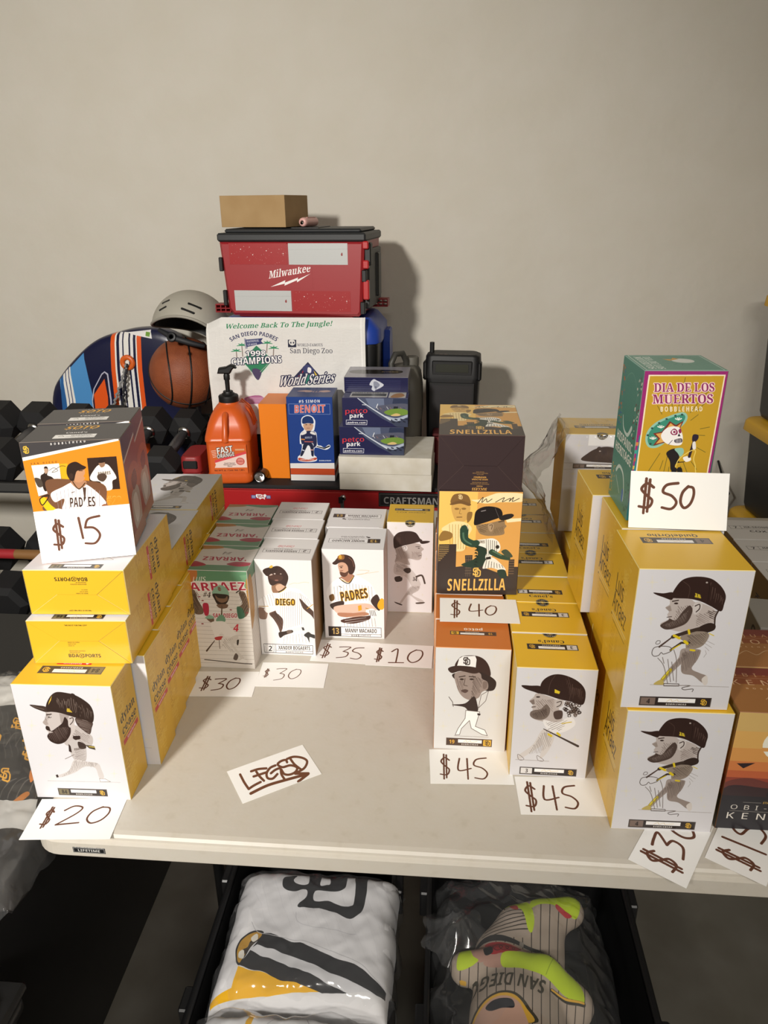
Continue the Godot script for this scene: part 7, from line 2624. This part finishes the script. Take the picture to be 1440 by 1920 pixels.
# crumpled clear film over a rectangle
func film(r: Rect2, y0: float, crown: float, fold: float, seed_: int, n := 46, sides := 0.05, power := 6.0) -> ArrayMesh:
	var nn := FastNoiseLite.new()
	nn.seed = seed_
	nn.frequency = 1.0
	nn.fractal_octaves = 2
	nn.noise_type = FastNoiseLite.TYPE_SIMPLEX
	var rows := []
	for i in n + 1:
		var a := []
		for j in n + 1:
			var u := 2.0 * j / n - 1
			var v := 2.0 * i / n - 1
			var p := Vector3(r.position.x + r.size.x * (u + 1) / 2, 0, r.position.y + r.size.y * (v + 1) / 2)
			var e := (1.0 - pow(absf(u), power)) * (1.0 - pow(absf(v), power))
			# long creases radiating mostly across, sharper near the rim
			var ridge := 1.0 - 3.0 * absf(nn.get_noise_2d(p.x * 7 + p.z * 3, p.z * 11 - p.x * 4))
			var rim := 1.0 - minf(1.0, e * 1.6)
			p.y = y0 - sides + (sides + crown) * pow(maxf(e, 0.0), 0.5) + maxf(0.0, ridge) * fold * (0.35 + rim) + nn.get_noise_2d(p.x * 40, p.z * 40) * fold * 0.5 * rim
			p.x += nn.get_noise_2d(p.x * 12 + 7, p.z * 12) * fold * 0.8
			p.z += nn.get_noise_2d(p.x * 12 + 77, p.z * 12) * fold * 0.8
			a.append(p)
		rows.append(a)
	var mb := MB.new()
	mb.grid(rows)
	return mb.mesh()


func storage_bin(label, r: Rect2, top: float, taper := 0.03, lugs := true, called := "storage_bin", group := "") -> Node3D:
	var c := r.get_center()
	var t := thing(called, label, "bin", Vector3(c.x, 0, c.y), 0, group)
	var w := r.size.x
	var d := r.size.y
	var mb := MB.new()
	var o := func(inset: float, y: float): return [w / 2 - inset, d / 2 - inset, y]
	# outer wall, rim and inner wall as one open shell
	var secs := []
	for q in [[0.010, top - 0.012], [0.010, top - 0.002], [0.0, top], [0.0, top - 0.02], [0.009, top - 0.022], [taper + 0.012, 0.002]]: secs.append([q[1], w / 2 - q[0], d / 2 - q[0], 0.02])
	loft(mb, secs, 0, 4, Vector3(), false)
	obj("walls", mb.mesh(), M.bin, t)
	mb = MB.new()
	loft(mb, [[top - 0.012, w / 2 - 0.011, d / 2 - 0.011, 0.02], [0.008, w / 2 - taper - 0.014, d / 2 - taper - 0.014, 0.02]], 0, 4, Vector3(), false)
	obj("lining", mb.mesh(), M.bin, t)
	mb = MB.new()
	mb.box(Vector3(0, 0.005, 0), Vector3(w - 2 * taper - 0.03, 0.006, d - 2 * taper - 0.03), 0.001)
	obj("base", mb.mesh(), M.bin, t)
	if lugs:
		for sx in [-1, 1]:
			for z in [-0.14, 0.12]:
				part_box("stacking_lug", t, Vector3(sx * (w / 2 + 0.004), top - 0.034, z), Vector3(0.020, 0.064, 0.045), M.bin, 0.003)
				part_box("side_rib", t, Vector3(sx * (w / 2 - 0.006), top - 0.16, z), Vector3(0.012, 0.20, 0.016), M.bin, 0.003)
	return t


func under_table():
	M.bin = mat("1a1a1b", 0.38)
	storage_bin("open black plastic bin full of bagged white jerseys under table", Rect2(-0.412, -1.22, 0.340, 0.56), 0.30)
	storage_bin("open black plastic bin holding the bagged plush doll under table", Rect2(-0.010, -1.22, 0.395, 0.56), 0.30)
	# white jersey, lettering upside down, folded with its striped sleeve across
	var c := cv(310, 280, "d9d8da", 3.0)
	c.quad([325, 108, 1273, 165, 1209, 1044, 63, 957])
	c.hatch([360, 170, 1200, 170, 1180, 800, 300, 520], 70, 60, 3, "cfced1", 3)
	c.S([725, 160, 795, 160, 790, 250, 830, 252, 850, 240, 855, 150, 945, 150, 945, 260, 920, 295, 850, 305, 765, 290, 750, 350, 850, 362, 920, 388, 975, 385, 1000, 350, 1010, 150, 1080, 150, 1070, 330, 1050, 410, 1000, 455, 950, 458, 860, 425, 780, 400, 650, 392, 700, 330, 705, 285, 620, 298, 570, 285, 552, 250, 570, 200, 645, 196, 622, 230, 640, 250, 715, 250], "1a1a1d")
	c.S([340, 370, 380, 480, 430, 560, 300, 620, 240, 760, 190, 860, 170, 800, 280, 450], "e4e3e5")
	c.S([262, 690, 265, 640, 300, 580, 350, 540, 400, 532, 435, 545, 430, 580, 370, 630, 320, 700, 285, 745, 265, 730], "1d1b1c")
	c.S([270, 690, 275, 645, 305, 590, 350, 552, 400, 544, 425, 555, 420, 580, 360, 630, 312, 700, 285, 732, 272, 720], "bd8f2f")
	c.S([300, 660, 340, 640, 360, 600, 400, 570, 405, 590, 350, 650, 310, 690], "33281c")
	c.S([285, 665, 315, 660, 310, 710, 280, 700], "e4dfd2")
	c.S([365, 575, 400, 555, 405, 590, 375, 605], "e4dfd2")
	c.P([240, 870, 275, 750, 600, 850, 780, 900, 640, 905, 240, 900], "e9b014")
	c.P([285, 745, 440, 560, 480, 562, 660, 615, 950, 740, 1195, 850, 1185, 920, 1040, 945, 800, 905, 560, 840], "1d1d20")
	c.P([350, 655, 400, 625, 620, 700, 850, 790, 1060, 880, 1170, 915, 1060, 940, 960, 905, 700, 800, 420, 690], "d3d3d6")
	c.L([370, 480, 430, 560, 660, 600, 900, 690, 1180, 840], 4, "b9b8bb", true)
	c.L([640, 420, 650, 480, 760, 520, 1000, 560], 4, "c3c2c6", true)
	c.R(0, 905, 1400, 1100, "dcdbdc")
	c.P([100, 900, 260, 870, 650, 905, 100, 930], "e9b014")
	var j := thing("jersey", "white jersey with upside-down black letters and striped sleeve in bag", "jersey", Vector3(-0.22, 0.305, -0.93), 0, "bagged white jerseys")
	obj("folded_cloth", puff(Rect2(-0.155, -0.14, 0.31, 0.28), 0.0, 0.040, 0.007, 4, 60, 56, 8.0), face_mat(c, 0.85), j)
	obj("clear_bag", film(Rect2(-0.162, -0.148, 0.324, 0.288), 0.004, 0.050, 0.009, 9), M.bag, j)
	c = cv(310, 170, "dededf", 3.0)
	c.quad([107, 815, 1220, 896, 1169, 1594, -101, 1487])
	c.P([405, 890, 430, 890, 375, 1070, 350, 1090, 370, 960], "e2a91a")
	c.P([865, 905, 900, 915, 920, 1050, 900, 1060], "e2a91a")
	c.P([1110, 930, 1150, 940, 1155, 1200, 1090, 1200], "e2a91a")
	c.L([560, 900, 480, 1000, 430, 1200], 4, "bdbcbf", true)
	c.L([740, 910, 760, 1010, 860, 1070], 4, "8d8c8f", true)
	c.T("SIZE 48", 630, 912, 10, "3a3a3c", "sansb")
	j = thing("jersey", "folded white jersey with gold piping in bag in front of another", "jersey", Vector3(-0.22, 0.312, -0.7225), 0, "bagged white jerseys")
	obj("folded_cloth", puff(Rect2(-0.155, -0.055, 0.31, 0.12), 0.0, 0.042, 0.010, 14, 60, 30, 6.0), face_mat(c, 0.85), j)
	obj("clear_bag", film(Rect2(-0.163, -0.062, 0.326, 0.135), 0.005, 0.050, 0.010, 19), M.bag, j)
	plush_doll()


func plush_doll():
	# soft doll lying on its back, feet away from the viewer
	var y := 0.0
	var P := func(x: float, z: float, h := 0.0): return Vector3(x - 0.15, h, z + 0.9)
	var c := cv(340, 440, "a8998a", 2.6)
	c.quad([154, 113, 1125, 171, 1467, 1620, 122, 1506])
	for k in 22: c.L([140 + k * 52, 100, 160 + k * 50, 700, 130 + k * 52, 1600], 5, "3a322c", true)
	# legs: stripes slant on the bent one; neon shoes
	c.S([380, 520, 420, 450, 520, 390, 620, 370, 690, 480, 680, 520, 560, 540, 440, 560], "a5978a")
	for k in 6: c.L([420 + k * 16, 520 - k * 26, 560 + k * 22, 500 - k * 22, 690, 480 - k * 22], 5, "3a322c", true)
	c.S([550, 320, 620, 290, 690, 330, 725, 420, 715, 490, 690, 480, 660, 400, 620, 370, 560, 350], "b7cf2c")
	c.S([585, 350, 625, 355, 632, 390, 600, 380], "a8453f")
	c.S([700, 370, 720, 300, 820, 270, 950, 270, 985, 320, 970, 390, 900, 385, 830, 350, 750, 350], "b7cf2c")
	c.S([850, 345, 900, 375, 940, 390, 900, 400, 850, 370], "b5383f")
	c.S([380, 560, 400, 520, 480, 505, 600, 540, 760, 600, 860, 660, 900, 720, 860, 700, 740, 620, 560, 560, 440, 540], "2c2a2a")
	c.P([645, 550, 668, 556, 664, 590, 640, 582], "8d857c")
	c.S([365, 600, 400, 555, 470, 550, 600, 580, 690, 640, 560, 660, 430, 680, 380, 660], "b0897a")
	c.S([450, 555, 520, 560, 600, 590, 650, 630, 560, 655, 480, 650, 470, 600], "a8262c")
	for k in 4: c.O([490 + k * 36, 600 + k * 6, 520 + k * 34, 580 + k * 10, 545 + k * 34, 610 + k * 6, 515 + k * 34, 635], 4, "4a1216", true)
	c.S([440, 600, 480, 590, 490, 640, 450, 650], "1d1b1a")
	c.S([310, 590, 360, 580, 380, 640, 410, 670, 340, 695, 290, 680], "b7cf2c")
	c.S([440, 680, 550, 655, 550, 730, 480, 715], "b0897a")
	c.S([545, 655, 650, 645, 760, 670, 880, 740, 980, 800, 1005, 900, 900, 880, 780, 810, 660, 760, 548, 735], "b7cf2c")
	c.L([785, 800, 830, 700], 4, "8fa522")
	c.L([820, 868, 900, 895, 1005, 905], 22, "2c2a22", true)
	c.L([820, 864, 900, 890, 1005, 900], 10, "d9a83a", true)
	c.L([260, 715, 340, 735], 16, "d9a83a", true)
	c.T("SAN DIEGO", 790, 830, 84, "3d382a", "sansb", {"ang": 193.0, "fit": 435.0, "arc": 0.0})
	c.S([340, 1100, 350, 980, 420, 910, 520, 890, 620, 920, 690, 1000, 720, 1100], "3d382a")
	c.S([350, 1100, 365, 990, 430, 920, 520, 902, 610, 930, 672, 1005, 700, 1100], "d9a83a")
	c.S([368, 1200, 382, 1000, 440, 935, 520, 918, 600, 945, 655, 1015, 690, 1200, 600, 1500, 450, 1500], "c49c88")
	c.S([450, 950, 500, 930, 590, 950, 605, 1000, 540, 990, 480, 985], "23242c")
	var t := thing("plush_doll", "plush ballplayer doll in pinstripe jersey lying upside down in bag", "plush doll", Vector3(0.15, 0.285, -0.9))
	var bones := [
		[P.call(0.140, -0.935), 0.052, P.call(0.150, -0.830), 0.080], [P.call(0.150, -0.830), 0.080, P.call(0.150, -0.770), 0.085],
		[P.call(0.150, -0.770), 0.080, P.call(0.150, -0.720, 0.01), 0.090],
		[P.call(0.125, -0.945), 0.045, P.call(0.160, -0.990, 0.02), 0.036], [P.call(0.160, -0.990, 0.02), 0.034, P.call(0.185, -1.010, 0.02), 0.030],
		[P.call(0.195, -0.930), 0.046, P.call(0.215, -1.010, 0.01), 0.036], [P.call(0.215, -1.015, 0.015), 0.036, P.call(0.262, -1.030, 0.02), 0.028],
		[P.call(0.140, -0.898, 0.040), 0.026, P.call(0.195, -0.880, 0.048), 0.030], [P.call(0.195, -0.880, 0.048), 0.030, P.call(0.242, -0.850, 0.02), 0.034],
		[P.call(0.120, -0.905, 0.040), 0.024, P.call(0.062, -0.902, 0.02), 0.028]]
	obj("stuffed_body", blob(bones, 0.008, 0.014, Rect2(-0.15, -0.2, 0.34, 0.44)), face_mat(c, 0.9), t)
	obj("clear_bag", film(Rect2(-0.150, -0.205, 0.325, 0.40), 0.030, 0.062, 0.012, 29, 52, 0.075, 3.0), M.bag, t)
	# twisted corner of the bag
	var mb := MB.new()
	var tip := Vector3(-0.105, 0.075, -0.075)
	var cone := []
	for i in 9:
		var ring := []
		for k in 49:
			var a := TAU * k / 48.0
			var f := i / 8.0
			var rr := 0.006 + 0.055 * pow(f, 1.4) * (1.0 + 0.14 * sin(a * 7.0 + f * 2.0))
			ring.append(Vector3(tip.x + cos(a + f) * rr, lerpf(tip.y, 0.012, f), tip.z + sin(a + f) * rr))
		cone.append(ring)
	mb.grid(cone, 0, [], true)
	obj("bag_twist", mb.mesh(), M.bag, t)


func side_things():
	# left: bagged shirts on a black bin beside the table
	storage_bin("large black bin left of table carrying bagged black shirts", Rect2(-1.30, -1.50, 0.655, 0.84), 0.62, 0.012, false, "black_bin", "")
	var lidm := MB.new()
	lidm.box(Vector3(0, 0.628, 0), Vector3(0.66, 0.014, 0.845), 0.004)
	obj("lid", lidm.mesh(), M.bin, get_node("black_bin"))
	var c := cv(365, 500, "26221f", 2.6)
	c.quad([-386, 35, 1236, 101, -21, 2000, -2317, 1852])
	c.P([-900, 60, 320, 60, 330, 330, 60, 420, -900, 460], "c9c7c2")
	c.T("BDA", 20, 250, 40, "3a3a3a", "sansb", {"ang": 4.0})
	for k in 30: c.L([-700 + k * 60, 430 + (k % 5) * 60, -600 + k * 55, 900], 8, "3f3a36", true)
	for k in 9:
		c.L([-400 + k * 80, 1250, -340 + k * 80, 1120, -300 + k * 90, 1080], 9, "55504b", true)
		c.L([-500 + k * 90, 800, -440 + k * 90, 700, -390 + k * 90, 690], 9, "4a4540", true)
	for q in [[75, 590, 130], [175, 850, 140], [150, 740, 90], [-150, 700, 130], [-260, 980, 130], [-40, 1050, 110]]: c.badge(q[0], q[1], q[2], "d39a33", 0.13, 12)
	c.S([190, 1020, 270, 950, 290, 1010, 200, 1120, 180, 1100], "c9772f")
	c.S([40, 1280, 150, 1200, 180, 1230, 90, 1290], "b5702f")
	c.P([-1500, 1300, 260, 1260, 200, 1500, -1200, 1700], "b9b7b3")
	c.badge(250, 1400, 70, "34407a", 0.16, 10)
	var t := thing("bagged_shirts", "black and gold patterned shirts in clear bag beside table corner", "shirts", Vector3(-0.768, 0.669, -0.95))
	obj("folded_cloth", puff(Rect2(-0.180, -0.25, 0.36, 0.50), 0.0, 0.030, 0.012, 24, 56, 60, 8.0), face_mat(c, 0.7), t)
	obj("clear_bag", film(Rect2(-0.186, -0.258, 0.372, 0.53), 0.004, 0.042, 0.012, 39, 46, 0.03), M.bag, t)
	# front left: assumed bin, sized to shade the floor, with a bagged green shirt
	storage_bin("low black bin at the table corner, its height set to shade the floor", Rect2(-1.20, -0.645, 0.645, 0.40), 0.56, 0.012, false, "black_bin", "")
	lidm = MB.new()
	lidm.box(Vector3(0, 0.568, 0), Vector3(0.649, 0.014, 0.404), 0.004)
	obj("lid", lidm.mesh(), M.bin, get_node("black_bin_001"))
	t = thing("bagged_shirt", "dark green shirt in clear bag on the low black bin", "shirts", Vector3(-0.70, 0.612, -0.50))
	var gm := mat("2c3f34", 0.85)
	obj("folded_cloth", puff(Rect2(-0.13, -0.10, 0.26, 0.2), 0.0, 0.022, 0.010, 44, 30, 30, 6.0), gm, t)
	obj("clear_bag", film(Rect2(-0.136, -0.106, 0.275, 0.22), 0.004, 0.032, 0.012, 49, 34, 0.03), M.bag, t)

	# right: black totes with yellow lids, stacked by the wall
	var yl := mat("d9a92a", 0.45)
	var y := 0.0
	for k in 4:
		var h: float = [0.265, 0.265, 0.340, 0.420][k]
		var x: float = [1.32, 1.32, 1.318, 1.312][k]
		var tt := thing("storage_tote", "black tote with yellow lid, " + ["at the bottom of its stack by the wall", "second up in the stack, half hidden behind boxes", "third up in the stack, lid showing beside skeleton box", "topmost of its stack against the wall"][k], "tote", Vector3(x, y, -2.46), 4, "black and yellow totes")
		var mb := MB.new()
		loft(mb, [[h - 0.045, 0.238, 0.17, 0.03], [h - 0.06, 0.236, 0.168, 0.03], [0.02, 0.218, 0.152, 0.03], [0.0005, 0.212, 0.146, 0.03]], 0, 5)
		obj("body", mb.mesh(), M.bin, tt)
		mb = MB.new()
		loft(mb, [[h - 0.0005, 0.20, 0.13, 0.03], [h - 0.006, 0.205, 0.136, 0.03], [h - 0.010, 0.232, 0.164, 0.04], [h - 0.014, 0.250, 0.182, 0.05], [h - 0.022, 0.256, 0.188, 0.05], [h - 0.052, 0.258, 0.190, 0.05], [h - 0.054, 0.250, 0.182, 0.05]], 0, 6)
		obj("lid", mb.mesh(), yl, tt)
		for sx in [-1, 1]:
			part_box("latch_slot", tt, Vector3(sx * 0.236, h - 0.0128, 0.12), Vector3(0.012, 0.003, 0.004), M.black, 0.0005)
		y += h
	var cab := thing("cable", "thin black cable running along the wall beside totes", "cable", Vector3.ZERO)
	var mb2 := MB.new()
	mb2.tube([Vector3(0.80, TY - 0.40, -2.72), Vector3(0.90, TY - 0.30, -2.66), Vector3(1.0, TY - 0.215, -2.56), Vector3(1.045, TY - 0.17, -2.60), Vector3(1.05, TY - 0.14, -2.70), Vector3(1.05, TY - 0.1, -2.765)], 0.004, 8)
	obj("cord", mb2.mesh(), M.black, cab)

	# clear bag round the sealed yellow box behind
	var bag := thing("clear_bag", "brownish clear plastic bag loosely round the sealed yellow box", "bag", Vector3.ZERO)
	bag_round(bag)

	# out of view: the unseen main lamp and the tube added as fill
	var fl := thing("unseen_flood_lamp", "unseen flood lamp behind the viewer, placed to light boxes and back wall", "lamp", Vector3.ZERO)
	var dir := (LAMP_AIM - LAMP_AT).normalized()
	var bb := Basis.looking_at(dir)
	mb2 = MB.new()
	mb2.box(LAMP_AT - dir * 0.02, Vector3(0.28, 0.28, 0.05), 0.01, 0, bb)
	mb2.tube([LAMP_AT - dir * 0.04, LAMP_AT + Vector3(0, 0.12, 0.06), Vector3(LAMP_AT.x, 2.62, LAMP_AT.z + 0.06)], 0.01, 10)
	obj("housing", mb2.mesh(), M.grey_metal, fl)
	var glow := mat("ffffff", 0.5)
	glow.emission_enabled = true
	glow.emission = Color(1.0, 0.965, 0.91)
	glow.emission_energy_multiplier = 1.5
	mb2 = MB.new()
	mb2.box(LAMP_AT + dir * 0.008, Vector3(0.25, 0.25, 0.006), 0.001, 0, bb)
	obj("lamp_lens", mb2.mesh(), glow, fl)
	var tb := thing("added_fill_tube", "added tube light on the ceiling, out of view, filling the shade", "lamp", FILL_TUBE_AT)
	part_box("housing", tb, Vector3(0, 0.0, 0), Vector3(1.28, 0.06, 0.2), M.white, 0.006)
	part_box("lamp_diffuser", tb, Vector3(0, -0.045, 0), Vector3(1.2, 0.03, 0.16), glow, 0.006)


func bag_round(parent):
	# film hanging loosely off the left side and over the lid of the bagged box
	var x0 := 0.303 - 0.0685
	var zf := -1.379
	var top := TY + 0.204 + 0.203
	var nn := FastNoiseLite.new()
	nn.seed = 12
	nn.frequency = 1.0
	nn.fractal_octaves = 4
	var rows := []
	for i in 37:
		var v := i / 36.0
		var row := []
		for j in 19:
			var u := j / 18.0
			# v runs from above the lid down the left side; u from back to front
			var belly := 0.062 * exp(-pow((v - 0.50) / 0.20, 2.0)) + 0.010 * v
			var y := lerpf(top + 0.010, TY + 0.203, v)
			var x := x0 - 0.010 - belly * (0.6 + 0.4 * sin(u * PI))
			if v < 0.12: x = lerpf(x0 + 0.0, x, smoothstep(0.0, 1.0, v / 0.12))
			var z := lerpf(zf - 0.120, zf + 0.016 + (0.05 * smoothstep(0.45, 0.75, v)), u)
			x += nn.get_noise_3d(x * 20, y * 26, z * 26) * 0.009
			z += nn.get_noise_3d(x * 20 + 50, y * 26, z * 26) * 0.009
			row.append(Vector3(x, y, z))
		rows.append(row)
	var mb := MB.new()
	mb.grid(rows)
	obj("side_film", mb.mesh(), M.bag_brownish, parent)
	rows = []
	for i in 9:
		var row := []
		for j in 21:
			var u := j / 20.0
			var p := Vector3(x0 - 0.004 + u * 0.145, top + 0.010 + nn.get_noise_2d(u * 9, i * 0.5) * 0.004, zf - 0.118 + i / 8.0 * 0.122)
			row.append(p)
		rows.append(row)
	for i in 6:
		var row := []
		for j in 21:
			var u := j / 20.0
			row.append(Vector3(x0 - 0.004 + u * 0.145, top + 0.006 - (i + 1) * 0.018, zf + 0.008 + nn.get_noise_2d(u * 12, i * 0.9 + 9) * 0.004))
		rows.append(row)
	mb = MB.new()
	mb.grid(rows)
	obj("top_film", mb.mesh(), M.bag, parent)
